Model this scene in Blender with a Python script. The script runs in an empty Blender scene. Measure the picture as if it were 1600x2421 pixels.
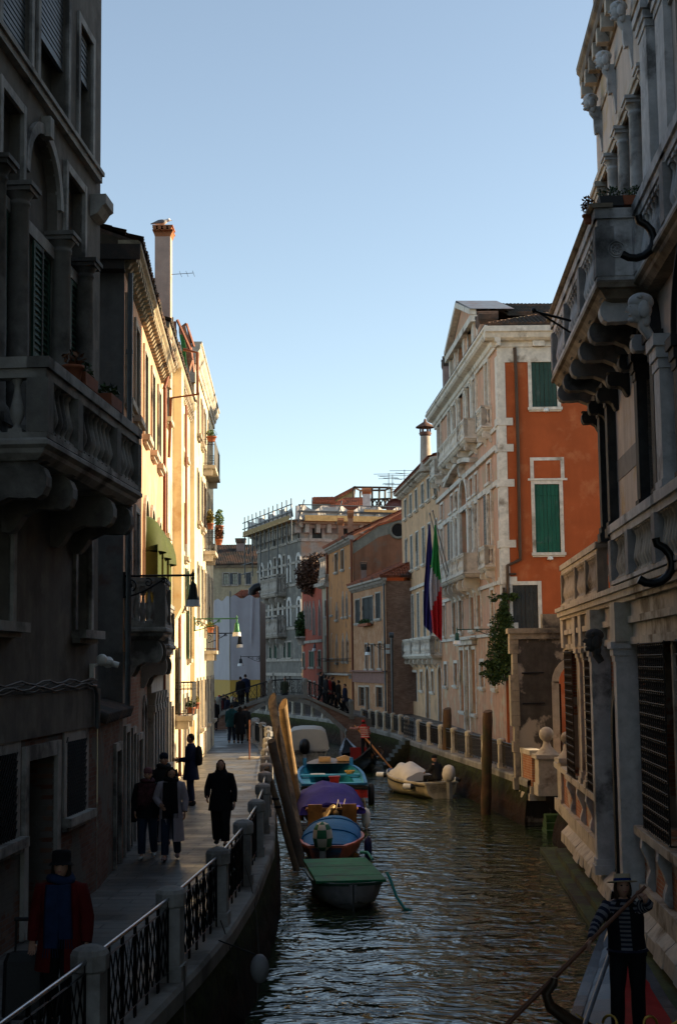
import bpy, bmesh, math, random
from mathutils import Vector, Matrix
random.seed(7)
S = bpy.context.scene
COL = S.collection
R = math.radians
pi = math.pi
G = 1.4            # pavement height above the water
CZ = 4.98          # eye height above the water
FPX = 3333.0
SKY, SUN, EXPO = .102, 5.0, 1.38
# ------------------------------------------------------------------ camera
cam = bpy.data.cameras.new("camera"); co = bpy.data.objects.new("camera", cam); COL.objects.link(co)
cam.sensor_fit = 'VERTICAL'; cam.sensor_height = 36.0; cam.lens = FPX*36/2421
cam.clip_end = 3000; cam.clip_start = .1
CM = Matrix.Rotation(pi/2+math.atan(.1073), 3, 'X') @ Matrix.Rotation(-R(.7), 3, 'Z')
co.matrix_world = Matrix.Translation((0, 0, CZ)) @ CM.to_4x4()
S.camera = co
def ray(x, y): return CM @ Vector(((x-800)/FPX, (1210.5-y)/FPX, -1))
def gz(x, y, z=G):
    d = ray(x, y); t = (z-CZ)/d.z; return Vector((d.x*t, d.y*t, z))
def gy(x, y, Y):
    d = ray(x, y); t = Y/d.y; return Vector((d.x*t, Y, CZ+d.z*t))
class ZT:                     # measured-picture helper: enlarged view -> full picture
    def __init__(s, ox, oy, k): s.a = (ox, oy, k)
    def __call__(s, x, y): return (s.a[0]+x/s.a[2], s.a[1]+y/s.a[2])
Z0 = ZT(0,0,1); Z1 = ZT(0,0,2.904); Z2 = ZT(0,780,2.904); Z3 = ZT(0,1560,2.756)
Z4 = ZT(1250,0,2.966); Z5 = ZT(1250,700,2.966); Z6 = ZT(1250,1400,2.324)
A1 = ZT(280,480,5.6); A2 = ZT(280,880,5.6); A3 = ZT(280,1300,5.6); A4 = ZT(480,1120,3.136)
A5 = ZT(900,680,3.484); A6 = ZT(900,1250,3.484); A7 = ZT(560,1600,3.92); A8 = ZT(200,1680,3.564)
B1 = ZT(590,1130,4.162); B2 = ZT(500,1560,4.356); B3 = ZT(1000,1050,4.745); B5 = ZT(1180,2050,3.733); B6 = ZT(920,1730,3.733)
class Fr:                     # a vertical plane: u runs along it, w stands out of it, z is height
    def __init__(s, ox, oy, ux, uy, sg=1):
        s.o = Vector((ox, oy, 0)); s.u = Vector((ux, uy, 0)).normalized()
        s.n = Vector((s.u.y, -s.u.x, 0))*sg; s.sg = sg
        s.M = Matrix((( s.u.x, s.n.x, 0, ox), (s.u.y, s.n.y, 0, oy), (0, 0, 1, 0), (0, 0, 0, 1)))
    def w(s, u, w, z): return s.o+s.u*u+s.n*w+Vector((0, 0, z))
    def px(s, q, off=0):
        d = ray(*q); p0 = s.o+s.n*off
        t = p0.dot(s.n)/d.dot(s.n); P = d*t
        return ((P-s.o).dot(s.u), CZ+P.z)
    def rect(s, a, b, off=0):  # top-left pixel, bottom-right pixel -> u0,u1,z0,z1
        u0, zt = s.px(a, off); u1, zb = s.px(b, off)
        if u0 > u1: u0, u1 = u1, u0
        return [u0, u1, min(zb, zt), max(zb, zt)]
ID = Fr(0, 0, 1, 0); ID.M = Matrix.Identity(4)
def left(ox, oy, az): return Fr(ox, oy, az, 1, 1)
def right(ox, oy, az): return Fr(ox, oy, az, 1, -1)
def facing(ox, oy, k=0): return Fr(ox, oy, 1, k, 1)
# ------------------------------------------------------------------ mesh builder
class MB:
    def __init__(s, fr=None): s.v = []; s.f = []; s.mi = []; s.sm = []; s.M = fr.M if fr else Matrix.Identity(4); s.k = 0; s.flip = (fr is not None and s.M.determinant() < 0)
    def add(s, vs, fs, smooth=False):
        b = len(s.v); M = s.M
        s.v += [M @ Vector(p) for p in vs]
        for f in fs:
            s.f.append([b+i for i in (reversed(f) if s.flip else f)]); s.mi.append(s.k); s.sm.append(smooth)
    def box(s, x0, x1, y0, y1, z0, z1):
        if x0 > x1: x0, x1 = x1, x0
        if y0 > y1: y0, y1 = y1, y0
        if z0 > z1: z0, z1 = z1, z0
        s.add([(x0,y0,z0),(x1,y0,z0),(x1,y1,z0),(x0,y1,z0),(x0,y0,z1),(x1,y0,z1),(x1,y1,z1),(x0,y1,z1)],
              [(0,3,2,1),(4,5,6,7),(0,1,5,4),(1,2,6,5),(2,3,7,6),(3,0,4,7)])
    def quad(s, a, b, c, d): s.add([a,b,c,d], [(0,1,2,3)])
    def prism(s, pts, ax, a, b):   # polygon in the two other axes, pushed along ax from a to b
        def P(p, t):
            return (t, p[0], p[1]) if ax == 0 else (p[0], t, p[1]) if ax == 1 else (p[0], p[1], t)
        n = len(pts); vs = [P(p, a) for p in pts]+[P(p, b) for p in pts]
        ar = sum(pts[i][0]*pts[(i+1)%n][1]-pts[(i+1)%n][0]*pts[i][1] for i in range(n))
        fs = [tuple(range(n-1,-1,-1)), tuple(range(n, 2*n))]+[(i,(i+1)%n,n+(i+1)%n,n+i) for i in range(n)]
        fl = (ar < 0) ^ (ax == 1) ^ (b < a)
        if fl: fs = [tuple(reversed(f)) for f in fs]
        s.add(vs, fs)
    def loft(s, rings, closed=True, caps=True, smooth=True):
        n = len(rings[0]); vs = [p for r_ in rings for p in r_]; fs = []
        m = n if closed else n-1
        for i in range(len(rings)-1):
            for j in range(m):
                a = i*n+j; b = i*n+(j+1)%n; fs.append((a, b, b+n, a+n))
        s.add(vs, fs, smooth)
        if caps and closed:
            s.add(rings[0], [tuple(range(n-1,-1,-1))]); s.add(rings[-1], [tuple(range(n))])
    def lathe(s, prof, c=(0,0,0), n=12, smooth=True):   # prof: (radius, z)
        s.loft([[(c[0]+r_*math.cos(2*pi*i/n), c[1]+r_*math.sin(2*pi*i/n), c[2]+z) for i in range(n)] for r_, z in prof], smooth=smooth)
    def tube(s, pts, r_, n=6, smooth=True):
        pts = [Vector(p) for p in pts]; rings = []
        rr = r_ if isinstance(r_, (list, tuple)) else [r_]*len(pts)
        prev = None
        for i, p in enumerate(pts):
            d = (pts[min(i+1, len(pts)-1)]-pts[max(i-1, 0)])
            d = d.normalized() if d.length > 1e-9 else Vector((0,0,1))
            if prev is None: a = Vector((0,0,1)) if abs(d.z) < .9 else Vector((1,0,0))
            else: a = prev
            x = (a-d*a.dot(d)).normalized(); y = d.cross(x); prev = x
            rings.append([p+x*rr[i]*math.cos(2*pi*k/n)+y*rr[i]*math.sin(2*pi*k/n) for k in range(n)])
        s.loft(rings, smooth=smooth)
    def ball(s, c, r_, n=10, m=7, sq=(1,1,1)):
        s.loft([[(c[0]+sq[0]*r_*math.sin(pi*j/m)*math.cos(2*pi*i/n), c[1]+sq[1]*r_*math.sin(pi*j/m)*math.sin(2*pi*i/n), c[2]-sq[2]*r_*math.cos(pi*j/m)) for i in range(n)] for j in range(m+1)], caps=False)
    def mesh(s, name, mats):
        me = bpy.data.meshes.new(name); me.from_pydata([tuple(p) for p in s.v], [], s.f)
        if not isinstance(mats, (list, tuple)): mats = [mats]
        for m in mats: me.materials.append(m)
        me.polygons.foreach_set('material_index', s.mi); me.polygons.foreach_set('use_smooth', s.sm)
        me.update(); return me
    def build(s, name, mats, parent=None, org=None):
        o = bpy.data.objects.new(name, None) if not s.v else None
        base = wloc(parent) if parent else Vector(org or (0,0,0))
        s.v = [p-base for p in s.v]
        o = bpy.data.objects.new(name, s.mesh(name, mats)); COL.objects.link(o)
        if parent: o.parent = parent
        else: o.location = base
        return o
def wloc(o):
    p = Vector((0,0,0))
    while o: p += o.location; o = o.parent
    return p
def tag(o, label, cat, group=None):
    o['label'] = label; o['category'] = cat
    if group: o['group'] = group
    return o
def thing(name, label, cat, loc, group=None):
    o = bpy.data.objects.new(name, None); COL.objects.link(o); o.location = loc
    o.empty_display_size = .2
    return tag(o, label, cat, group)
def struct(o, kind='structure'): o['kind'] = kind; return o
def clone(o, parent=None, link=True):
    c = o.copy(); COL.objects.link(c); c.parent = parent
    for ch in list(o.children): clone(ch, c)
    return c
# ------------------------------------------------------------------ materials
MATS = {}; STK = {'orange_render': .82, 'white_trim': .78, 'palazzo_stone': .72, 'palazzo_stone_warm': .72}
def newmat(name):
    m = bpy.data.materials.new(name); m.use_nodes = True; nt = m.node_tree
    return m, nt, nt.nodes['Principled BSDF']
def ND(nt, t, **k):
    n = nt.nodes.new('ShaderNode'+t)
    for a, b in k.items():
        if a.startswith('i_'): n.inputs[a[2:].replace('_', ' ')].default_value = b
        else: setattr(n, a, b)
    return n
def L(nt, a, b): nt.links.new(a, b)
def c4(c): return (c[0], c[1], c[2], 1)
def noise(nt, vec, sc, det=5, rough=.6, stretch=None):
    if stretch:
        mp = ND(nt, 'Mapping'); mp.inputs['Scale'].default_value = stretch; L(nt, vec, mp.inputs['Vector']); vec = mp.outputs[0]
    n = ND(nt, 'TexNoise'); n.inputs['Scale'].default_value = sc; n.inputs['Detail'].default_value = det; n.inputs['Roughness'].default_value = rough
    L(nt, vec, n.inputs['Vector']); return n.outputs['Fac']
def ramp(nt, f, a, b, ca=(0,0,0), cb=(1,1,1)):
    r_ = ND(nt, 'ValToRGB'); e = r_.color_ramp.elements
    e[0].position = a; e[1].position = b; e[0].color = c4(ca); e[1].color = c4(cb); L(nt, f, r_.inputs[0]); return r_.outputs[0]
def mix(nt, f, a, b, mode='MIX'):
    m = ND(nt, 'Mix'); m.data_type = 'RGBA'; m.blend_type = mode
    for s_, v in ((0, f), (6, a), (7, b)):
        if hasattr(v, 'links'): L(nt, v, m.inputs[s_])
        else: m.inputs[s_].default_value = v if s_ == 0 else c4(v)
    return m.outputs[2]
def bump(nt, bs, h, st=.3, dist=.02):
    b = ND(nt, 'Bump'); b.inputs['Strength'].default_value = st; b.inputs['Distance'].default_value = dist
    L(nt, h, b.inputs['Height']); L(nt, b.outputs[0], bs.inputs['Normal']); return b
def mat(name, col, rough=.75, metal=0, var=.25, sc=3, streak=False, stain=None, stain_amt=.5, bmp=.25, spec=.3, patch=None, patch_lo=.58, damp=None):
    """painted, stone, metal or plaster surface: mottling, streaks, stains, peeled patches"""
    if name in MATS: return MATS[name]
    m, nt, bs = newmat(name); g = ND(nt, 'NewGeometry').outputs['Position']
    d = tuple(x*(1-var) for x in col); h = tuple(min(1, x*(1+var*.6)) for x in col)
    n1 = noise(nt, g, sc, 6, .65); c = ramp(nt, n1, .3, .7, d, h)
    if streak:
        n2 = noise(nt, g, 1.0, 5, .6, (2.2, 2.2, .22)); c = mix(nt, ramp(nt, n2, .42, .75, (0,0,0), (.75,.75,.75)), c, tuple(x*STK.get(name,.55) for x in col))
    if stain:
        n3 = noise(nt, g, .9, 8, .62); c = mix(nt, ramp(nt, n3, .62-.25*stain_amt, .72-.18*stain_amt), c, stain)
    if patch:
        n4 = noise(nt, g, .75, 9, .58, (1, 1, .8)); c = mix(nt, ramp(nt, n4, patch_lo, patch_lo+.035), c, patch)
    if damp:   # rising damp and algae on the lowest courses, ragged upper edge
        sx = ND(nt, 'SeparateXYZ'); L(nt, g, sx.inputs[0]); n5 = noise(nt, g, 1.7, 6, .6)
        a = ND(nt, 'Math', operation='MULTIPLY_ADD'); a.inputs[1].default_value = -damp[2]; L(nt, n5, a.inputs[0]); L(nt, sx.outputs[2], a.inputs[2])
        c = mix(nt, ramp(nt, a.outputs[0], 0, 1, (1,1,1), (0,0,0)), c, damp[0]) if damp[1] is None else c
    L(nt, c, bs.inputs['Base Color']); bs.inputs['Roughness'].default_value = rough; bs.inputs['Metallic'].default_value = metal
    bs.inputs['Specular IOR Level'].default_value = spec
    if bmp: bump(nt, bs, noise(nt, g, sc*7, 6, .7), bmp, .015)
    MATS[name] = m; return m
def brick(name, c1, c2, mortar, plaster=None, plo=.5, sx=.25, sy=.075, axis='Y'):
    """brickwork, with plaster still clinging in ragged sheets where asked"""
    if name in MATS: return MATS[name]
    m, nt, bs = newmat(name); g = ND(nt, 'NewGeometry').outputs['Position']
    s_ = ND(nt, 'SeparateXYZ'); L(nt, g, s_.inputs[0]); cb = ND(nt, 'CombineXYZ')
    if axis == 'Y': L(nt, s_.outputs[1], cb.inputs[0])
    else: L(nt, s_.outputs[0], cb.inputs[0])
    L(nt, s_.outputs[2], cb.inputs[1])
    b = ND(nt, 'TexBrick'); b.inputs['Scale'].default_value = 1; b.inputs['Brick Width'].default_value = sx; b.inputs['Row Height'].default_value = sy
    b.inputs['Mortar Size'].default_value = .008; b.inputs['Color1'].default_value = c4(c1); b.inputs['Color2'].default_value = c4(c2); b.inputs['Mortar'].default_value = c4(mortar)
    b.inputs['Bias'].default_value = -.1; L(nt, cb.outputs[0], b.inputs['Vector'])
    n1 = noise(nt, g, 2, 6, .6); c = mix(nt, ramp(nt, n1, .35, .75, (0,0,0), (.7,.7,.7)), b.outputs[0], tuple(x*.55 for x in c1))
    hh = b.outputs['Fac']
    if plaster:
        n2 = noise(nt, g, .8, 9, .62); f = ramp(nt, n2, plo, plo+.03); pc = ramp(nt, noise(nt, g, 3, 6, .6), .3, .7, tuple(x*.7 for x in plaster), plaster)
        c = mix(nt, f, c, pc)
    L(nt, c, bs.inputs['Base Color']); bs.inputs['Roughness'].default_value = .85; bs.inputs['Specular IOR Level'].default_value = .2
    bp = bump(nt, bs, hh, .5, .01); bp.invert = True
    MATS[name] = m; return m
def glass(name, col=(.02,.025,.03), rough=.08, spec=.8):
    if name in MATS: return MATS[name]
    m, nt, bs = newmat(name); g = ND(nt, 'NewGeometry').outputs['Position']
    L(nt, ramp(nt, noise(nt, g, 1.1, 2), .35, .65, tuple(x*.5 for x in col), col), bs.inputs['Base Color'])
    bs.inputs['Roughness'].default_value = rough; bs.inputs['Specular IOR Level'].default_value = spec
    bump(nt, bs, noise(nt, g, 2.5, 2), .06, .05); MATS[name] = m; return m
def planks(name, col, w=.12, rough=.7, var=.35, axis=0, dirt=(.03,.025,.02)):
    """boards side by side, worn paint"""
    if name in MATS: return MATS[name]
    m, nt, bs = newmat(name); g = ND(nt, 'NewGeometry').outputs['Position']
    s_ = ND(nt, 'SeparateXYZ'); L(nt, g, s_.inputs[0])
    fm = ND(nt, 'Math', operation='PINGPONG'); fm.inputs[1].default_value = w/2; L(nt, s_.outputs[axis], fm.inputs[0])
    line = ramp(nt, fm.outputs[0], .004, .010)
    c = ramp(nt, noise(nt, g, 6, 6, .7, (1, 1, .15)), .25, .75, tuple(x*(1-var) for x in col), tuple(min(1, x*(1+var)) for x in col))
    c = mix(nt, ramp(nt, noise(nt, g, 1.6, 9, .7), .58, .7, (0,0,0), (.6,.6,.6)), c, tuple((a+.18)/2 for a in col))
    c = mix(nt, line, dirt, c); L(nt, c, bs.inputs['Base Color']); bs.inputs['Roughness'].default_value = rough; bs.inputs['Specular IOR Level'].default_value = .25
    bump(nt, bs, line, .4, .01); MATS[name] = m; return m
def leaf(name, a, b):
    if name in MATS: return MATS[name]
    m, nt, bs = newmat(name); g = ND(nt, 'NewGeometry')
    rnd = g.outputs['Random Per Island']
    L(nt, ramp(nt, rnd, .1, .9, a, b), bs.inputs['Base Color']); bs.inputs['Roughness'].default_value = .6; bs.inputs['Specular IOR Level'].default_value = .25
    MATS[name] = m; return m
def stone(name, col, var=.3, dirt=(.06,.055,.05), amt=.5, rough=.8):
    """weathered Istrian stone: black crust, rain streaks"""
    return mat(name, col, rough, var=var, sc=4, streak=True, stain=dirt, stain_amt=amt, bmp=.35)
# ------------------------------------------------------------------ facade pieces
def arcpts(u0, u1, z1, kind, n=10):
    """points of an arch from left spring to right spring, crown at z1; returns (springz, pts)"""
    c = (u0+u1)/2; h = (u1-u0)/2
    if kind == 'round':
        zs = z1-h; return zs, [(c-h*math.cos(pi*i/n), zs+h*math.sin(pi*i/n)) for i in range(n+1)]
    if kind == 'low':
        rise = h*.35; zs = z1-rise; return zs, [(c-h+2*h*i/n, zs+rise*math.sin(pi*i/n)) for i in range(n+1)]
    zs = z1-h*2.3; pts = []   # ogee
    for i in range(n+1):
        t = -1+2*i/n; a = 1-abs(t)
        if a < .55: y = math.sin(a/.55*pi/2)*1.0
        else: y = 1.0+((a-.55)/.45)**2.2*1.3
        x = -math.copysign(1, -t)*abs(t)**.9 if t else 0
        pts.append((c+h*x, zs+h*y))
    pts[0] = (u0, zs); pts[-1] = (u1, zs)
    return zs, pts
def wallp(mb, u0, u1, z0, z1, holes, depth=.3, w=0):
    """wall front with real openings, reveals going back"""
    us = sorted({u0, u1, *[x for h in holes for x in (h[0], h[1])]}); zs = sorted({z0, z1, *[x for h in holes for x in (h[2], h[3])]})
    us = [u for u in us if u0 <= u <= u1]; zs = [z for z in zs if z0 <= z <= z1]
    for i in range(len(us)-1):
        for j in range(len(zs)-1):
            cu = (us[i]+us[i+1])/2; cz = (zs[j]+zs[j+1])/2
            if any(h[0] < cu < h[1] and h[2] < cz < h[3] for h in holes): continue
            mb.quad((us[i], w, zs[j]), (us[i+1], w, zs[j]), (us[i+1], w, zs[j+1]), (us[i], w, zs[j+1]))
    for h in holes:
        a, b, c, d = h[:4]; k = h[4] if len(h) > 4 else None
        if k:
            sp, pts = arcpts(a, b, d, k)
            mid = len(pts)//2
            L_ = pts[:mid+1]; R_ = pts[mid:]
            top = max(p[1] for p in pts)
            for i in range(len(L_)-1): mb.add([(a, w, d), (L_[i][0], w, L_[i][1]), (L_[i+1][0], w, L_[i+1][1])], [(0, 1, 2)])
            for i in range(len(R_)-1): mb.add([(b, w, d), (R_[i][0], w, R_[i][1]), (R_[i+1][0], w, R_[i+1][1])], [(0, 1, 2)])
            loop = [(a, c)]+pts+[(b, c)]
        else: loop = [(a, c), (a, d), (b, d), (b, c)]
        n = len(loop)
        for i in range(n):
            p, q = loop[i], loop[(i+1) % n]
            mb.quad((p[0], w, p[1]), (q[0], w, q[1]), (q[0], w-depth, q[1]), (p[0], w-depth, p[1]))
def ringband(mb, inner, fw, w0, w1):
    """moulding that follows an open path (list of (u,z)), fw wide outward, standing from w0 to w1"""
    n = len(inner); out = []
    for i in range(n):
        a = Vector(inner[max(i-1, 0)]); b = Vector(inner[min(i+1, n-1)]); d = (b-a).normalized(); nn = Vector((-d.y, d.x))
        out.append((inner[i][0]+nn.x*fw, inner[i][1]+nn.y*fw))
    for i in range(n-1):
        a, b, c, d = inner[i], inner[i+1], out[i+1], out[i]
        mb.quad((a[0],w1,a[1]),(b[0],w1,b[1]),(c[0],w1,c[1]),(d[0],w1,d[1]))
        mb.quad((d[0],w1,d[1]),(c[0],w1,c[1]),(c[0],w0,c[1]),(d[0],w0,d[1]))
        mb.quad((b[0],w1,b[1]),(a[0],w1,a[1]),(a[0],w0,a[1]),(b[0],w0,b[1]))
    for (i, j) in ((0, 0), (n-1, n-1)):
        a, d = inner[i], out[j]; mb.quad((a[0],w0,a[1]),(a[0],w1,a[1]),(d[0],w1,d[1]),(d[0],w0,d[1]))
def shutter(fr, u0, u1, z0, z1, w, m, parent, style='plank', name='shutter', nl=0):
    mb = MB(fr); t = .035
    if style == 'plank':
        n = max(2, round((u1-u0)/.16))
        for i in range(n): mb.box(u0+(u1-u0)*i/n+.004, u0+(u1-u0)*(i+1)/n-.004, w, w+t-.006*(i % 2), z0, z1)
        for zz in (z0+.15*(z1-z0), z0+.85*(z1-z0)): mb.box(u0+.02, u1-.02, w+t, w+t+.02, zz-.04, zz+.04)
    else:
        b = .07
        mb.box(u0, u0+b, w, w+t, z0, z1); mb.box(u1-b, u1, w, w+t, z0, z1)
        for zz in (z0, (z0+z1)/2-b/2, z1-b): mb.box(u0+b, u1-b, w, w+t-.002, zz, zz+b)
        n = nl or max(6, min(26, int((z1-z0)/.09)))
        for i in range(n):
            z = z0+b+(z1-z0-2*b)*(i+.5)/n; h = (z1-z0-2*b)/n*.62
            mb.quad((u0+b, w+t-.008, z-h*.5), (u1-b, w+t-.008, z-h*.5), (u1-b, w+.004, z+h*.5), (u0+b, w+.004, z+h*.5))
        mb.quad((u0+b, w+.002, z0+b), (u1-b, w+.002, z0+b), (u1-b, w+.002, z1-b), (u0+b, w+.002, z1-b))
    return mb.build(name, m, parent)
def window(parent, fr, h, frame, fw=.14, pane=None, shut=None, smat=None, sill=True, depth=.25, bars=True, lintel=0, grille=None, proud=.05, sstyle='louver', w=0, barmat=None, keep=None, name='window', sillw=.12):
    """h=(u0,u1,z0,z1[,arch]). shut: None/'closed'/'open'/'half'"""
    a, b, c, d = h[:4]; k = h[4] if len(h) > 4 else None
    mb = MB(fr)
    if k: sp, pts = arcpts(a, b, d, k); path = [(a, c)]+pts+[(b, c)]
    else: path = None
    if path: ringband(mb, path, fw, w-.02, w+proud)
    else:
        mb.box(a-fw, a, w-.02, w+proud, c, d+fw); mb.box(b, b+fw, w-.02, w+proud, c, d+fw); mb.box(a+.001, b-.001, w-.02, w+proud-.003, d, d+fw)
    if lintel: mb.box(a-fw-.06, b+fw+.06, w-.02, w+proud+lintel, d+fw+.01, d+fw+.11)
    if keep: mb.box((a+b)/2-.08, (a+b)/2+.08, w, w+proud+.05, d-.02, d+fw+.06)
    o = mb.build(name, frame, parent)
    if sill:
        m2 = MB(fr); m2.box(a-fw-.05, b+fw+.05, w-.03, w+proud+sillw, c-.13, c-.002); m2.box(a-fw, b+fw, w-.03, w+proud+sillw*.4, c-.2, c-.133); m2.build('sill', frame, o)
    if shut != 'closed':
        m3 = MB(fr); yy = w-depth+.02
        if path:
            cu = (a+b)/2; P = [(a, c)]+pts+[(b, c)]
            m3.add([(p[0], yy, p[1]) for p in P], [tuple(range(len(P)))])
        else: m3.quad((a, yy, c), (b, yy, c), (b, yy, d), (a, yy, d))
        if bars:
            m3.k = 1; t = .028; cu = (a+b)/2; top = sp if path else d
            m3.box(cu-t, cu+t, yy, yy+.04, c, top)
            m3.box(a, a+.05, yy, yy+.04, c, top); m3.box(b-.05, b, yy, yy+.04, c, top)
            m3.box(a+.051, b-.051, yy, yy+.038, c, c+.06); m3.box(a+.051, b-.051, yy, yy+.038, top-.06, top)
            for i in (1, 2): zz = c+(top-c)*i/3; m3.box(a+.05, b-.05, yy, yy+.035, zz-.015, zz+.015)
        m3.build('pane', [pane or glass('window_glass'), barmat or mat('dark_window_wood', (.08,.07,.06))], o)
    if shut == 'closed':
        mid = (a+b)/2; top = (sp if path else d)
        ys = w-min(depth*.35, .1)
        shutter(fr, a+.01, mid-.004, c+.01, top-.01, ys, smat, o, sstyle); shutter(fr, mid+.004, b-.01, c+.01, top-.01, ys, smat, o, sstyle)
        if path:
            m4 = MB(fr); m4.add([(p[0], ys, p[1]) for p in pts], [tuple(range(len(pts)))]); m4.build('fanlight', smat, o)
    elif shut in ('open', 'half'):
        top = (sp if path else d); hw = (b-a)/2
        for (q0, q1) in (((a-fw-hw, a-fw-.005), (b+fw+.005, b+fw+hw)) if shut == 'open' else ((b+fw+.005, b+fw+hw),)):
            shutter(fr, q0, q1, c, top, w+proud+.008, smat, o, sstyle)
    if grille:
        m5 = MB(fr); st = .11; yy = w+.02
        n = int((b-a+d-c)/st)+1
        for i in range(n+1):
            t = i*st; p0 = (a+t, c) if t < b-a else (b, c+t-(b-a)); p1 = (a, c+t) if t < d-c else (a+t-(d-c), d)
            m5.tube([(p0[0], yy, p0[1]), (p1[0], yy, p1[1])], .011, 4, False)
            p0 = (b-t, c) if t < b-a else (a, c+t-(b-a)); p1 = (b, c+t) if t < d-c else (b-t+(d-c), d)
            m5.tube([(p0[0], yy+.015, p0[1]), (p1[0], yy+.015, p1[1])], .011, 4, False)
        m5.build('grille', grille, o)
    return o
def cornice(fr, u0, u1, z, prof, m, parent, name='cornice', w=0, ends=True):
    """prof: list of (out, up) measured from the wall at height z, swept along u"""
    mb = MB(fr); n = len(prof)
    A = [(u0, w+p[0], z+p[1]) for p in prof]; B = [(u1, w+p[0], z+p[1]) for p in prof]
    mb.add(A+B, [(i, i+1, n+i+1, n+i) for i in range(n-1)]+[tuple(range(n)), tuple(range(2*n-1, n-1, -1))])
    return mb.build(name, m, parent)
PC = [(-.05,0),(.06,0),(.08,.08),(.14,.12),(.16,.2),(.3,.26),(.34,.3),(.34,.38),(.4,.42),(.4,.46),(-.05,.46)]
def scale_prof(k, kz=None): return [(a*k if a > 0 else a, b*(kz or k)) for a, b in PC]
def modillions(fr, u0, u1, z0, z1, w0, w1, step, m, parent, wd=.12, scroll=True):
    mb = MB(fr); n = max(1, int((u1-u0)/step)); h = z1-z0; d = w1-w0; n = min(n, 95)
    if scroll: mb.prism([(w0, z0), (w0+d*.35, z0+h*.05), (w0+d*.6, z0+h*.4), (w1-d*.05, z0+h*.5), (w1, z0+h*.75), (w1, z1), (w0, z1)], 0, u0-wd/2, u0+wd/2)
    else: mb.box(u0-wd/2, u0+wd/2, w0, w1, z0, z1)
    o = mb.build('modillion', m, parent)
    for i in range(1, n+1):
        c = o.copy(); COL.objects.link(c); c.parent = parent; c.location = fr.u*((u1-u0)*i/n)
    return o
def tiles(P0, U, V, nu, nv, m, parent, name='roof_tiles', tile=.2, amp=.05, jit=.012):
    """rows of half-round clay tiles. P0 eave corner, U along eave, V up the slope (unit vectors), nu tiles, nv rows"""
    P0 = Vector(P0); U = Vector(U).normalized(); V = Vector(V).normalized(); N = U.cross(V)
    if N.z < 0: N = -N
    rl = .33; vs = []; fs = []; k = 6; rnd = random.Random(3)
    off = [[rnd.uniform(-jit, jit) for _ in range(nu+1)] for _ in range(nv)]
    for r_ in range(nv):
        for e in (0, 1):
            for i in range(nu*k+1):
                ph = (i % k)/k; prof = math.sin(ph*pi)*amp if ph < 1 else 0
                prof = amp*abs(math.cos(pi*i/k))
                h = prof+(.045 if e == 0 else .0)+off[r_][min(i//k, nu)]
                vs.append(P0+U*(i*tile/k)+V*(rl*r_+(rl+.02)*e+off[r_][min(i//k, nu)]*2)+N*h)
        b = r_*2*(nu*k+1); n = nu*k+1
        for i in range(nu*k): fs.append((b+i, b+i+1, b+n+i+1, b+n+i))
    for i in range(nu*k): fs.append((i, i+1, 0)) if False else None
    mb = MB(); fs = [f for f in fs if f]; mb.add(vs, fs, False)
    # eave fronts and a board under everything
    n = nu*k+1
    for r_ in range(nv):
        b = r_*2*n
        mb.add([vs[b+i]-N*0 for i in range(n)]+[vs[b+i]-N*.05 for i in range(n)], [(i, i+1, n+i+1, n+i) for i in range(n-1)])
    E0 = P0-N*.04; E1 = P0+U*(nu*tile)-N*.04; W = V*(rl*nv)
    mb.add([E0, E1, E1+W, E0+W, E0-N*.06, E1-N*.06, E1+W-N*.06, E0+W-N*.06], [(0,1,2,3),(7,6,5,4),(0,4,5,1),(1,5,6,2),(2,6,7,3),(3,7,4,0)])
    return mb.build(name, m, parent)
def hiptiles(poly, m, parent, name='roof'):
    """sloped roof patch given as 3 or 4 corners (eave left, eave right, top right, top left): tile rolls run up the slope"""
    p = [Vector(q) for q in poly]
    if len(p) == 3: p.append(p[2].copy())
    W = (p[1]-p[0]).length; H = ((p[3]+p[2])/2-(p[0]+p[1])/2).length
    nu = max(2, int(W/.2))*4; nv = max(2, int(H/.36)); N = (p[1]-p[0]).cross(p[3]-p[0]).normalized()
    if N.z < 0: N = -N
    U = (p[1]-p[0]).normalized(); rings = []; rnd = random.Random(5)
    mb = MB()
    def pt(s, t):   # keep rolls parallel: clip s inside the patch
        a = p[0].lerp(p[3], t); b = p[1].lerp(p[2], t); x = p[0]+(p[1]-p[0])*s+((p[3]-p[0])-U*(p[3]-p[0]).dot(U))*t
        sa = (a-p[0]).dot(U); sb = (b-p[0]).dot(U); sx = (x-p[0]).dot(U)
        return x+U*(min(max(sx, sa), sb)-sx)
    for j in range(nv):
        lo = []; hi = []; fr_ = []
        for i in range(nu+1):
            h = .055*abs(math.cos(pi*i/4*1.0))+rnd.uniform(-.006, .006)
            q = pt(i/nu, j/nv); lo.append(q+N*(h+.045)); hi.append(pt(i/nu, (j+1)/nv)+N*h); fr_.append(q-N*.01)
        mb.add(lo+hi, [(i, i+1, nu+2+i, nu+1+i) for i in range(nu)]); mb.add(fr_+lo, [(i, i+1, nu+2+i, nu+1+i) for i in range(nu)])
    mb.add([q-N*.02 for q in p]+[q-N*.14 for q in p], [(0,1,2,3),(7,6,5,4),(0,4,5,1),(1,5,6,2),(2,6,7,3),(3,7,4,0)])
    return mb.build(name, m, parent)
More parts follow.
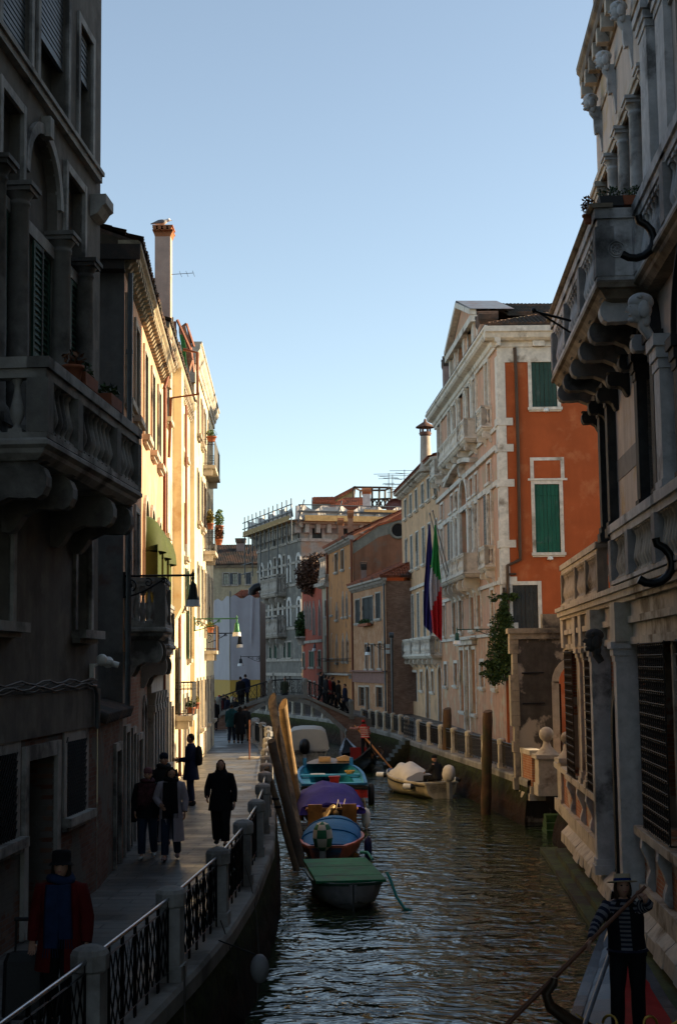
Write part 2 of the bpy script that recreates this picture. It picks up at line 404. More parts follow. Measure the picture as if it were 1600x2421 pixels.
def baluster_mesh(name, h, r_, m, n=10):
    mb = MB(); mb.box(-r_*1.0, r_*1.0, -r_*1.0, r_*1.0, 0, h*.07)
    mb.lathe([(r_*.85, h*.07), (r_*.55, h*.12), (r_*.5, h*.16), (r_*.95, h*.28), (r_*1.05, h*.36), (r_*.8, h*.5), (r_*.45, h*.7), (r_*.4, h*.82), (r_*.7, h*.86), (r_*.75, h*.93)], n=n)
    mb.box(-r_, r_, -r_, r_, h*.93, h); return mb.mesh(name, m)
def place(me, name, loc, parent, rz=0):
    o = bpy.data.objects.new(name, me); COL.objects.link(o); o.parent = parent; o.location = Vector(loc)-wloc(parent); o.rotation_euler[2] = rz; return o
def balustrade(fr, pts, z0, h, bm, m, parent, posts=None, step=.22, rail=.13, wid=.2, pw=.24, name='balustrade'):
    """pts: (u,w) path. rail and posts one mesh, each baluster a sub-part"""
    mb = MB(fr); hr = h-rail; o = None; spots = []
    for (a, b) in zip(pts, pts[1:]):
        A = Vector((a[0], a[1], 0)); B = Vector((b[0], b[1], 0)); d = (B-A); ln = d.length; d.normalize(); nn = Vector((-d.y, d.x, 0))
        e = wid/2
        for (lo, hi, ww) in ((hr, hr+rail*.45, e*.8), (hr+rail*.45+.001, h, e*1.12), (0, .07, e*1.05)):
            P = [A-nn*ww-d*ww, B-nn*ww+d*ww, B+nn*ww+d*ww, A+nn*ww-d*ww]
            mb.add([(p.x, p.y, z0+lo) for p in P]+[(p.x, p.y, z0+hi) for p in P], [(3,2,1,0),(4,5,6,7),(0,1,5,4),(1,2,6,5),(2,3,7,6),(3,0,4,7)])
        np_ = posts if posts is not None else max(1, round(ln/1.6))
        for i in range(np_+1):
            c = A+d*(ln*i/np_); mb.box(c.x-pw/2, c.x+pw/2, c.y-pw/2, c.y+pw/2, z0+.071, z0+hr-.001)
        sl = ln/np_
        for i in range(np_):
            nb = max(1, int((sl-pw)/step)); 
            for k in range(nb):
                t = i*sl+pw/2+(sl-pw)*(k+.5)/nb; spots.append(A+d*t)
    o = mb.build(name, m, parent)
    for c in spots: place(bm, 'baluster', fr.w(c.x, c.y, z0+.07), o, math.atan2(fr.u.y, fr.u.x))
    return o
def scrollbracket(fr, u, wd, w0, w1, ztop, drop, m, parent, name='bracket'):
    mb = MB(fr); d = w1-w0; P = []
    # S-shaped console: big roll under the front edge, sweeping back down to the wall
    P.append((w0, ztop)); P.append((w0, ztop-drop))
    P.append((w0+d*.12, ztop-drop*1.02)); P.append((w0+d*.2, ztop-drop*.92)); P.append((w0+d*.3, ztop-drop*.72)); P.append((w0+d*.5, ztop-drop*.6)); P.append((w0+d*.68, ztop-drop*.62))
    for i in range(7):
        t = -pi*.62+pi*1.05*i/6; P.append((w1-d*.16+d*.16*math.cos(t), ztop-drop*.33+drop*.3*math.sin(t)))
    P.append((w1-d*.02, ztop))
    mb.prism(P, 0, u-wd/2, u+wd/2)
    return mb.build(name, m, parent)
def column(fr, u, w, z0, z1, r_, m, parent, name='column', cap=.35, n=16):
    mb = MB(fr); H = z1-z0
    mb.box(u-r_*1.35, u+r_*1.35, w-r_*1.35, w+r_*1.35, z0, z0+.12)
    mb.lathe([(r_*1.3, .12), (r_*1.3, .2), (r_*1.05, .26), (r_, .32), (r_*.98, H*.4), (r_*.85, H-cap), (r_*.98, H-cap+.02), (r_*.98, H-cap+.06), (r_*.85, H-cap+.07), (r_*.9, H-.2), (r_*1.25, H-.12)], (u, w, z0), n)
    mb.box(u-r_*1.3, u+r_*1.3, w-r_*1.3, w+r_*1.3, z1-.12, z1-.06); mb.box(u-r_*1.5, u+r_*1.5, w-r_*1.5, w+r_*1.5, z1-.06, z1)
    return mb.build(name, m, parent)
def pilaster(fr, u0, u1, z0, z1, w0, w1, m, parent, name='pilaster', cap=.3):
    mb = MB(fr); mb.box(u0, u1, w0, w1, z0+.3, z1-cap)
    for (e, a, b) in ((.06, z0, z0+.18), (.03, z0+.18, z0+.3), (.02, z1-cap, z1-cap*.7), (.05, z1-cap*.7, z1-cap*.35), (.09, z1-cap*.35, z1)):
        mb.box(u0-e, u1+e, w0, w1+e, a+.001, b)
    return mb.build(name, m, parent)
def leaves(mb, c, rad, n, size, rnd=random, sq=(1,1,1), shell=.5):
    for _ in range(n):
        while True:
            p = Vector((rnd.uniform(-1,1), rnd.uniform(-1,1), rnd.uniform(-1,1)))
            if shell*.3 < p.length < 1: break
        p = Vector((c[0]+p.x*rad*sq[0], c[1]+p.y*rad*sq[1], c[2]+p.z*rad*sq[2]))
        a = Vector((rnd.uniform(-1,1), rnd.uniform(-1,1), rnd.uniform(-.6,.6))).normalized(); b = a.cross(Vector((rnd.uniform(-1,1), rnd.uniform(-1,1), rnd.uniform(-1,1)))).normalized()
        s_ = size*rnd.uniform(.6, 1.3)
        mb.add([p-a*s_, p+b*s_*.45, p+a*s_, p-b*s_*.45], [(0,1,2,3)])
# ------------------------------------------------------------------ light and sky
SUN_AZ, SUN_EL = 80.0, 18.0
W = bpy.data.worlds.new("World"); S.world = W; W.use_nodes = True
nt = W.node_tree; bg = nt.nodes['Background']
sk = nt.nodes.new('ShaderNodeTexSky'); sk.sky_type = 'NISHITA'; sk.sun_disc = False
sk.sun_elevation = R(SUN_EL); sk.sun_rotation = R(SUN_AZ); sk.altitude = 0; sk.air_density = 0.9; sk.dust_density = .55; sk.ozone_density = 1.6
hs = nt.nodes.new('ShaderNodeHueSaturation'); hs.inputs['Saturation'].default_value = .80; nt.links.new(sk.outputs[0], hs.inputs['Color']); tn = nt.nodes.new('ShaderNodeMix'); tn.data_type = 'RGBA'; tn.blend_type = 'MULTIPLY'; tn.inputs[0].default_value = 1; tn.inputs[7].default_value = (.99, 1.0, .94, 1); nt.links.new(hs.outputs[0], tn.inputs[6]); nt.links.new(tn.outputs[2], bg.inputs[0]); bg.inputs[1].default_value = SKY
sl = bpy.data.lights.new("sun", 'SUN'); sl.energy = SUN; sl.angle = R(.5); sl.color = (1, .785, .50)
so = bpy.data.objects.new("sun", sl); COL.objects.link(so)
sd = Vector((math.sin(R(SUN_AZ))*math.cos(R(SUN_EL)), math.cos(R(SUN_AZ))*math.cos(R(SUN_EL)), math.sin(R(SUN_EL))))
so.rotation_euler = (-sd).to_track_quat('-Z', 'Y').to_euler(); so.location = (60, 20, 40)
S.view_settings.view_transform = 'Standard'; S.view_settings.look = 'None'; S.view_settings.gamma = 1; S.view_settings.exposure = EXPO
S.cycles.max_bounces = 8; S.cycles.diffuse_bounces = 5; S.cycles.glossy_bounces = 4; S.cycles.use_denoising = True
S.cycles.caustics_reflective = False; S.cycles.caustics_refractive = False; S.cycles.sample_clamp_indirect = 6
# ------------------------------------------------------------------ materials shared by everything
M = dict(
 ist=stone('istrian_stone', (.42,.39,.35)), istdark=stone('blackened_stone', (.07,.065,.06), dirt=(.02,.02,.02), amt=.7),
 istwarm=stone('warm_stone', (.5,.44,.36), amt=.3), istgrey=stone('grey_stone', (.35,.335,.31), dirt=(.07,.065,.06), amt=.5),
 iron=mat('wrought_iron', (.012,.012,.013), .45, .6, bmp=.1, spec=.5), green_iron=mat('green_iron', (.02,.12,.05), .4, .2, bmp=.1),
 steel=mat('handrail_steel', (.35,.36,.38), .28, .9, bmp=.05), pipe=mat('zinc_pipe', (.09,.1,.11), .5, .5, bmp=.1),
 copper=mat('copper_pipe', (.16,.05,.025), .5, .3), tile=mat('clay_tiles', (.20,.085,.05), .9, var=.5, sc=6, stain=(.05,.042,.036), stain_amt=.75, bmp=.4),
 tileold=mat('old_clay_tiles', (.13,.075,.052), .9, var=.5, sc=6, stain=(.045,.04,.036), stain_amt=.9, bmp=.4),
 tilered=mat('red_clay_tiles', (.30,.095,.05), .9, var=.45, sc=6, stain=(.09,.05,.04), stain_amt=.5, bmp=.4),
 gshut=planks('green_shutter_paint', (.025,.065,.045), .09), gshutb=planks('bright_green_shutter', (.010,.085,.055), .33, dirt=(.006,.03,.02)), gshutc=planks('faded_green_shutter', (.022,.055,.045), .2),
 dshut=planks('dark_shutter_paint', (.028,.03,.03), .3), bshut=planks('brown_shutter', (.07,.035,.022), .2), greyshut=planks('grey_blue_shutter', (.17,.19,.19), .2, axis=2),
 wood=planks('door_wood', (.13,.055,.025), .2, axis=2), dwood=mat('dark_wood', (.05,.035,.025), .7, var=.4),
 glass=glass('window_glass'), glassb=glass('sky_window_glass', (.10,.12,.13), .05, 1.0), dark=mat('dark_interior', (.012,.011,.010), .9, bmp=0),
 terra=mat('terracotta', (.27,.09,.045), .85), white=mat('white_plastic', (.7,.7,.68), .45, bmp=.05),
 leafd=leaf('dark_leaves', (.012,.03,.010), (.05,.09,.025)), leafg=leaf('green_leaves', (.03,.07,.015), (.10,.16,.04)), leafr=leaf('autumn_leaves', (.06,.02,.012), (.16,.07,.03)), leafy=leaf('golden_leaves', (.10,.09,.02), (.28,.20,.05)),
)
LE = [(-6,-40),(-4.4,-10),(-3.6,2),(-2.95,8),(-2.45,12),(-2.03,14.63),(-1.74,17.3),(-1.54,19.65),(-1.40,23),(-1.38,28.5),(-1.52,32),(-1.70,36),(-1.92,40),(-2.13,44),(-2.42,50),(-2.8,56),(-3.25,61.5),(-3.75,65.5),(-4.55,70),(-5.6,76),(-6.9,83),(-9.5,94),(-14,108),(-24,124),(-60,150)]
RE = [(5.62,43.2),(5.51,44.76),(4.98,50.27),(4.28,56.24),(3.28,65.29),(2.72,72.02),(1.3,81),(-1.05,92.9),(-6.65,111.7),(-16,128),(-60,165)]
# water
def water_mat():
    m, nt, bs = newmat('canal_water'); g = ND(nt, 'NewGeometry').outputs['Position']
    c = ramp(nt, noise(nt, g, .25, 3), .3, .7, (.016,.030,.013), (.028,.037,.015))
    L(nt, c, bs.inputs['Base Color']); bs.inputs['Roughness'].default_value = .035; bs.inputs['IOR'].default_value = 1.333; bs.inputs['Specular IOR Level'].default_value = .6
    wv = ND(nt, 'TexNoise'); wv.inputs['Scale'].default_value = .8; wv.inputs['Detail'].default_value = 1; L(nt, g, wv.inputs['Vector'])
    wm = ND(nt, 'VectorMath', operation='MULTIPLY_ADD'); wm.inputs[1].default_value = (.9,.9,0); L(nt, wv.outputs['Color'], wm.inputs[0]); L(nt, g, wm.inputs[2]); g0 = g; g = wm.outputs[0]
    a = noise(nt, g, 2.0, 1.6, .5, (.7, 1.1, 1)); b = noise(nt, g, 6.0, 1.5, .5, (.75, 1.15, 1)); d = noise(nt, g, .35, 2, .5)
    m1 = ND(nt, 'Math', operation='MULTIPLY_ADD'); m1.inputs[1].default_value = .3; L(nt, b, m1.inputs[0]); L(nt, a, m1.inputs[2])
    bp = ND(nt, 'Bump'); L(nt, ramp(nt, noise(nt, g0, .22, 3), .32, .66, (.30,.30,.30), (1,1,1)), bp.inputs['Strength']); bp.inputs['Distance'].default_value = .15
    L(nt, m1.outputs[0], bp.inputs['Height']); L(nt, bp.outputs[0], bs.inputs['Normal'])
    return m
mb = MB(); mb.quad((-400,-60,0),(400,-60,0),(400,900,0),(-400,900,0)); struct(mb.build('water', water_mat()))
# paving and quays
def paving_mat():
    m, nt, bs = newmat('paving_slabs'); g = ND(nt, 'NewGeometry').outputs['Position']
    mp = ND(nt, 'Mapping'); mp.inputs['Rotation'].default_value = (0,0,R(3)); L(nt, g, mp.inputs[0])
    b = ND(nt, 'TexBrick'); b.inputs['Scale'].default_value = 1; b.inputs['Brick Width'].default_value = .80; b.inputs['Row Height'].default_value = .34; b.inputs['Mortar Size'].default_value = .016
    b.inputs['Color1'].default_value = (.060,.057,.053,1); b.inputs['Color2'].default_value = (.13,.12,.108,1); b.inputs['Mortar'].default_value = (.012,.011,.010,1); b.inputs['Bias'].default_value = 0
    L(nt, mp.outputs[0], b.inputs['Vector'])
    c = mix(nt, ramp(nt, noise(nt, g, 1.1, 7, .65), .4, .75, (0,0,0), (.65,.65,.65)), b.outputs[0], (.045,.042,.037))
    L(nt, c, bs.inputs['Base Color']); L(nt, ramp(nt, noise(nt, g, .8, 5), .35, .7, (.32,.32,.32), (.7,.7,.7)), bs.inputs['Roughness']); bs.inputs['Specular IOR Level'].default_value = .45
    bp = bump(nt, bs, b.outputs['Fac'], .6, .012); bp.invert = True
    return m
PAV = paving_mat()
def quaywall_mat():
    m, nt, bs = newmat('quay_wall_algae'); g = ND(nt, 'NewGeometry').outputs['Position']; s_ = ND(nt, 'SeparateXYZ'); L(nt, g, s_.inputs[0])
    n1 = noise(nt, g, 1.6, 7, .65); z = ND(nt, 'Math', operation='MULTIPLY_ADD'); z.inputs[1].default_value = .9; L(nt, n1, z.inputs[0]); L(nt, s_.outputs[2], z.inputs[2])
    r_ = ND(nt, 'ValToRGB'); L(nt, z.outputs[0], r_.inputs[0]); e = r_.color_ramp.elements
    mr = ND(nt, 'MapRange'); mr.inputs[1].default_value = 0; mr.inputs[2].default_value = 2.2; L(nt, z.outputs[0], mr.inputs[0]); L(nt, mr.outputs[0], r_.inputs[0])
    e[0].position = .2; e[0].color = (.022,.010,.006,1); e[1].position = .97; e[1].color = (.13,.115,.075,1)
    for p_, c_ in ((.42,(.055,.024,.012,1)),(.56,(.035,.032,.008,1)),(.72,(.055,.065,.014,1)),(.86,(.10,.092,.04,1))):
        k = e.new(p_); k.color = c_
    c = mix(nt, ramp(nt, noise(nt, g, 7, 8, .8), .42, .66), r_.outputs[0], (.008,.007,.004)); L(nt, c, bs.inputs['Base Color']); bs.inputs['Roughness'].default_value = .85; bs.inputs['Specular IOR Level'].default_value = .12
    bump(nt, bs, noise(nt, g, 9, 8, .8), 1, .12); return m
QW = quaywall_mat()
def offs(pl, d):
    out = []
    for i, p in enumerate(pl):
        a = Vector(pl[max(i-1,0)]); b = Vector(pl[min(i+1,len(pl)-1)]); t = (b-a).normalized(); out.append((p[0]+t.y*d, p[1]-t.x*d))
    return out
def strip(mb, A, B, z):   # flat strip between two polylines
    n = len(A); mb.add([(p[0],p[1],z) for p in A]+[(p[0],p[1],z) for p in B], [(i,i+1,n+i+1,n+i) for i in range(n-1)])
def quay(pl, sgn, far, nm, kerbw=.34):
    """pl = outer edge; sgn = side of the land (-1 left, +1 right)"""
    inner = offs(pl, kerbw*sgn); mb = MB(); n = len(pl)
    strip(mb, inner, [(far, p[1]) for p in inner], G-.012); struct(mb.build('pavement', PAV))
    mb = MB(); strip(mb, pl, inner, G+.004); lip = offs(pl, -.03*sgn)
    mb.add([(p[0],p[1],G+.004) for p in pl]+[(p[0],p[1],G-.05) for p in lip]+[(p[0],p[1],G-.22) for p in lip], [(i,i+1,n+i+1,n+i) for i in range(n-1)]+[(n+i,n+i+1,2*n+i+1,2*n+i) for i in range(n-1)])
    struct(mb.build('kerb', mat('kerb_stone', (.22,.205,.18), .75, var=.3, sc=2.5, stain=(.08,.072,.06), stain_amt=.5)))
    mb = MB(); rnd = random.Random(2); A = []; B = []; P2 = []
    for i in range(n-1):
        a = Vector(pl[i]); b = Vector(pl[i+1]); k = max(1, int((b-a).length/.5)); P2 += [a.lerp(b, j/k) for j in range(k)]
    P2.append(Vector(pl[-1])); P2 = [(p.x, p.y) for p in P2]; lv = []
    for zi, z in enumerate((G-.21, 1.0, .75, .5, .25, .1, -.4)):
        lv.append([(p[0]-sgn*rnd.uniform(-.01,.05)*(zi>0)-sgn*.02*zi, p[1], z) for p in P2])
    q = len(P2); vs = [p for l_ in lv for p in l_]; mb.add(vs, [(r_*q+i, r_*q+i+1, (r_+1)*q+i+1, (r_+1)*q+i) for r_ in range(6) for i in range(q-1)])
    struct(mb.build('quay_wall', QW))
quay(LE, -1, -300, 'left'); quay(RE, 1, 300, 'right')
def shell(t, fr, u0, u1, z0, z1, holes, m, back=8, depth=.3, side=None, z0b=None, ends=(1,1)):
    mb = MB(fr); wallp(mb, u0, u1, z0, z1, holes, depth); zb = z0 if z0b is None else z0b
    for e, u in zip(ends, (u0, u1)):
        if e: mb.quad((u,0,z0),(u,-back,z0),(u,-back,z1),(u,0,z1))
    mb.quad((u0,-back,z0),(u1,-back,z0),(u1,-back,z1),(u0,-back,z1)); mb.quad((u0,0,z1),(u1,0,z1),(u1,-back,z1),(u0,-back,z1))
    return mb.build('wall', m, t)
def ironbalcony(fr, u0, u1, z, w, h, m, parent, floor=None, bulge=0, step=.11):
    f = MB(fr); f.box(u0, u1, 0, w, z-.14, z); f.box(u0+.08, u0+.26, 0, w*.75, z-.4, z-.141); f.box(u1-.26, u1-.08, 0, w*.75, z-.4, z-.141)
    o = f.build('balcony', floor, parent); mb = MB(fr)
    pts = [(u0+.03,0),(u0+.03,w-.03),(u1-.03,w-.03),(u1-.03,0)]
    for zz in (z+.08, z+h*.8, z+h): mb.tube([(p[0],p[1],zz) for p in pts], .014, 5, False)
    for a, b in zip(pts, pts[1:]):
        A = Vector(a); B = Vector(b); n = max(1, int((B-A).length/step))
        for i in range(n+1):
            c = A.lerp(B, i/n); mb.tube([(c.x,c.y,z),(c.x,c.y,z+h)], .009, 4, False)
            if i < n:
                c2 = A.lerp(B, (i+.5)/n); r_ = step*.32
                mb.tube([(c2.x+(B-A).normalized().x*r_*math.cos(q), c2.y+(B-A).normalized().y*r_*math.cos(q), z+h*.9+r_*math.sin(q)) for q in [k*pi/4 for k in range(9)]], .006, 3, False)
    mb.build('railing', m, o); return o
# ---------------- near left palazzo
F1 = left(-4.25, 19, .065)
P1 = mat('dark_render', (.15,.135,.115), .9, var=.3, streak=True, stain=(.075,.068,.058), stain_amt=.45, patch=(.165,.15,.13), patch_lo=.63)
st = M['istgrey']; stg = stone('soot_stone', (.20,.19,.175), dirt=(.06,.055,.05), amt=.6)
t1 = thing('palazzo', 'dark rendered palazzo with stone balcony and green shutters, nearest on the left', 'building', (-4.6, 18, G))
ENDU = 4.25
hA = F1.rect(Z1(55,0), Z1(200,520)); hB = F1.rect(Z1(270,0), Z1(455,860)); hC = F1.rect(Z1(545,150), Z1(625,1100))
ZS = 13.22
hA[0] = -1.35; hA[2:] = [ZS, 16.3]; hB[2:] = [ZS, 16.3]; hC[2:] = [ZS, 15.3]
hD = [-1.35, -.42, 7.7, 12.5]; hE = [-.12, 1.52, 7.7, 12.6, 'round']; hF = [1.95, 3.0, 7.7, 12.55]
hG = F1.rect(Z2(0,1230), Z2(128,2000)); hG[0] = -2.1; hG[1] = -.62; hG[2:] = [5.56, 7.2]; hH = F1.rect(Z2(520,1400), Z2(610,2070)); hH[2:] = [5.54, 7.12]
hI = [-1.7, -.31, 2.77, 3.87]; hJ = [2.26, 3.40, 2.76, 3.86]; hK = [.18, 1.62, G, 3.72]
b1 = 4.05
mb = MB(F1); ins = lambda hs: hs
wallp(mb, -30, ENDU, b1, 19.5, [hA,hB,hC,hD,hE,hF,hG,hH], .26)
mb.quad((ENDU,0,b1),(ENDU,-9,b1),(ENDU,-9,19.5),(ENDU,0,19.5)); mb.quad((-30,0,19.5),(ENDU,0,19.5),(ENDU,-9,19.5),(-30,-9,19.5)); mb.quad((-30,-9,0),(ENDU,-9,0),(ENDU,-9,19.5),(-30,-9,19.5))
mb.box(-30, ENDU+.02, -.02, .05, 4.02, 4.62)
mb.build('wall', P1, t1)
BRL = brick('old_brick_left', (.12,.05,.032), (.19,.12,.09), (.13,.12,.11), (.13,.12,.105), .50)
mb = MB(F1); wallp(mb, -30, ENDU, G-.1, b1, [hI,hJ,hK], .45); mb.quad((ENDU,0,G-.1),(ENDU,-9,G-.1),(ENDU,-9,b1),(ENDU,0,b1)); mb.build('brick_base', BRL, t1)
mb = MB(F1); mb.box(-6, 3.97, -.02, .10, 13.04, 13.2); mb.box(-6, 3.97, -.02, .14, 13.15, 13.22); mb.build('string_course', stone('string_stone', (.32,.30,.27), amt=.25), t1)
for h in (hA, hB, hC):
    o = window(t1, F1, h, st, fw=.13, sill=False, depth=.26, bars=False, pane=mat('stained_inner_wall', (.09,.085,.07), .9, var=.4, patch=(.2,.19,.17), patch_lo=.66), proud=.04)
    zb = h[2] if h is hA else (14.18 if h is hB else 14.55)
    mb = MB(F1); n = int((h[3]-zb)/.085)
    for i in range(n): z = zb+(h[3]-zb)*i/n; mb.prism([(-.09, z), (-.06, z+.01), (-.06, z+.07), (-.09, z+.08)], 0, h[0]+.01, h[1]-.01)
    mb.box(h[0]+.01, h[1]-.01, -.11, -.05, zb-.06, zb); mb.build('roller_shutter', mat('grey_slats', (.085,.095,.105), .5, bmp=.1), o)
inner = mat('blind_panel_render', (.10,.088,.075), .9, streak=True)
for h, nm in ((hD,'D'), (hE,'E'), (hF,'F')):
    sp = 11.35; mb = MB(F1); D = -.15
    a, b, c, d = h[:4]
    if len(h) > 4:
        s_, pts = arcpts(a, b, d, 'round', 16); mb2 = MB(F1); ringband(mb2, pts, .16, -.02, .06); mb2.box((a+b)/2-.09, (a+b)/2+.09, -.02, .14, d-.02, d+.28)
        o = mb2.build('window', st, t1)
    else:
        mb2 = MB(F1); mb2.box(a-.12, a, -.02, .06, 11.42, d+.13); mb2.box(b, b+.12, -.02, .06, 11.42, d+.13); mb2.box(a+.001, b-.001, -.02, .055, d, d+.13); o = mb2.build('window', st, t1)
    mb.quad((a-.1,D,11.2),(b+.1,D,11.2),(b+.1,D,d+.1),(a-.1,D,d+.1)); mb.build('blind_panel', inner, o)
    mb = MB(F1); mb.box(a, b, D, D+.12, 11.02, 11.2); mb.build('lintel', st, o)
    w_ = (b-a)
    n = 3 if w_ > 1.5 else 2
    for i in range(n): shutter(F1, a+w_*i/n+.02, a+w_*(i+1)/n-.02, 7.72, 11.0, D+.03+(.05 if i == 1 else 0), M['gshut'], o, 'louver', nl=34)
for u in (-.60, 1.60, 3.0, -1.62):
    column(F1, u, .05, 8.0, 11.42, .16, stg, t1, cap=.3)
    mb = MB(F1); mb.box(u-.2, u+.2, -.15, .24, 7.68, 8.0); mb.build('pedestal', st, t1)
bz = balustrade(F1, [(-2.34,0),(-2.34,.86),(-.9,.86),(1.38,.86),(2.83,.86),(2.83,0)], 7.68, .98, baluster_mesh('baluster', .72, .085, st), st, t1, posts=1, step=.235, rail=.25, wid=.24, pw=.26)
def slab(fr, u0, u1, w, ztop, m, parent, prof=((0,.25),(.03,.22),(.03,.17),(-.03,.13),(-.05,.08),(-.12,.02),(-.14,0))):
    """balcony floor with a moulded edge on three sides"""
    mb = MB(fr); rings = []
    for o_, z in prof:
        rings.append([(u0-o_, 0, ztop-.25+z), (u0-o_, w+o_, ztop-.25+z), (u1+o_, w+o_, ztop-.25+z), (u1+o_, 0, ztop-.25+z)])
    mb.loft(rings, smooth=False); return mb.build('balcony_floor', m, parent)
slab(F1, -2.47, 2.95, .97, 7.68, st, t1)
for u in (-2.15, -.9, 1.4, 2.6): scrollbracket(F1, u, .24, 0, .93, 7.43, .72, stg, t1)
for h in (hG, hH):
    o = window(t1, F1, h, st, fw=.14, depth=.45, pane=glass('dark_window_glass', (.012,.012,.012), .15, .5), sillw=.18)
for h in (hI, hJ): window(t1, F1, h, st, fw=.17, sill=True, depth=.4, pane=M['dark'], bars=False, grille=M['iron'], proud=.03)
mb = MB(F1); a, b, c, d = hK; mb.box(a-.2, a, -.02, .06, G, d+.2); mb.box(b, b+.2, -.02, .06, G, d+.2); mb.box(a+.001, b-.001, -.02, .055, d, d+.2); mb.box(a-.1,b+.1,-.05,.22,G,G+.1)
o = mb.build('door', st, t1); mb = MB(F1); mb.box(a, b, -.44, -.38, G+.1, d)
for i in range(5):
    z = G+.25+i*.42; mb.box(a+.1, (a+b)/2-.05, -.38, -.35, z, z+.33); mb.box((a+b)/2+.05, b-.1, -.38, -.35, z, z+.33)
mb.build('door_leaf', M['wood'], o); mb = MB(F1); mb.ball((0,0,0), .03, 8, 6) if False else None
# eave stone end block at the far corner of the palazzo
mb = MB(F1); mb.prism([(0,12.35),(.12,12.4),(.2,12.52),(.26,12.56),(.26,12.72),(0,12.72)], 0, 3.55, 4.1); mb.build('cornice_block', st, t1)
# cables and security cameras on the wall
t = thing('wall_cables', 'bundle of grey cables running along the dark wall above the brick base', 'cables', F1.w(1, .1, 4.66))
rnd = random.Random(4)
for k in range(4):
    mb = MB(F1); mb.tube([(-6+i*.35, .07+.03*(k % 2)+rnd.uniform(-.006,.006), 4.66+k*.035+.03*math.sin(i*1.7+k*2)) for i in range(29)], .014, 5); mb.build('cable', mat('cable_grey', (.14,.14,.14), .6), t)
mb = MB(F1); mb.tube([(3.5,.08,4.68),(3.72,.09,4.66),(3.82,.1,4.5),(3.82,.1,4.0)], .035, 8); mb.build('conduit', M['pipe'], t)
t = thing('security_camera', 'white twin dome security camera on the corner of the dark wall', 'camera', F1.w(3.75,.1,5.0))
mb = MB(F1); mb.box(3.70,3.80,0,.07,4.78,5.02); mb.tube([(3.75,.05,4.98),(3.75,.2,5.05)], .02, 6); mb.build('bracket', M['white'], t)
for q in ((3.62,.22,5.08),(3.88,.26,5.04)):
    mb = MB(F1); mb.ball(q, .095, 12, 8); mb.tube([q,(q[0]+.05,q[1]+.16,q[2]-.05)], .05, 8); mb.build('camera_head', M['white'], t)
# flower pots on the balcony rail
def pot(mb, c, r_, h, n=12): mb.lathe([(r_*.72,0),(r_*.95,h*.8),(r_*1.08,h*.8),(r_*1.08,h),(r_*.9,h),(r_*.85,h*.9)], c, n)
def plant(name, label, loc, r_, h, kind, lm, box=None, ang=0, n=160, ht=None, size=.05):
    t = thing(name, label, 'plant', loc); mb = MB()
    if box:
        c, s_ = math.cos(ang), math.sin(ang); X = Matrix(((c,-s_,0,loc[0]),(s_,c,0,loc[1]),(0,0,1,loc[2]),(0,0,0,1))); mb.M = X
        mb.prism([(-box*.5+.02,0),(box*.5-.02,0),(box*.5,h),(-box*.5,h)], 1, -r_, r_)
    else: mb.M = Matrix.Translation(loc); pot(mb, (0,0,0), r_, h)
    mb.build('pot', kind, t)
    mb = MB(); rnd = random.Random(int(abs(loc[0]*100+loc[2]*10)))
    ht = ht or r_*1.6
    leaves(mb, (0,0,h+ht*.35), 1, n, size, rnd, (max(r_, (box or 0)*.5)*1.1, r_*1.1, ht*.6))
    for _ in range(8):
        a = rnd.uniform(0, 6.3); mb.tube([(0,0,h*.8),(math.cos(a)*r_*.5, math.sin(a)*r_*.5, h+ht*.7)], .006, 3, False)
    if box: mb.M = X
    vs = mb.v; 
    if box: mb.v = [X @ v for v in vs]
    else: mb.v = [v+Vector(loc) for v in vs]
    mb.build('foliage', lm, t); return t
plant('potted_plant', 'round terracotta pot with withered plant on the dark stone balcony rail', F1.w(-.9,.88,8.67), .14, .2, M['terra'], M['leafr'], n=40)
for k, (u, lab) in enumerate(((-.35,'long terracotta planter with dry twigs beside the round pot on the balcony'), (1.15,'long terracotta planter nearest the far corner of the dark balcony'))):
    plant('planter_box', lab, F1.w(u,.88,8.67), .12, .17, M['terra'], M['leafd'], box=.7, ang=math.atan2(F1.u.y, F1.u.x), n=90, ht=.22)
# ---------------- low brick wall with tile coping between palazzo and next house
A = Vector((-3.97,23.28)); B = Vector((-4.12,26.88)); FL = left(A.x, A.y, (B.x-A.x)/(B.y-A.y)); Lw = (B-A).length
t = thing('garden_wall', 'low brick wall with narrow grey door and tile coping beside dark palazzo', 'wall', FL.w(2, 0, G))
hd = [2.3, 3.0, G, 3.45]
mb = MB(FL); wallp(mb, .02, Lw, G-.1, 4.05, [hd], .25); mb.quad((.02,0,4.05),(Lw,0,4.05),(Lw,-.4,4.05),(.02,-.4,4.05)); mb.build('wall', BRL, t)
mb = MB(FL); mb.box(hd[0]-.14,hd[0],-.02,.06,G,3.6); mb.box(hd[1],hd[1]+.14,-.02,.06,G,3.6); mb.box(hd[0]+.001,hd[1]-.001,-.02,.055,3.45,3.6); o = mb.build('door', st, t); mb = MB(FL); mb.box(hd[0],hd[1],-.2,-.16,G,3.45); mb.build('door_leaf', mat('grey_door', (.16,.165,.17), .6), o)
mb = MB(FL)
for i in range(17):
    u = .1+i*.235; mb.tube([(u,-.35,4.3),(u,.16,4.12)], [.09,.1], 8); 
mb.build('tile_coping', M['tileold'], t)
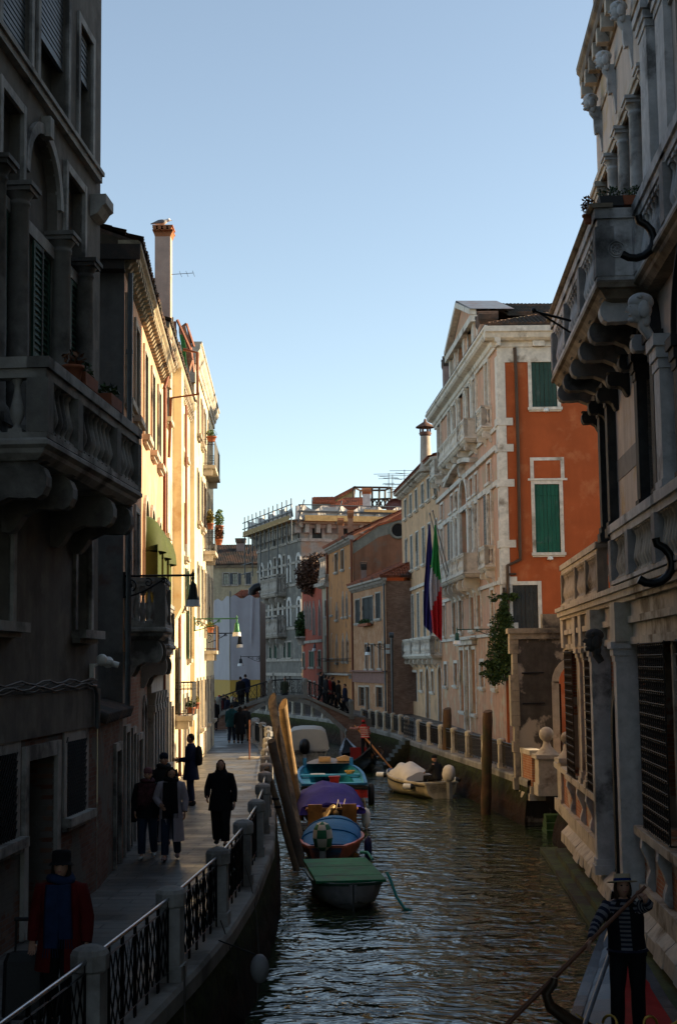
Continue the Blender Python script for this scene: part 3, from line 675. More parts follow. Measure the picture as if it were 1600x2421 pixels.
# ---------------- pink house with corbelled eave (half in shade)
F2 = left(-4.12, 26.9, -.06); E2 = 11.2
t2 = thing('pink_house', 'pink plastered house with corbelled eave, shaded at one end and sunlit at other', 'building', F2.w(5,-.3,G))
PK = mat('peach_plaster', (.60,.35,.22), .85, var=.15, stain=(.48,.36,.26), stain_amt=.35, streak=True)
up = [[a, b, 10.18, 12.15] for a, b in ((.3,1.2),(2.3,3.2),(4.7,5.6),(7.1,7.95),(9.4,10.2))]
lo = [[.5,1.35,5.9,8.2],[2.4,3.25,5.9,8.2]]; ar = [[4.75,5.75,5.7,8.75,'round'],[6.75,7.75,5.7,8.75,'round'],[9.3,10.2,5.7,8.7,'round']]
shell(t2, F2, 0, E2, 5.25, 12.62, up+lo+ar, PK, 8, .2, ends=(0,1))
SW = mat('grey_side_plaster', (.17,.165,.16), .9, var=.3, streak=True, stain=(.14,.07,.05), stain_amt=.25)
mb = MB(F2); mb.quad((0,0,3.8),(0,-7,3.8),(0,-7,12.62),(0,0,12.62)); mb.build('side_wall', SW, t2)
bs = [[.35,1.15,G,3.7],[1.9,2.6,G,3.6],[3.3,4.3,G,3.4],[4.75,5.4,2.2,4.2,'round']]
BP = brick('peeling_brick', (.23,.10,.065), (.30,.16,.11), (.25,.22,.18), (.26,.22,.19), .47)
mb = MB(F2); wallp(mb, 0, E2, G-.1, 5.249, bs, .3); mb.quad((0,0,G-.1),(0,-.4,G-.1),(0,-.4,5.25),(0,0,5.25)); mb.build('ground_floor_wall', BP, t2)
for h in up: window(t2, F2, h, M['istwarm'], fw=.13, depth=.18, proud=.05)
for h in lo: window(t2, F2, h, M['istgrey'], fw=.13, depth=.18, shut='closed', smat=M['greyshut'])
for h in ar: window(t2, F2, h, M['istwarm'], fw=.13, depth=.2, proud=.07)
for h in bs[:3]: window(t2, F2, h, st, fw=.14, depth=.28, sill=False, bars=False, pane=mat('shade_door', (.07,.07,.07), .6))
window(t2, F2, bs[3], M['istgrey'], fw=.13, depth=.28)
# green dome canopies over the arched windows
gm = mat('olive_canvas', (.045,.06,.008), .75, var=.25, bmp=.15)
for k, u in enumerate((5.25, 7.25, 9.4)):
    mb = MB(F2); n = 8; hw = .62; rings = []
    for j in range(6):
        a = (pi/2)*j/5; rings.append([(u-hw*math.cos(pi*i/n)*1.0, max(.02,.5*math.sin(a))*(.35+.65*math.sin(pi*i/n)), 7.55+.85*math.cos(a)*math.sin(pi*i/n)) for i in range(n+1)])
    mb.loft(rings, closed=False, caps=False)
    mb.add([(u-hw,.02,7.55),(u-hw,.34,7.5),(u-hw,.34,6.3),(u-hw,.02,6.3)], [(0,1,2,3)]); mb.add([(u+hw,.02,7.55),(u+hw,.34,7.5),(u+hw,.34,6.3),(u+hw,.02,6.3)], [(0,1,2,3)])
    mb.add([(u-hw,.34,7.7),(u+hw,.34,7.7),(u+hw,.34,6.3),(u-hw,.34,6.3)], [(0,1,2,3)])
    tag(mb.build('awning', gm, None, F2.w(u,.2,7)), ['green domed canvas awning nearest the shaded end of the pink house','middle green domed canvas awning on the pink house','green domed canvas awning farthest along the pink house'][k], 'awning', 'green awnings of the pink house')
cornice(F2, -.3, E2, 12.95, [(-.1,0),(.26,0),(.28,.05),(.34,.1),(.34,.2),(.28,.24),(-.1,.24)], stone('eave_stone', (.40,.33,.22), amt=.35), t2, 'eave')
mb = MB(F2); mb.box(-.35, -.30, -5, .33, 12.8, 13.1); mb.box(-.30,0,-5,.02,12.62,12.95); mb.build('eave_return', M['tileold'], t2)
modillions(F2, -.1, E2-.1, 12.66, 12.94, 0, .26, .36, stone('eave_stone', (.40,.33,.22)), t2, .17)
rp = F2.w(-.3,.36,13.18); tiles(rp, F2.u, -F2.n+Vector((0,0,.36)), 57, 8, M['tileold'], t2, 'roof')
# rain pipe at its corner, ledge of shopfront
mb = MB(F2); mb.tube([(-.05,.12,12.6),(-.05,.1,4.3),(0,.1,4.1)], .055, 8)
for z in (11,9,7,5): mb.lathe([(.07,0),(.07,.08)], (-.05,.11,z), 8)
mb.build('drainpipe', M['pipe'], t2)
mb = MB(F2); mb.tube([(10.55,.12,12.4),(10.55,.1,1.6)], .05, 8); mb.tube([(10.55,.1,12.4),(10.9,.2,12.9)], .05, 8); mb.build('drainpipe', M['copper'], t2)
# white stone shopfront
mb = MB(F2); mb.box(6.1,10.3,.0,.10,4.35,4.75); mb.box(6.0,10.4,.0,.30,4.76,4.9); mb.box(6.05,10.35,0,.2,4.9,5.0); mb.box(6.1,10.3,0,.14,G,1.75)
for i in range(5): u = 6.2+i*.98; mb.box(u-.12,u+.12,.0,.16,1.751,3.9); mb.box(u-.17,u+.17,0,.2,3.9,4.05); mb.prism([(0,4.06),(.18,4.06),(.22,4.349),(0,4.349)], 0, u-.13, u+.13)
so_ = mb.build('shopfront', stone('shop_stone', (.42,.41,.38), amt=.15), t2); mb = MB(F2); mb.box(6.1,10.3,.005,.03,1.75,4.35); mb.build('pane', M['glass'], so_)
# balcony of the pink house
def stonebalcony(t, fr, u0, u1, w, z, h, m, bm, posts=1, drop=.7, brs=(.15,.85), dark=None):
    balustrade(fr, [(u0+.1,0),(u0+.1,w-.1),(u1-.1,w-.1),(u1-.1,0)], z, h, bm, m, t, posts=posts, step=.22, rail=.16, wid=.18, pw=.2)
    slab(fr, u0, u1, w, z, m, t)
    for b in brs: scrollbracket(fr, u0+(u1-u0)*b, .2, 0, w*.92, z-.25, drop, dark or m, t)
bmL = baluster_mesh('baluster_small', .74, .07, M['istgrey'])
stonebalcony(t2, F2, .3, 2.1, .78, 5.72, .96, M['istgrey'], bmL, 1)
stonebalcony(t2, F2, 4.0, 6.4, .62, 5.45, .9, M['istgrey'], bmL, 1)
# ---------------- cream house with flue
F3 = left(-4.79, 38.1, -.045); E3 = 12.6
t3 = thing('cream_house', 'sunlit cream house with projecting flue and green louvred shutters, left bank', 'building', F3.w(6,-.3,G))
CR = mat('cream_plaster', (.72,.60,.40), .85, var=.1, stain=(.52,.34,.17), stain_amt=.35, streak=True)
h3 = [[1.2,2.1,11.95,13.1],[6.2,7.0,11.95,13.1],[9.0,9.9,11.95,13.3],[.6,1.4,8.6,10.4],[6.3,7.1,8.6,10.3],[9.2,10.0,8.6,10.3],[1,1.8,5.4,7.2],[7.9,8.7,6.9,8.2],[10.7,11.5,5.2,8.2],[5.6,6.5,3.45,5.4],[1.0,1.7,2.3,4.1],[3.0,3.9,G,3.8],[8.6,9.5,G,3.9],[10.6,11.4,G,3.9]]
shell(t3, F3, 0, E3, G-.1, 14.0, h3, CR, 8, .2, ends=(1,1))
for i, h in enumerate(h3):
    if i in (7, 8): window(t3, F3, h, M['istwarm'], fw=.1, depth=.16, shut='open', smat=M['gshut'])
    elif i >= 11: window(t3, F3, h, M['istwarm'], fw=.14, depth=.2, sill=False, bars=False, pane=M['dwood'])
    else: window(t3, F3, h, M['istwarm'], fw=.12, depth=.16)
cornice(F3, -.05, E3+.1, 14.0, [(-.05,0),(.04,.0),(.05,.12),(.1,.16),(.16,.2),(.2,.25),(.2,.36),(-.05,.42)], stone('eave_stone', (.40,.33,.22)), t3)
modillions(F3, .2, E3-.1, 13.78, 14.04, 0, .17, .45, M['istwarm'], t3, .16)
tiles(F3.w(0,.22,14.44), F3.u, -F3.n+Vector((0,0,.38)), 63, 8, M['tileold'], t3, 'roof')
mb = MB(F3); mb.box(3.9,4.9,0,.27,6.7,13.95); mb.prism([(0,6.2),(.27,6.699),(0,6.699)], 0, 3.9, 4.9); mb.build('flue', CR, t3)
mb = MB(F3); mb.tube([(5.6,.1,13.7),(5.6,.1,1.6)], .05, 8); mb.tube([(8.8,.1,13.7),(8.8,.1,9.0)], .04, 8); mb.build('drainpipe', M['copper'], t3)
mb = MB(F3); mb.tube([(1.2,.5,13.9),(1.2,.9,13.8),(1.2,.9,12.6),(1.2,.15,12.5),(1.2,.1,10.8)], .045, 8); mb.build('gutter_pipe', M['copper'], t3)
ironbalcony(F3, 4.9, 7.1, 3.45, .55, 1.0, M['iron'], t3, M['istwarm'])
shutter(F3, 4.9, 5.55, 3.5, 5.5, .1, M['dshut'], t3, 'plank')
# ---------------- tall pale house at the end of the row
F4 = left(-5.2, 50.7, -.04); E4 = 13.9
t4 = thing('yellow_house', 'tall pale yellow house with iron flower balconies at the end of the left row', 'building', F4.w(6,-.3,G))
YL = mat('pale_yellow_plaster', (.72,.62,.42), .85, var=.1, stain=(.50,.34,.18), stain_amt=.3, streak=True)
h4 = []
for z0, z1 in ((13.6,15.3),(10.3,12.2),(6.7,8.7)):
    for u in (1.5, 4.0, 6.2, 8.9, 11.5): h4.append([u, u+.95, z0, z1])
h4 += [[u, u+.9, 2.6 if k % 2 else G, 4.4] for k, u in enumerate((1.3,3.4,5.6,8,10.6,12.4))]
shell(t4, F4, 0, E4, G-.1, 15.9, h4, YL, 9, .18)
for i, h in enumerate(h4):
    if i in (0,1): window(t4, F4, h, M['istwarm'], fw=.1, depth=.15, shut='closed', smat=mat('pink_shutter', (.40,.22,.14), .7))
    elif i in (2,7,12): window(t4, F4, [h[0],h[1],h[2]-.65,h[3]], M['istwarm'], fw=.1, depth=.15, sill=False)
    elif i in (6,): window(t4, F4, h, M['istwarm'], fw=.1, depth=.15, shut='half', smat=M['bshut'])
    elif i >= 15: window(t4, F4, h, M['istwarm'], fw=.12, depth=.15, sill=h[2] > 2, bars=False, pane=M['dwood'] if h[2] < 2 else M['glass'])
    else: window(t4, F4, h, M['istwarm'], fw=.1, depth=.15)
cornice(F4, -.3, E4+.35, 15.9, [(-.05,0),(.06,0),(.06,.22),(.12,.28),(.14,.4),(.2,.48),(.24,.55),(.24,.7),(.3,.74),(.3,.8),(-.05,.8)], stone('eave_pale', (.52,.47,.38), amt=.2), t4)
mb = MB(F4); mb.box(-.26,.0,-.6,.05,15.2,15.9); mb.box(-.28,.02,-.6,.09,15.9,16.6); mb.build('corner_pier', M['istwarm'], t4)
ironbalcony(F4, 5.3, 9.9, 12.95, .5, 1.05, M['iron'], t4, M['istwarm'])
ironbalcony(F4, 5.3, 8.0, 9.5, .5, .95, M['iron'], t4, M['istwarm'])
ironbalcony(F4, 6.2, 8.6, 5.55, .5, 1.0, mat('rusty_iron', (.09,.045,.02), .7), t4, M['istwarm'])
plant('planter_box', 'green trailing plant in basket on the highest iron balcony', F4.w(5.3,.35,13.9), .2, .2, M['terra'], M['leafg'], n=120, size=.06)
for k, (u, w_, z, r_, lm, lab) in enumerate(((5.2,.3,10.35,.34,'leafy','orange and green flowers in pot at near end of flower balcony'),(6.2,.62,10.35,.42,'leafg','bushy green plant in pot at canal side of flower balcony'),(5.6,.62,9.75,.36,'leafr','reddish trailing plant low on the flower balcony railing'),(7.4,.6,10.0,.3,'leafd','dark plant hanging at far end of flower balcony'))):
    plant('potted_plant', lab, F4.w(u,w_,z), r_*.4, .24, M['terra'], M[lm], n=420, ht=r_*1.7, size=.06)
plant('potted_plant', 'small golden plant on the little black balcony in the sun', F3.w(6.9,.5,3.6), .14, .2, M['terra'], M['leafy'], n=150, size=.05)
plant('potted_plant', 'small dark plant on the little black balcony', F3.w(5.3,.45,3.5), .14, .2, M['terra'], M['leafd'], n=120, size=.05)
plant('potted_plant', 'hanging pot with orange flowers above the lowest rusty balcony', F4.w(3.2,.4,6.2), .13, .2, M['terra'], M['leafy'], n=120, size=.05)
# ---------------- chimney with gull, roof terrace
c = gy(366, 780, 39.2); d_ = gy(403, 780, 39.2); zt_ = gy(384, 546, 39.2).z
tc = thing('chimney', 'tall pinkish rendered chimney with tiled cap standing alone above left roofs', 'chimney', (c.x+.2, 39.4, 13))
mb = MB(); mb.box(c.x, d_.x, 39.2, 39.65, 12.8, zt_-.16); mb.build('shaft', mat('chimney_render', (.50,.36,.29), .9, var=.15, patch=(.26,.21,.17), patch_lo=.58), tc)
mb = MB(); x0, x1 = c.x, d_.x
mb.prism([(x0,zt_-.159),(x1,zt_-.159),(x1+.07,zt_+.0),(x0-.05,zt_+.0)], 1, 39.2, 39.68)
mb.box(x0-.06,x1+.08,39.12,39.73,zt_,zt_+.03)
for i in range(4): u = x0+.0+i*(x1-x0)/3; mb.tube([(u,39.08,zt_+.07),(u,39.76,zt_+.07)], .055, 8)
mb.box(x0-.06,x1+.08,39.1,39.75,zt_+.12,zt_+.15); mb.build('cap', mat('terracotta_cap', (.36,.14,.06), .85, var=.35), tc)
def gull():
    z = zt_+.15; cx = gy(382, 520, 39.4).x; t = thing('seagull', 'white seagull with grey wings standing on the tall chimney', 'bird', (cx, 39.4, z))
    mb = MB(); prof = [(-.27,.005,.005,.10),(-.2,.02,.014,.10),(-.1,.05,.045,.115),(0,.065,.06,.13),(.09,.06,.055,.145),(.15,.045,.042,.175),(.185,.035,.036,.2),(.215,.036,.035,.205),(.24,.03,.028,.203),(.262,.01,.01,.195)]
    mb.loft([[(cx+a, 39.4+b*1.3*math.cos(k*pi/5), z+.03+zz+c_*1.35*math.sin(k*pi/5)) for k in range(10)] for a,b,c_,zz in prof]); mb.build('body', mat('gull_white', (.75,.73,.70), .7, bmp=0), t)
    mb = MB()
    for s_ in (-1,1): mb.loft([[(cx+a, 39.4+s_*(b*1.3+.012*math.cos(k*pi/4)), z+.03+zz+c_*1.35*math.sin(k*pi/4)) for k in range(8)] for a,b,c_,zz in ((-.31,.01,.006,.092),(-.2,.03,.02,.115),(-.08,.055,.04,.135),(.04,.066,.045,.14),(.1,.055,.02,.15))])
    mb.build('wings', mat('gull_grey', (.12,.13,.15), .7, bmp=0), t)
    mb = MB(); mb.loft([[(cx+.255+a, 39.4+r_*math.cos(k*pi/3), z+.225-a*.3+r_*math.sin(k*pi/3)) for k in range(6)] for a, r_ in ((0,.01),(.05,.006),(.06,.001))]); mb.build('beak', mat('gull_yellow', (.6,.35,.05), .6, bmp=0), t)
    for s_ in (-.02,.02):
        mb = MB(); mb.tube([(cx,39.4+s_,z),(cx+.01,39.4+s_,z+.11)], .006, 5); mb.box(cx-.01,cx+.04,39.4+s_-.015,39.4+s_+.015,z,z+.006); mb.build('leg', mat('gull_leg', (.5,.3,.25), .6, bmp=0), t)
gull()
a = gy(407, 649, 39.4); b = gy(458, 647, 39.4); mb = MB(); mb.tube([(a.x-.05,39.4,a.z),(b.x,39.4,b.z+.02)], .008, 5)
for i in range(3): q = a.lerp(b, .4+.3*i); mb.tube([(q.x,39.1,q.z),(q.x,39.7,q.z)], .006, 4)
tag(mb.build('antenna', M['iron'], None, (a.x,39.4,a.z)), 'thin rod aerial sticking out from the tall chimney', 'antenna')
# roof terrace (altana)
ta = thing('roof_terrace', 'timber roof terrace with green netting and slatted screens above left houses', 'roof terrace', (-5.6,46,14.6))
def gp(q, Y): return gy(*q, Y)
mb = MB()
for q0, q1, Y in (((414,760),(414,880),44.0),((409,760),(409,830),47.5),((419,756),(452,830),44.0),((428,775),(456,850),48.5),((445,775),(459,880),49.5),((428,775),(441,765),48.5),((441,765),(459,820),49.5)):
    a = gp(q0,Y); b = gp(q1,Y); mb.tube([a,b], .045, 4, False)
mb.build('frame', M['copper'], ta)
mb = MB(); Fa = left(-5.3, 43, -.05)
for i in range(22): z = 14.5+i*.07; mb.box(0, 6.5, -.02, .02, z, z+.035)
mb.build('screen', mat('slat_green_brown', (.10,.085,.05), .8, var=.3), ta) if False else None
mb = MB(Fa)
for i in range(20): z = 14.55+i*.085; mb.box(1.2, 6.6, -.03, .02, z, z+.045)
for u in (1.2,3,4.8,6.6): mb.box(u-.05,u+.05,-.05,.04,14.4,16.5)
mb.build('screen', mat('slat_green_brown', (.13,.10,.05), .8, var=.3), ta)
a = [gp(q, 46.0) for q in ((424,791),(434,790),(442,830),(432,832))]; b = [gp(q, 46.3) for q in ((426,830),(438,828),(442,870),(434,862))]
mb = MB(); mb.add(a+[p+Vector((0,.04,0)) for p in a], [(0,1,2,3),(7,6,5,4),(0,4,5,1),(1,5,6,2),(2,6,7,3),(3,7,4,0)]); mb.add(b+[p+Vector((0,.04,0)) for p in b], [(0,1,2,3),(7,6,5,4),(0,4,5,1),(1,5,6,2),(2,6,7,3),(3,7,4,0)]); mb.build('netting', mat('green_net', (.03,.20,.06), .8), ta)
a = gp((424,770),47); b = gp((440,766),47.4); mb = MB(); P = [gp(q,47.2) for q in ((423,772),(438,767),(449,812),(455,850),(449,868),(440,830))]
mb.add([p for p in P]+[p+Vector((-.1,.9,0)) for p in P], [tuple(range(6)), tuple(range(11,5,-1))]+[(i,(i+1)%6,6+(i+1)%6,6+i) for i in range(6)]); mb.build('parapet', brick('roof_brick', (.35,.13,.07), (.42,.2,.12), (.3,.25,.2), axis='X'), ta)
# ================= near right palazzo (white stone, loggia, deep balcony)
FP = right(5.4, 28, .055)
tp = thing('stone_palazzo', 'carved white stone palazzo with loggia, deep balcony and iron grilles, nearest on right', 'building', FP.w(0,-.3,1))
ps = stone('palazzo_stone', (.52,.51,.50), dirt=(.12,.115,.11), amt=.25); pw_ = stone('palazzo_stone_warm', (.50,.44,.36), dirt=(.12,.085,.05), amt=.3)
blk = stone('palazzo_crust_and_shade', (.05,.048,.046), dirt=(.015,.015,.015), amt=.7); cr = mat('pale_pink_plaster', (.50,.42,.36), .8, var=.12, streak=True, stain=(.42,.30,.16), stain_amt=.3)  # blk: dirt crust plus shade of the near faces, both in the colour
UE = .1; GE = 8.4
arA = [-1.05,-.2,7.3,10.6,'round']; arB = [-6.3,-5.0,7.4,10.6,'round']; arC = [-11,-8.6,7.4,10.6,'round']
lg = [[-2.55,-.55,11.1,14.55],[-3.95,-2.7,11.1,14.55],[-5.45,-4.1,11.1,14.55],[-6.5,-5.6,11.1,14.55],[-10.5,-8.4,12,14.8]]
lg = [[-6.55,-.5,11.1,14.5],[-10.6,-8.6,11.6,14.6]]
shell(tp, FP, -38, UE, 6.3, 17.0, [arA,arB,arC]+lg, cr, 12, .6)
mb = MB(FP); mb.box(-38, UE, -5, -.15, 17.4, 24); mb.build('attic_wall', mat('attic_yellow', (.42,.36,.24), .85, streak=True, stain=(.2,.15,.1), stain_amt=.4), tp)
mb = MB(FP); mb.box(UE-.3, UE+.05, -3, -.03, 17.41, 22.5); mb.box(UE-.3,UE+.12,-3,.05,19.6,19.8); mb.build('attic_pier', pw_, tp)
# ground floor with portals and grilled windows
g1 = [6.3,8.1,2.15,5.2]; g2 = [1.75,3.8,2.15,5.15]; pt = [-2.35,-.25,.3,4.6]; g4 = [-6.6,-4.1,2.2,5.25]; g5 = [-10,-7.6,2.2,5.25]; g6 = [-13.6,-11.2,2.2,5.25]
BW = brick('palazzo_brick', (.34,.11,.055), (.42,.19,.10), (.33,.29,.23), (.52,.41,.32), .53)
mb = MB(FP); wallp(mb, -38, GE, .05, 6.3, [g1,g2,pt,g4,g5,g6], .5); mb.quad((GE,0,.05),(GE,-8,.05),(GE,-8,6.3),(GE,0,6.3)); mb.quad((UE,0,6.3),(GE,0,6.3),(GE,-8,6.3),(UE,-8,6.3)); mb.build('ground_floor_wall', BW, tp)
for h in (g1,g2,g4,g5,g6):
    o = window(tp, FP, h, pw_, fw=.14, depth=.45, pane=M['dark'], bars=False, sill=False, proud=.05)
    gm_ = MB(FP); a,b,c,d = h; st_ = .19; w_ = .16
    for i in range(int((b-a)/st_)+1): u = a+i*st_; gm_.tube([(u,w_,c),(u,w_,d)], .013, 4, False)
    for j in range(int((d-c)/.19)+1):
        z = c+j*.19; gm_.tube([(a,w_+.01,z),(b,w_+.01,z)], .012, 4, False)
        for i in range(int((b-a)/st_)):
            u = a+(i+.5)*st_; zz = z+.095
            if zz < d: gm_.tube([(u+.07*math.cos(q*pi/3), w_, zz+.07*math.sin(q*pi/3)) for q in range(7)], .009, 3, False)
    for (u, z) in ((a,c),(b,c),(a,d),(b,d)): gm_.tube([(u,0,z),(u,w_,z)], .015, 4, False)
    gm_.build('grille', mat('rust_iron', (.028,.018,.012), .7), o)
mb = MB(FP); mb.box(pt[0],pt[1],-.5,-.46,.3,4.6); mb.build('water_door', M['dwood'], tp)
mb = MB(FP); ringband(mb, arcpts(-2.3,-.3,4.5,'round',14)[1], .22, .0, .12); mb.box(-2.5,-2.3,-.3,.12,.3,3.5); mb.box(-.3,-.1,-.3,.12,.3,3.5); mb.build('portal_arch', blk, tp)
for u in (.55,-3.0): pilaster(FP, u, u+.34, .75, 5.3, 0, .38, ps, tp, cap=.35)
pilaster(FP, 3.95, 4.35, 2.1, 5.25, 0, .12, pw_, tp); pilaster(FP, 5.2, 5.6, 2.1, 5.25, 0, .1, pw_, tp); pilaster(FP, 8.12, 8.38, 2.1, 5.25, 0, .06, pw_, tp)
# entablature between floors
mb = MB(FP)
for (w_, z0, z1, e) in ((.14,5.25,5.38,0),(.08,5.38,5.62,0),(.17,5.62,5.74,.02),(.11,5.74,6.0,0),(.2,6.0,6.08,.05),(.27,6.08,6.2,.08),(.32,6.2,6.3,.1)): mb.box(-38, GE+e, -.3, w_, z0+.001, z1)
for u in (.72,-2.83): mb.box(u-.3,u+.3,.0,.40,5.3,5.99)
for u in (4.15,5.4,8.1): mb.box(u-.28,u+.28,.0,.2,5.3,5.99)
mb.build('entablature', pw_, tp)
# plinth: stone coping, S brackets, base blocks
mb = MB(FP); mb.box(1.2,GE+.05,-.1,.2,2.0,2.14); mb.box(-20,-3.2,-.1,.2,2.0,2.14); mb.box(.9,GE+.05,.0,.14,.82,1.15); mb.box(-20,-3.2,0,.14,.82,1.15)
mb.build('plinth', pw_, tp)
for u in (1.4,2.2,3.9,5.7,7.9,-4.0,-5.6,-7.4):
    mb = MB(FP); mb.prism([(0,2.0),(.19,2.0),(.21,1.85),(.12,1.65),(.07,1.5),(.12,1.35),(.13,1.25),(.04,1.15),(0,1.15)], 0, u-.1, u+.1); mb.build('scroll_bracket', ps, tp)
mb = MB(FP); rnd = random.Random(8); u = -14
while u < GE: l_ = rnd.uniform(.5,1.1); mb.prism([(0,.45),(.3+rnd.uniform(0,.08),.42),(.3,.62+rnd.uniform(0,.06)),(.12,.82),(0,.82)], 0, u, u+l_-.03); u += l_
mb.build('base_stones', pw_, tp)
mb = MB(FP); mb.box(-40,GE,.0,.5,-.5,.26); mb.box(-40,GE+1.5,.3,.75,-.5,.10)
tag(mb.build('mooring_ledge', mat('mossy_stone', (.06,.075,.015), .8, var=.5, sc=5, stain=(.03,.02,.01), stain_amt=.6), None, FP.w(0,.3,.2)), 'moss covered stone ledge at the foot of the white palazzo', 'ledge')
# rough wet foundation wall below
mb = MB(FP); rnd = random.Random(5); lv = []
for z, o_ in ((.9,.01),(.6,.08),(.35,.16),(.1,.2),(-.4,.25)): lv.append([(u*.45-16, o_+rnd.uniform(-.02,.05), z) for u in range(63)])
vs = [p for l_ in lv for p in l_]; mb.add(vs, [(r_*63+i, r_*63+i+1, (r_+1)*63+i+1, (r_+1)*63+i) for r_ in range(4) for i in range(62)]); mb.build('foundation', QW, tp)
# piano nobile: pilasters with arches, dark with crust and painted shade
for h, us in ((arA,(-1.33,-.2)),(arB,(-6.62,-5.0)),(arC,(-11.3,-8.6))):
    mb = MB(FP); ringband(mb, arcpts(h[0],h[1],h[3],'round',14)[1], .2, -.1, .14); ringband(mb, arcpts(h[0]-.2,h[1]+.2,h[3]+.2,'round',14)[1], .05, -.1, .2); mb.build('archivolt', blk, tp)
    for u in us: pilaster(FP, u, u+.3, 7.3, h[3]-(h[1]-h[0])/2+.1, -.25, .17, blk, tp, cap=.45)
    mb = MB(FP); mb.box(h[0],h[1],-.55,-.5,h[2],h[3]-.1); mb.build('pane', M['glass'], tp)
for u in (-7.6,-12.5): pilaster(FP, u, u+.5, 7.3, 9.75, -.1, .24, ps, tp, cap=.5)
mb = MB(FP); mb.box(-5.0,-.93,-.02,.012,8.35,8.75); mb.box(-5.0,-.93,-.02,.03,10.3,10.5); mb.build('plaster_band', mat('grey_band', (.20,.19,.18), .85), tp)
# black iron lantern brackets under the frieze, keystone busts
def bust(fr, u, w, z, s, m, parent, name='carved_head'):
    """classical head looking outward from the wall: skull, brow, nose, lips, chin, wrapped hair, scroll behind"""
    mb = MB(fr)
    R_ = lambda q, r_, sq: mb.ball((u+q[0]*s, w+q[1]*s, z+q[2]*s), r_*s, 12, 9, sq)
    R_((0,0,0), .5, (.8,1.0,1.15)); R_((0,.12,-.32), .34, (.75,.85,.9)); R_((0,-.05,.3), .52, (.9,1.05,.75)); 
    mb.loft([[(u+a*s, w+(.44+b)*s, z+c*s) for a,b,c in ring] for ring in ([(-.05,0,.14),(.05,0,.14),(.04,.06,.12),(-.04,.06,.12)],[(-.1,0,-.1),(.1,0,-.1),(.06,.2,-.06),(-.06,.2,-.06)],[(-.06,0,-.14),(.06,0,-.14),(.04,.05,-.13),(-.04,.05,-.13)])])
    R_((0,.42,-.24), .11, (1.3,.7,.45)); R_((0,.36,-.45), .15, (1,1,.8))
    for e in (-1,1): R_((e*.17,.42,.1), .075, (1.2,.5,.6)); R_((e*.42,-.1,-.1), .24, (.6,1,1.6)); R_((e*.3,-.2,-.5), .2, (.7,.9,1.5))
    for k in range(5): R_((-.4+.2*k,.28-.12*abs(k-2),.42), .14, (1,1,.8))
    mb.tube([(u,w-.1*s,z-.4*s),(u,w-.15*s,z-.8*s),(u,w-.4*s,z-1.2*s)], [.26*s,.24*s,.2*s], 8)
    return mb.build(name, m, parent)
# upper loggia
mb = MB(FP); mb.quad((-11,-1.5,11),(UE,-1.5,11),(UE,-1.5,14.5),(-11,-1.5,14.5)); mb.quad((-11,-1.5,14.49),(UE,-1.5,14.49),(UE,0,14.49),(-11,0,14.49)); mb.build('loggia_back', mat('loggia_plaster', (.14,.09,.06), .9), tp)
for u in (-2.05,-3.42,-4.8,-6.1): column(FP, u, -.02, 11.2, 14.5, .15, ps, tp, cap=.3, n=18)
pilaster(FP, -.6, .05, 11.0, 14.5, -.2, .08, pw_, tp); pilaster(FP, -7.4, -6.75, 11.0, 15.0, -.1, .22, ps, tp, cap=.4); pilaster(FP, -8.3, -7.6, 11.8, 15.0, -.1, .12, ps, tp, cap=.4)
mb = MB(FP); mb.box(-38,UE+.03,-.2,.05,14.5,14.62); mb.box(-38,UE+.06,-.2,.09,14.62,14.74); mb.box(-38,UE+.02,-.1,.03,15.9,16.0); mb.build('architrave', pw_, tp)
for k, u in enumerate((-.75,-2.75,-4.75,-6.75,-8.75)):
    bust(FP, u, .22, 16.1, .28, ps, tp, 'keystone_head'); scrollbracket(FP, u, .13, 0, .16, 16.0, .9, ps, tp, 'console')
cornice(FP, -38, UE+.25, 16.55, [(-.05,0),(.05,0),(.06,.12),(.12,.2),(.15,.3),(.27,.36),(.28,.42),(.28,.56),(.33,.62),(.34,.74),(-.05,.9)], stone('cornice_brown', (.26,.20,.13), dirt=(.06,.04,.025), amt=.6), tp)
modillions(FP, -40, UE+.0, 16.58, 16.86, 0, .28, .62, pw_, tp, .2, False)
# deep balcony
bmP = baluster_mesh('palazzo_baluster', .80, .085, ps)
bw = .9; bu0, bu1 = -6.36, 1.16
brown = stone('balcony_brown_stone', (.28,.23,.165), dirt=(.07,.045,.025), amt=.6)
mb = MB(FP)
ob = balustrade(FP, [(bu0+.15,.2),(bu0+.15,bw-.1),(-3.9,bw-.1),(-1.4,bw-.1),(bu1-.12,bw-.1),(bu1-.12,0)], 10.93, 1.17, bmP, ps, tp, posts=1, step=.27, rail=.3, wid=.26, pw=.3)
mb = MB(FP); mb.box(bu0+.0,bu0+.28,bw-.56,bw+.02,11.0,11.80)
mb.lathe([(0,0)]+[(.001,.0)], (0,0,0), 3) if False else None
for r_ in (.13,.09,.03): mb.tube([(bu0-.012,bw-.28+r_*math.cos(k*pi/8),11.42+r_*math.sin(k*pi/8)) for k in range(17)], .012, 4)
for k in range(8): a = k*pi/4; mb.tube([(bu0-.01,bw-.28+.04*math.cos(a),11.42+.04*math.sin(a)),(bu0-.01,bw-.28+.085*math.cos(a),11.42+.085*math.sin(a))], .012, 4)
mb.build('corner_block', ps, ob)
slab(FP, bu0, bu1, bw, 10.93, brown, tp, ((0,.25),(.06,.2),(.06,.12),(0,.1),(-.06,.03),(-.1,-.02),(-.2,-.06)))
cornice(FP, bu0-.04, bu1+.05, 12.1, [(.66,0),(.98,0),(1.03,.03),(1.03,.07),(.66,.07)], brown, tp, 'rail_top')
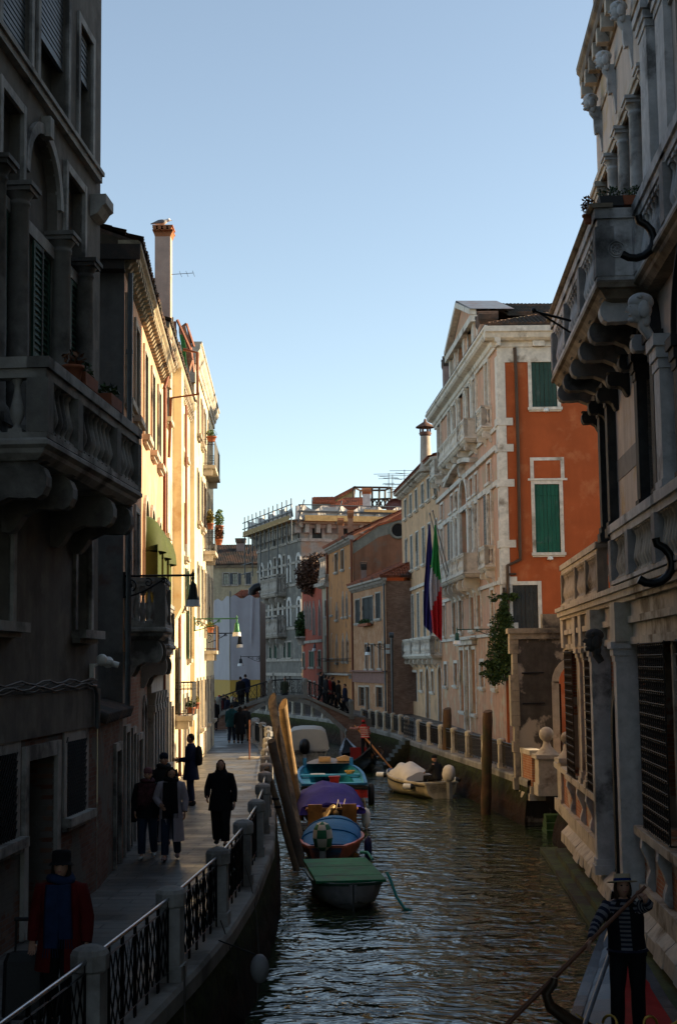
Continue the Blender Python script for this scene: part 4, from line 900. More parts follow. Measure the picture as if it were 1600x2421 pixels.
for u in (-6.0,-4.55,-3.1,-1.65,-.3,.85):
    scrollbracket(FP, u, .26, .0, .88, 10.70, .62, ps if u < -5.5 else stone('bracket_stone', (.24,.235,.23)), tp); scrollbracket(FP, u, .24, 0, .40, 10.1, .42, blk if u > -5.5 else ps, tp)
mb = MB(FP); mb.tube([(-2.2,.9,11.3),(-2.4,1.5,11.42)], .025, 6); mb.tube([(-2.1,.9,11.1),(-2.4,1.5,11.42),(-2.42,1.6,11.46)], .022, 6); mb.ball((-2.42,1.6,11.46), .05, 8, 6)
mb.build('flag_socket', M['iron'], tp)
# shallower balcony closer to the camera
balustrade(FP, [(-6.5,.22),(-9.0,.22),(-11.5,.22),(-14,.22)], 10.93, 1.2, bmP, ps, tp, posts=1, step=.27, rail=.3, wid=.26, pw=.3)
slab(FP, -16, -6.45, .35, 10.93, brown, tp)
bust(FP, -7.35, .45, 10.2, .36, ps, tp, 'keystone_head'); 
for nm, u, z, lab in (('planter_box',-.9,12.17,'dark red trailing plant on far end of the high balcony rail'),):
    plant(nm, lab, FP.w(.6,.75,12.17), .12, .16, M['terra'], M['leafd'], box=.9, ang=math.atan2(FP.u.y,FP.u.x), n=260, ht=.3)
plant('potted_plant', 'plant spilling over the stone rail beside the row of pots, highest balcony', FP.w(-5.9,.98,12.0), .1, .14, M['terra'], M['leafr'], n=240, ht=.35, size=.035)
plant('planter_box', 'left dark pot of dry flowers at the end of the high balcony', FP.w(-6.25,.66,12.14), .11, .16, mat('black_pot', (.03,.03,.03), .6), M['leafd'], box=.42, ang=0, n=160, ht=.2, size=.03)
plant('planter_box', 'terracotta pot of low dark plants in the middle of the high balcony end', FP.w(-6.27,.32,12.14), .11, .15, M['terra'], M['leafd'], box=.36, ang=0, n=160, ht=.2, size=.03)
plant('potted_plant', 'bright green leafy plant in a red pot at the inner corner of the high balcony', FP.w(-6.3,.02,12.14), .1, .16, mat('red_pot', (.30,.02,.015), .5), M['leafg'], n=240, ht=.34, size=.045)
mb = MB(); mb.box(9.4, 17, 33.6, 43.6, 0, 10.4); mb.box(9.3, 18, 22, 33.6, 0, 24); mb.build('unseen_shade_blocks', cr, tp)  # unseen blocks added to keep the sun off part of the left facades
# first-floor balustrades (terrace over the ground floor)
bmQ = baluster_mesh('terrace_baluster', .78, .08, pw_)
balustrade(FP, [(.95,-.9),(.95,.06),(3.0,.06),(5.1,.06),(GE-.2,.06),(GE-.2,-4)], 6.33, 1.07, bmQ, pw_, tp, posts=1, step=.23, rail=.24, wid=.24, pw=.22)
balustrade(FP, [(-2.3,-.05),(-2.3,.18),(-4.4,.18),(-7.1,.18),(-9.8,.18),(-12.5,.18)], 6.33, 1.1, bmQ, ps, tp, posts=1, step=.25, rail=.28, wid=.28, pw=.32)
bust(FP, -.9, .5, 5.35, .34, blk, tp, 'keystone_head')
# hanging black hoses/lantern arcs at the frame edge
for (q, z, lab) in ((-8.1, 11.05, 'upper'), (-8.6, 6.3, 'lower')):
    mb = MB(FP); mb.tube([(q+.0,.55+.0,z+.35)]+[(q, .62+.28*math.cos(a), z+.28*math.sin(a)) for a in [pi*.6+k*pi/8 for k in range(10)]], .06, 8)
    tag(mb.build('iron_hook', M['iron'], None, FP.w(q,.6,z)), 'thick curved black iron hook on the white palazzo beside the %s balcony' % lab, 'hook')
# ================= ball-topped piers and small canal wall between palazzo and dark wall
def ballpier(name, label, x, y, z0, zt, s, rot=.05):
    t = thing(name, label, 'pier', (x, y, z0)); mb = MB(); c, q = math.cos(rot), math.sin(rot)
    mb.M = Matrix(((c,-q,0,x),(q,c,0,y),(0,0,1,0),(0,0,0,1)))
    mb.box(-s,s,-s,s,z0,z0+.35); mb.box(-s*.88,s*.88,-s*.88,s*.88,z0+.35,zt-.12); mb.box(-s*.6,s*.6,-s*.91,-s*.87,z0+.5,zt-.3); mb.box(-s*1.1,s*1.1,-s*1.1,s*1.1,zt-.12,zt)
    mb.build('shaft', pw_, t); mb = MB(); mb.M = Matrix.Translation((x,y,zt)); mb.lathe([(s*1.0,0),(s*.85,.06),(s*.4,.22),(s*.28,.34),(s*.3,.38)], n=16); mb.ball((0,0,.38+s*.58), s*.62, 18, 12); mb.build('ball', pw_, t); return t
a = gy(1290, 1880, 42.4); ballpier('ball_pier', 'square stone pier with ball finial at end of brick parapet, canal side', a.x+.1, 42.7, 1.0, gy(1290,1783,42.7).z, .36)
b = gy(1335, 1790, 41.2); ballpier('ball_pier', 'ball finial pier partly hidden behind white palazzo corner', FP.w(10.9,-.14,0).x, FP.w(10.9,0,0).y, .9, 2.35, .27)
mb = MB(FP); mb.box(GE+.01,12.3,-.35,0,1.15,2.0); mb.build('parapet_wall', BW, tp); mb = MB(FP); mb.box(GE+.06,12.4,-.4,.1,2.0,2.14); mb.box(GE+.06,12.4,-.4,.1,.82,1.15); mb.box(GE+.06,12.4,-.4,-.02,.2,.82); mb.build('parapet_coping', pw_, tp)
tw = thing('canal_parapet', 'low brick parapet with white stone coping leading to ball pier', 'wall', (5.6,43.6,1))
FW = Fr(5.72, 43.05, -.09, 1, -1)
mb = MB(FW); mb.box(0, 1.35, -.3, 0, 1.0, 2.15); mb.build('wall', brick('parapet_brick', (.36,.13,.06), (.42,.2,.1), (.4,.33,.25)), tw)
mb = MB(FW); mb.box(0,1.4,-.36,.05,2.15,2.3); mb.box(0,1.4,-.36,.05,1.0,1.22); mb.box(-.02,1.42,-.4,.1,.8,1.0); mb.box(1.25,1.42,-.3,.02,1.22,2.15); mb.build('coping', pw_, tw)
mb = MB(); 
for i, (z, w_) in enumerate(((.12,1.3),(.3,1.0),(.5,.7))): mb.box(6.0-w_*.1, 7.6, 41.3-.0+i*.25, 42.3, z-.4, z)
tag(mb.build('water_steps', mat('green_steps', (.03,.07,.012), .7, var=.5, sc=5), None, (6.5,42,.2)), 'green algae covered steps down to the water beside the ball pier', 'steps')
# ================= tall dark stained wall across the quay with arched gate
Y_ = 44.6; xl = gy(1216,1700,Y_).x; xr = 9.5; zt_ = gy(1225,1490,Y_).z
FD = facing(xl, Y_); tdw = thing('dark_wall', 'tall black stained wall with pale patches and arched gate facing viewer', 'wall', (xl+1.5, Y_, G))
da = [gy(1322,1700,Y_).x-xl, gy(1322,1700,Y_).x-xl+1.3, G, gy(1360,1588,Y_).z+.3, 'round']
dm = mat('black_stained_plaster', (.075,.068,.062), .9, var=.5, sc=2, streak=True, patch=(.34,.30,.25), patch_lo=.525)
mb = MB(FD); wallp(mb, .06, xr-xl, 0, zt_, [da], .35); mb.quad((.22,-.35,0),(.22,-.35,zt_),(xr-xl,-.35,zt_),(xr-xl,-.35,0)) if False else None
mb.quad((.22,0,zt_),(xr-xl,0,zt_),(xr-xl,-.35,zt_),(.22,-.35,zt_)); mb.build('wall', dm, tdw)
mb = MB(FD); ringband(mb, arcpts(da[0],da[1],da[3],'round',12)[1], .22, -.02, .05); mb.box(da[0]-.22,da[0],-.02,.05,G,da[3]-.6); mb.build('arch_frame', pw_, tdw)
mb = MB(FD); rnd = random.Random(9); z = 1.0
while z < zt_-.3: h = rnd.uniform(.25,.5); e = rnd.choice((0,.05,.09)); mb.box(-.02-e,.13+e*.4,-.40,.03,z,z+h-.008); z += h
mb.box(-.1,xr-xl,-.45,.07,zt_-.28,zt_-.1); mb.box(-.16,xr-xl,-.5,.12,zt_-.1,zt_+.06); mb.box(.95,2.6,-.45,.0,zt_+.06,zt_+.5); mb.box(2.6,3.4,-.42,-.02,zt_+.06,zt_+.22); mb.build('quoins', stone('quoin_stone', (.36,.31,.24), amt=.4), tdw)
mb = MB(FD); 
for z in (4.6, 3.65): mb.tube([(.25,.03,z),(.95,.06,z+.01)], .025, 5)
mb.build('iron_ties', M['iron'], tdw)
# brick garden wall with gate, running back to the pink palace
tgw = thing('brick_garden_wall', 'brick garden wall with white framed gate under hanging ivy', 'wall', (6.8,54,G))
FG = Fr(6.6, 44.9, .045, 1, -1); gh = [8.6,9.9,G,3.65]
mb = MB(FG); wallp(mb, 0, 17.8, G-.1, 4.25, [gh], .3); mb.quad((0,0,4.25),(17.8,0,4.25),(17.8,-.35,4.25),(0,-.35,4.25)); mb.quad((0,-.35,G),(17.8,-.35,G),(17.8,-.35,4.25),(0,-.35,4.25)); mb.build('wall', brick('garden_brick', (.27,.10,.055), (.34,.16,.09), (.3,.25,.2), (.42,.27,.2), .6), tgw)
o = window(tgw, FG, gh, pw_, fw=.2, sill=False, bars=False, depth=.25, pane=mat('bricked_gate', (.22,.08,.05), .9), name='gate')
# ================= pink palace (canal front) and its orange side
FK = right(7.26, 64.39, -.056); K0 = -1.3; K1 = 21.2
tk = thing('pink_palace', 'pink palace with white stone canal front, stone balconies and bright orange side wall', 'building', FK.w(9,-.3,G))
pk = mat('faded_pink_plaster', (.58,.33,.22), .85, var=.18, sc=1.5, streak=True, stain=(.44,.31,.2), stain_amt=.4, patch=(.16,.12,.10), patch_lo=.68)
pkg = mat('ground_pink_plaster', (.58,.30,.17), .85, var=.2, streak=True, stain=(.50,.40,.26), stain_amt=.45, patch=(.42,.36,.3), patch_lo=.64)
top = [[1.1,1.95,16.3,19.1],[5.0,5.9,16.3,19.1],[6.8,8.1,16.3,19.15],[9.2,10.9,16.3,19.2],[12.0,13.3,16.3,19.15],[14.2,15.3,16.3,19.2],[18.9,20.2,16.4,19.2]]
mid = [[1.15,2.15,10.35,12.85],[5.2,6.1,10.35,12.85],[6.8,7.9,10.35,12.85],[8.7,11.3,10.3,14.6,'round'],[12.2,13.2,10.35,12.85],[14.1,15.2,10.35,12.85],[18.5,19.7,10.6,12.85]]
trs = [[1.15,2.15,13.35,14.3],[5.2,6.1,13.35,14.3],[6.8,7.9,13.35,14.3],[12.2,13.2,13.35,14.3],[14.1,15.2,13.35,14.3],[18.5,19.7,13.35,14.3]]
mez = [[1.2,2.1,6.75,8.3],[5.1,6.3,6.7,8.35],[7.3,8.6,6.6,8.3],[11.6,12.8,6.6,8.3],[14.0,15.4,6.5,8.3],[18.6,19.8,6.5,8.3]]
gr = [[.95,1.7,3.75,4.95],[4.6,5.7,3.75,4.95],[7.3,8.7,2.35,5.6],[9.1,10.6,G,5.6],[11.0,12.9,2.35,5.6],[13.9,15.2,3.7,4.9],[18.3,19.5,3.6,4.85]]
shell(tk, FK, K0, K1, 6.3, 19.4, top+mid+trs+mez, pk, 16, .4, ends=(0,1))
mb = MB(FK); wallp(mb, K0, K1, G-.1, 6.3, gr, .35); mb.build('ground_floor_wall', pkg, tk)
wst = stone('white_trim', (.64,.59,.52), dirt=(.22,.18,.14), amt=.3)
blind = mat('blind_panel_pink', (.40,.26,.19), .85, var=.2)
for i, h in enumerate(top): window(tk, FK, h, wst, fw=.18, depth=.38, sill=False, pane=mat('shade_grey_shutter', (.24,.23,.22), .7), bars=False, proud=.12)
for i, h in enumerate(mid):
    if i == 3: window(tk, FK, h, wst, fw=.3, depth=.38, sill=False, bars=True, pane=M['glassb'], proud=.14, keep=True)
    else: window(tk, FK, h, wst, fw=.2, depth=.36, sill=False, shut='half' if i in (0,1,5) else None, smat=M['greyshut'], pane=mat('pale_blind', (.30,.29,.28), .7), bars=False, proud=.12)
for h in trs: window(tk, FK, h, wst, fw=.14, depth=.3, sill=True, pane=blind, bars=False, proud=.08)
for h in mez: window(tk, FK, h, wst, fw=.16, depth=.3, pane=mat('grey_blind', (.30,.31,.27), .7), bars=False, proud=.07)
for i, h in enumerate(gr): window(tk, FK, h, wst, fw=.17, depth=.3, sill=i != 3, pane=mat('stone_door', (.33,.27,.19), .8) if i in (2,3,4) else M['glass'], bars=i not in (2,3,4), proud=.07)
mb = MB(FK)
for (z0, z1, w_) in ((14.55,14.8,.16),(12.95,13.2,.12),(8.45,8.62,.12),(6.15,6.3,.1),(15.5,15.7,.1)): mb.box(K0+.5, K1, -.02, w_, z0, z1)
mb.build('string_courses', wst, tk)
mb = MB(FK); z = G
rnd = random.Random(3)
mb.box(K0-.06, K0+.5, -.3, .08, 6.3, 18.8)
for z in (6.35, 8.4, 10.05, 12.8, 14.4, 15.6): mb.box(K0-.09, K0+.55, -.6, .14, z, z+.34)
mb.build('corner_pilaster', wst, tk)
for u in (6.35,8.25,11.6,13.65): pilaster(FK, u-.2, u+.2, 16.0, 19.2, 0, .14, wst, tk, cap=.4)
for u in (6.45,8.15,11.75,13.65): pilaster(FK, u-.2, u+.2, 10.3, 13.0, 0, .16, wst, tk, cap=.4)
mb = MB(FK); ringband(mb, [(8.6-3.4+i*.85, 14.85+.55*math.sin(pi*i/12)) for i in range(13)], .22, -.02, .42); mb.prism([(0,14.7),(.3,14.75),(.35,15.2),(.2,15.5),(0,15.6)], 0, 9.75, 10.25); mb.build('hood_moulding', wst, tk)
mb = MB(FK); mb.box(6.9,13.3,-.02,.25,5.85,6.1); mb.box(6.7,13.5,-.02,.4,6.1,6.2); mb.box(8.75,9.05,0,.15,G,5.85); mb.box(10.65,10.95,0,.15,G,5.85); mb.build('portal', wst, tk)
cornice(FK, K0-.5, K1+.3, 19.2, [(-.05,0),(.1,0),(.12,.15),(.2,.2),(.24,.4),(.5,.5),(.58,.6),(.58,.75),(.66,.8),(.66,.92),(-.05,1.0)], wst, tk)
bmK = baluster_mesh('pink_baluster', .74, .09, wst)
def kb(u0, u1, w, z, drop=.5, n=1, brs=(.12,.88)): stonebalcony(tk, FK, u0, u1, w, z, .95, wst, bmK, n, drop, brs)
kb(4.6,15.2,.75,16.05,.55,4,(.06,.3,.5,.7,.94)); kb(.7,2.6,.5,15.95); kb(18.2,20.7,.55,16.0)
kb(4.5,15.6,.95,9.35,.85,5,(.1,.28,.45,.6,.75,.92)); kb(.7,2.7,.5,9.4,.5)
# orange side
FO = facing(FK.w(K0,0,0).x, FK.w(K0,0,0).y, 0)
OR = mat('orange_render', (.37,.085,.024), .9, var=.18, sc=1.1, streak=True, stain=(.42,.13,.05), stain_amt=.3, bmp=.2, patch=(.26,.06,.02), patch_lo=.66)
o1 = FO.rect(A5(1235,612), A5(1452,985)); o2 = FO.rect(A5(1262,1620), A6(1482,195)); o3 = FO.rect(A6(1080,465), A6(1298,825))
mb = MB(FO); wallp(mb, 0, 16, G-.1, 18.75, [o1,o2,o3], .22); mb.quad((16,0,G),(16,-14,G),(16,-14,19),(16,0,19)); mb.build('orange_side_wall', OR, tk)
window(tk, FO, o1, wst, fw=.16, depth=.16, shut='closed', smat=M['gshutc'], sstyle='plank', proud=.04)
window(tk, FO, o2, wst, fw=.16, depth=.16, shut='closed', smat=M['gshutb'], sstyle='plank', proud=.04)
window(tk, FO, o3, wst, fw=.17, depth=.16, shut='closed', smat=M['dshut'], sstyle='plank', proud=.04)
bf = FO.rect(A5(1255,1425), A5(1480,1570)); mb = MB(FO); a,b,c,d = bf; mb.box(a-.16,a,-.02,.035,c,d+.14); mb.box(b,b+.16,-.02,.035,c,d+.14); mb.box(a+.001,b-.001,-.02,.033,d,d+.14); mb.box(a-.28,b+.28,-.02,.07,o2[3]+.165,c-.001); mb.build('blind_panel_frame', wst, tk)
mb = MB(FO); mb.box(-.05,16,-.02,.06,18.5,19.2)
for i in range(11): mb.box(1.55+i*1.5, 2.1+i*1.5, .0,.3,19.2,19.45)
mb.box(-.3,16,-.02,.12,19.2,19.46); mb.build('frieze', wst, tk)
cornice(FO, -.62, 16, 19.46, [(-.05,0),(.35,0),(.5,.1),(.58,.3),(.66,.35),(.66,.6),(-.05,.7)], wst, tk)
mb = MB(FO); P = [FO.px(A5(1098,500)), FO.px(A5(1108,700)), FO.px(A5(1125,1300)), FO.px(A5(1140,2160)), FO.px(A6(1143,255)), FO.px(A6(1040,305)), FO.px(A6(1042,500)), FO.px(A6(1050,840)), ]
mb.tube([(p[0],.12,p[1]) for p in P]+[(P[-1][0],.12,1.5)], .075, 8); q = FO.px(A6(1110,375)); mb.tube([(P[6][0],.12,q[1]),(q[0],.13,q[1])], .05, 6); mb.build('drainpipe', mat('brown_pipe', (.065,.038,.024), .5, .3), tk)
for q in (A5(1355,1025), A6(1390,257)):
    u, z = FO.px(q); mb = MB(FO); mb.lathe([(.12,0),(.14,.05),(.1,.14)], (u,.12,z), 10); mb.box(u-.04,u+.04,-.02,.14,z-.02,z+.04); mb.build('lamp_cap', M['white'], tk)
# roofs: low hip in front, gabled attic block behind, chimneys
r0 = FO.w(-.5,.6,20.15); r1 = FO.w(15,.6,20.15); hiptiles([r0, r1, FO.w(15,-5.5,22.6), FO.w(6.0,-5.5,22.6)], M['tileold'], tk)
hiptiles([FK.w(K1,.6,20.15), FK.w(K0-.4,.6,20.15), FK.w(4,-6.5,22.6), FK.w(K1-5,-6.5,22.6)], M['tileold'], tk)
ua, ub = 5.0, 14.3; zA = 21.9
def attic():
    mb = MB(FK); hs = [[6.2,7.5,20.3,21.9],[9.3,11.2,20.4,22.0,'round'],[13.2,14.4,20.3,21.9]]
    wallp(mb, ua, ub, 19.6, zA, hs, .35); mb.quad((ua,0,19.6),(ua,-14,19.6),(ua,-14,zA),(ua,0,zA)); mb.quad((ub,0,19.6),(ub,-14,19.6),(ub,-14,zA),(ub,0,zA))
    mb.add([(ua,0,zA+.35),(ub,0,zA+.35),((ua+ub)/2,0,zA+1.9)],[(0,1,2)])
    o = mb.build('attic', pk, tk)
    for h in hs: window(o, FK, h, wst, fw=.16, depth=.3, sill=False, pane=M['glass'])
    mb = MB(FK); mb.box(ua-.3,ub+.3,-.1,.3,zA,zA+.35)
    for s_ in (0,1):
        e = ua-.35 if s_ == 0 else ub+.35; m_ = (ua+ub)/2
        mb.prism([(e,zA+.35),(m_,zA+1.95),(m_,zA+2.25),(e,zA+.62)], 1, .0, .34)
    for u in (ua+.3,8.6,11.9,ub-.3): mb.box(u-.22,u+.22,-.02,.12,19.9,zA)
    mb.build('pediment', wst, o)
    mb = MB(FK); mb.prism([(0,20.2),(.0,zA),(-.35,zA),(-.6,21.3),(-1.1,20.2)], 0, ua-.5, ua-.1); mb.build('volute', wst, o)
    m_ = (ua+ub)/2
    hiptiles([FK.w(ua-.4,-14,zA+.42), FK.w(ua-.4,-1.6,zA+.42), FK.w(m_,-1.6,zA+2.15), FK.w(m_,-14,zA+2.15)], M['tileold'], o); hiptiles([FK.w(ub+.4,-1.6,zA+.42), FK.w(ub+.4,-14,zA+.42), FK.w(m_,-14,zA+2.15), FK.w(m_,-1.6,zA+2.15)], M['tileold'], o)
    mb = MB(FK); mb.add([(ua-.5,.3,zA+.6),(ua-.5,-1.9,zA+.6),(m_,-1.9,zA+2.35),(m_,.3,zA+2.35),(ub+.5,-1.9,zA+.6),(ub+.5,.3,zA+.6)],[(0,1,2,3),(3,2,4,5)])
    mb.build('lead_sheet', mat('lead_roof', (.20,.22,.25), .45, .4, stain=(.16,.09,.07), stain_amt=.4), o)
attic()
def chimney(parent, x, y, z0, z1, wx, wy, m, capm, kind='box', name='chimney'):
    mb = MB()
    if kind == 'round': mb.lathe([(wx*1.1,0),(wx*1.1,.3),(wx*.95,.35),(wx*.8,(z1-z0)*.97)], (x,y,z0), 16)
    else: mb.box(x-wx,x+wx,y-wy,y+wy,z0,z1); mb.box(x-wx*1.12,x+wx*1.12,y-wy*1.12,y+wy*1.12,z0,z0+.35)
    o = mb.build(name, m, parent); mb = MB(); H = z1
    if kind == 'round':
        mb.lathe([(wx*.9,-.02),(wx*1.05,.12),(wx*.9,.2)], (x,y,H), 14)
        for k in range(6): a = k*pi/3; mb.box(x+math.cos(a)*wx*.8-.05,x+math.cos(a)*wx*.8+.05,y+math.sin(a)*wx*.8-.05,y+math.sin(a)*wx*.8+.05,H+.2,H+.5)
        mb.lathe([(wx*1.6,.48),(wx*1.5,.56),(wx*.3,.85),(.05,1.05)], (x,y,H), 14)
    else:
        n = 5
        mb.loft([[(x-wx*k,y-wy*k,H+z),(x+wx*k,y-wy*k,H+z),(x+wx*k,y+wy*k,H+z),(x-wx*k,y+wy*k,H+z)] for k, z in ((1.0,0),(1.18,.18),(1.22,.22),(1.22,.48),(1.1,.52))], smooth=False)
        for s_ in (-1,1):
            for k in range(3): xx = x+(k-1)*wx*.7; mb.box(xx-wx*.24,xx+wx*.24,y+s_*wy*1.23-.01,y+s_*wy*1.23+.01,H+.26,H+.44)
        mb.tube([(x-wx*1.3,y-wy*.8,H+.56),(x+wx*1.3,y-wy*.8,H+.56)], .09, 8); mb.tube([(x-wx*1.3,y+wy*.8,H+.56),(x+wx*1.3,y+wy*.8,H+.56)], .09, 8)
    mb.build('cap', capm, o); return o
a = gy(*A5(818,450),64.6); b = gy(*A5(947,170),64.6); chimney(tk, (a.x+b.x)/2, 65.2, 20, b.z-.75, (b.x-a.x)/2, .6, mat('peach_render', (.50,.30,.2), .85, streak=True), M['tileold'])
a = gy(*A5(522,860),84); b = gy(*A5(585,620),84); chimney(tk, (a.x+b.x)/2, 84.6, 19.8, b.z-.2, (b.x-a.x)/2, .6, mat('grey_brown_render', (.24,.17,.15), .9), M['tileold'])
# ivy
ti = thing('ivy', 'dark green ivy climbing the drainpipe and corner of the pink palace', 'plant', (FO.o.x, FO.o.y-.3, 3))
mb = MB(); rnd = random.Random(12); pts = [(A6(1018,560),.2),(A6(1010,640),.35),(A6(1003,720),.55),(A6(995,800),1.0),(A6(1000,900),1.15),(A6(990,1000),1.2),(A6(975,1090),1.2),(A6(960,1170),.9),(A6(930,1210),.6),(A6(1060,1050),.7),(A6(1040,760),.5)]
for q, r_ in pts:
    p = gy(*q, FO.o.y-.25); leaves(mb, p, r_*.5+.05, int(700*r_), .075, rnd, (1,.35,1.3))
for q in (A6(880,1195), A6(880,1110), A6(940,570), A6(1075,560)): leaves(mb, gy(*q, FO.o.y-.2), .3, 70, .11, rnd, (1.3,.5,.6))
mb.build('foliage', leaf('ivy_leaves', (.015,.035,.010), (.055,.085,.02)), ti)
mb = MB()
for k in range(5): mb.tube([gy(*A6(1000+k*14+10*math.sin(i+k), 1250-i*85), FO.o.y-.12) for i in range(10)], .025, 4)
mb.build('stem', M['dwood'], ti)
# ================= yellow house
FY = right(6.03, 86.3, -.08); ty = thing('ochre_house', 'ochre yellow house with grey shutters and long stone balcony behind the flags', 'building', FY.w(9,-.3,G))
yp = mat('ochre_plaster', (.62,.385,.22), .85, var=.15, sc=1.5, streak=True, stain=(.36,.24,.14), stain_amt=.35)
us = [2.6,5.3,8.4,11.3,14.3]; hy = [[u,u+1.15,15.3,16.65] for u in us]+[[u,u+1.15,11.4,13.75] for u in us]+[[u,u+1.15,6.65,9.6] for u in us]+[[-.3,.7,15.2,16.6],[-.3,.7,11.4,13.7],[-.2,.8,6.65,9.6]]
gy_ = [[10.3,15.8,2.3,4.3],[7.4,8.6,3.15,4.35],[4.5,6.0,G,4.6,'round'],[2.4,3.5,3.15,4.4],[-.9,.6,G,4.75,'round']]
shell(ty, FY, -1.3, 17.3, G-.1, 17.1, hy+gy_, yp, 14, .25)
for i, h in enumerate(hy): window(ty, FY, h, wst, fw=.1, depth=.16, shut='open' if False else 'closed', smat=M['greyshut'], proud=.05)
for i, h in enumerate(gy_): window(ty, FY, h, wst, fw=.16, depth=.22, sill=i in (1,3), pane=M['dwood'] if i in (2,4) else M['glass'], bars=i not in (2,4))
cornice(FY, -1.3, 17.8, 17.1, [(-.05,0),(.2,0),(.25,.1),(.5,.16),(.55,.3),(-.05,.4)], wst, ty); modillions(FY, -1.2, 17.2, 16.9, 17.12, 0, .4, .5, wst, ty, .16)
tiles(FY.w(17.4,.62,17.45), -FY.u, -FY.n+Vector((0,0,.38)), 92, 10, M['tilered'], ty, 'roof')
mb = MB(FY); mb.box(-1.3,17.3,-.02,.12,9.95,10.15); mb.build('string_course', wst, ty)
balustrade(FY, [(-1.2,0),(-1.2,.62),(3.5,.62),(7.9,.62),(12.3,.62),(16.6,.62),(16.6,0)], 5.45, 1.1, baluster_mesh('ochre_baluster', .84, .1, wst, 8), wst, ty, posts=1, step=.42, rail=.16, wid=.2, pw=.3)
slab(FY, -1.3, 16.7, .72, 5.45, wst, ty); 
for i in range(9): scrollbracket(FY, -.8+i*2.15, .22, 0, .62, 5.2, .55, wst, ty)
a = gy(*A5(320,1450),88); b = gy(*A5(415,1215),88); chimney(ty, (a.x+b.x)/2, 88, 16.9, b.z, (b.x-a.x)/2, .6, mat('round_chimney_render', (.42,.36,.3), .85, streak=True), mat('chimney_hat', (.14,.08,.06), .9), 'round')
# flags
def flag(label, q0, q1, Y, cols, w, name='flag', seed=1):
    """cloth hanging in folds from an inclined pole"""
    t = thing(name, label, 'flag', gy(*q1, Y)); mb = MB(); top = gy(*q0, Y); bot = gy(*q1, Y); n = 26; m = 14; rnd = random.Random(seed); V = []
    for i in range(n+1):
        z = i/n; P = top.lerp(bot, z)
        wd = w*(.12+.88*min(1, z*2.2))*(1-.45*max(0, z-.78)/.22) if z < 1 else w*.3
        for j in range(m+1):
            s_ = j/m-.5; V.append((P.x+s_*wd+.03*math.sin(z*5+seed), P.y+.10*math.sin(s_*18+z*2.5+seed)*min(1,z*3), P.z+s_*wd*(-.5 if z < .5 else -.9)*(1-z*.3)))
    bands = []
    for j in range(m):
        mb.k = min(len(cols)-1, int(j/m*len(cols)))
        for i in range(n):
            if callable(w): pass
            a = i*(m+1)+j; mb.add([V[a],V[a+1],V[a+m+2],V[a+m+1]], [(0,1,2,3)], True)
    mb.build('cloth', cols, t); return t
# ================= flags
F_ = FK.px
def hang(label, name, pole, top, bot, Y, cols, wid, seed, vertical=True):
    t = thing(name, label, 'flag', gy(*bot, Y)); mb = MB(); n, m = 28, 18; a = gy(*top, Y); b = gy(*bot, Y); rnd = random.Random(seed); V = []
    for i in range(n+1):
        f = i/n; c = a.lerp(b, f); wd = wid*min(1, .12+f*1.6); 
        for j in range(m+1):
            s_ = j/m; x = (s_-.5)*wd*(1-.25*max(0,f-.75)/.25)
            fold = .09*math.sin(s_*15+f*2+seed)*min(1, f*2)
            zz = c.z-abs(s_-.5)*0-(.55*(1-s_) if vertical else 0)*0+(s_-.35)*.25*math.sin(f*3)-(.5*s_*(f > .75)*(f-.75)*4)
            V.append((c.x+x+.03*math.sin(f*7+seed), c.y+fold, zz))
    for j in range(m):
        for i in range(n):
            f = i/n; s_ = j/m; mb.k = 0 if len(cols) == 1 or f < .36+.19*s_ else (1 if f < .78-.2*s_ else 2); q = i*(m+1)+j; mb.add([V[q],V[q+1],V[q+m+2],V[q+m+1]], [(0,1,2,3)], True)
    mb.build('cloth', cols, t); p0 = gy(*pole[0], Y); p1 = Vector(pole[1]); mb = MB(); mb.tube([p0, p1], .035, 6); mb.ball(p0, .06, 8, 6); mb.build('pole', mat('pole_grey', (.30,.27,.24), .5), t); return t
base = FK.w(9.6,.7,9.9)
cl = lambda n, c: mat(n, c, .75, var=.12, sc=6, bmp=.05)
fl = hang('Italian tricolour of green, white and red hanging from pole on pink palace balcony', 'flag', (B3(105,750), FK.w(10.2,.9,9.6)), B3(128,905), B3(150,2110), 73.2, [cl('flag_green',(.012,.17,.035)), cl('flag_white',(.32,.30,.34)), cl('flag_red',(.36,.008,.014))], .62, 1)
fe = hang('dark blue European flag with gold stars hanging beside the tricolour', 'flag', (B3(72,780), FK.w(11.2,.9,9.5)), B3(76,905), B3(58,2030), 75.2, [cl('flag_blue',(.022,.018,.13))], .6, 4)
mb = MB(); gold = mat('flag_gold', (.55,.38,.05), .6)
c = gy(*B3(88,1440), 75.0)
for k in range(5):
    z = c.z+.35-k*.18; r_ = .07; P = [(c.x+.03*(k % 2)+(r_ if q % 2 == 0 else r_*.42)*math.sin(q*pi/5), 74.98, z+(r_ if q % 2 == 0 else r_*.42)*math.cos(q*pi/5)) for q in range(10)]
    mb.add(P+[(p[0],p[1]+.01,p[2]) for p in P], [tuple(range(10)), tuple(range(19,9,-1))])
o = mb.build('stars', gold, fe)
# ================= far right row: brick house, orange house, cream slice, red house, grey palazzo
def dirfr(x, y, az, sg=-1): return Fr(x, y, az, 1, sg)
def endu(fr, px):   # u where the plane meets a picture column at eye level
    return fr.px((px, 1568))[0]
ftr = stone('far_trim', (.40,.36,.32), amt=.2)
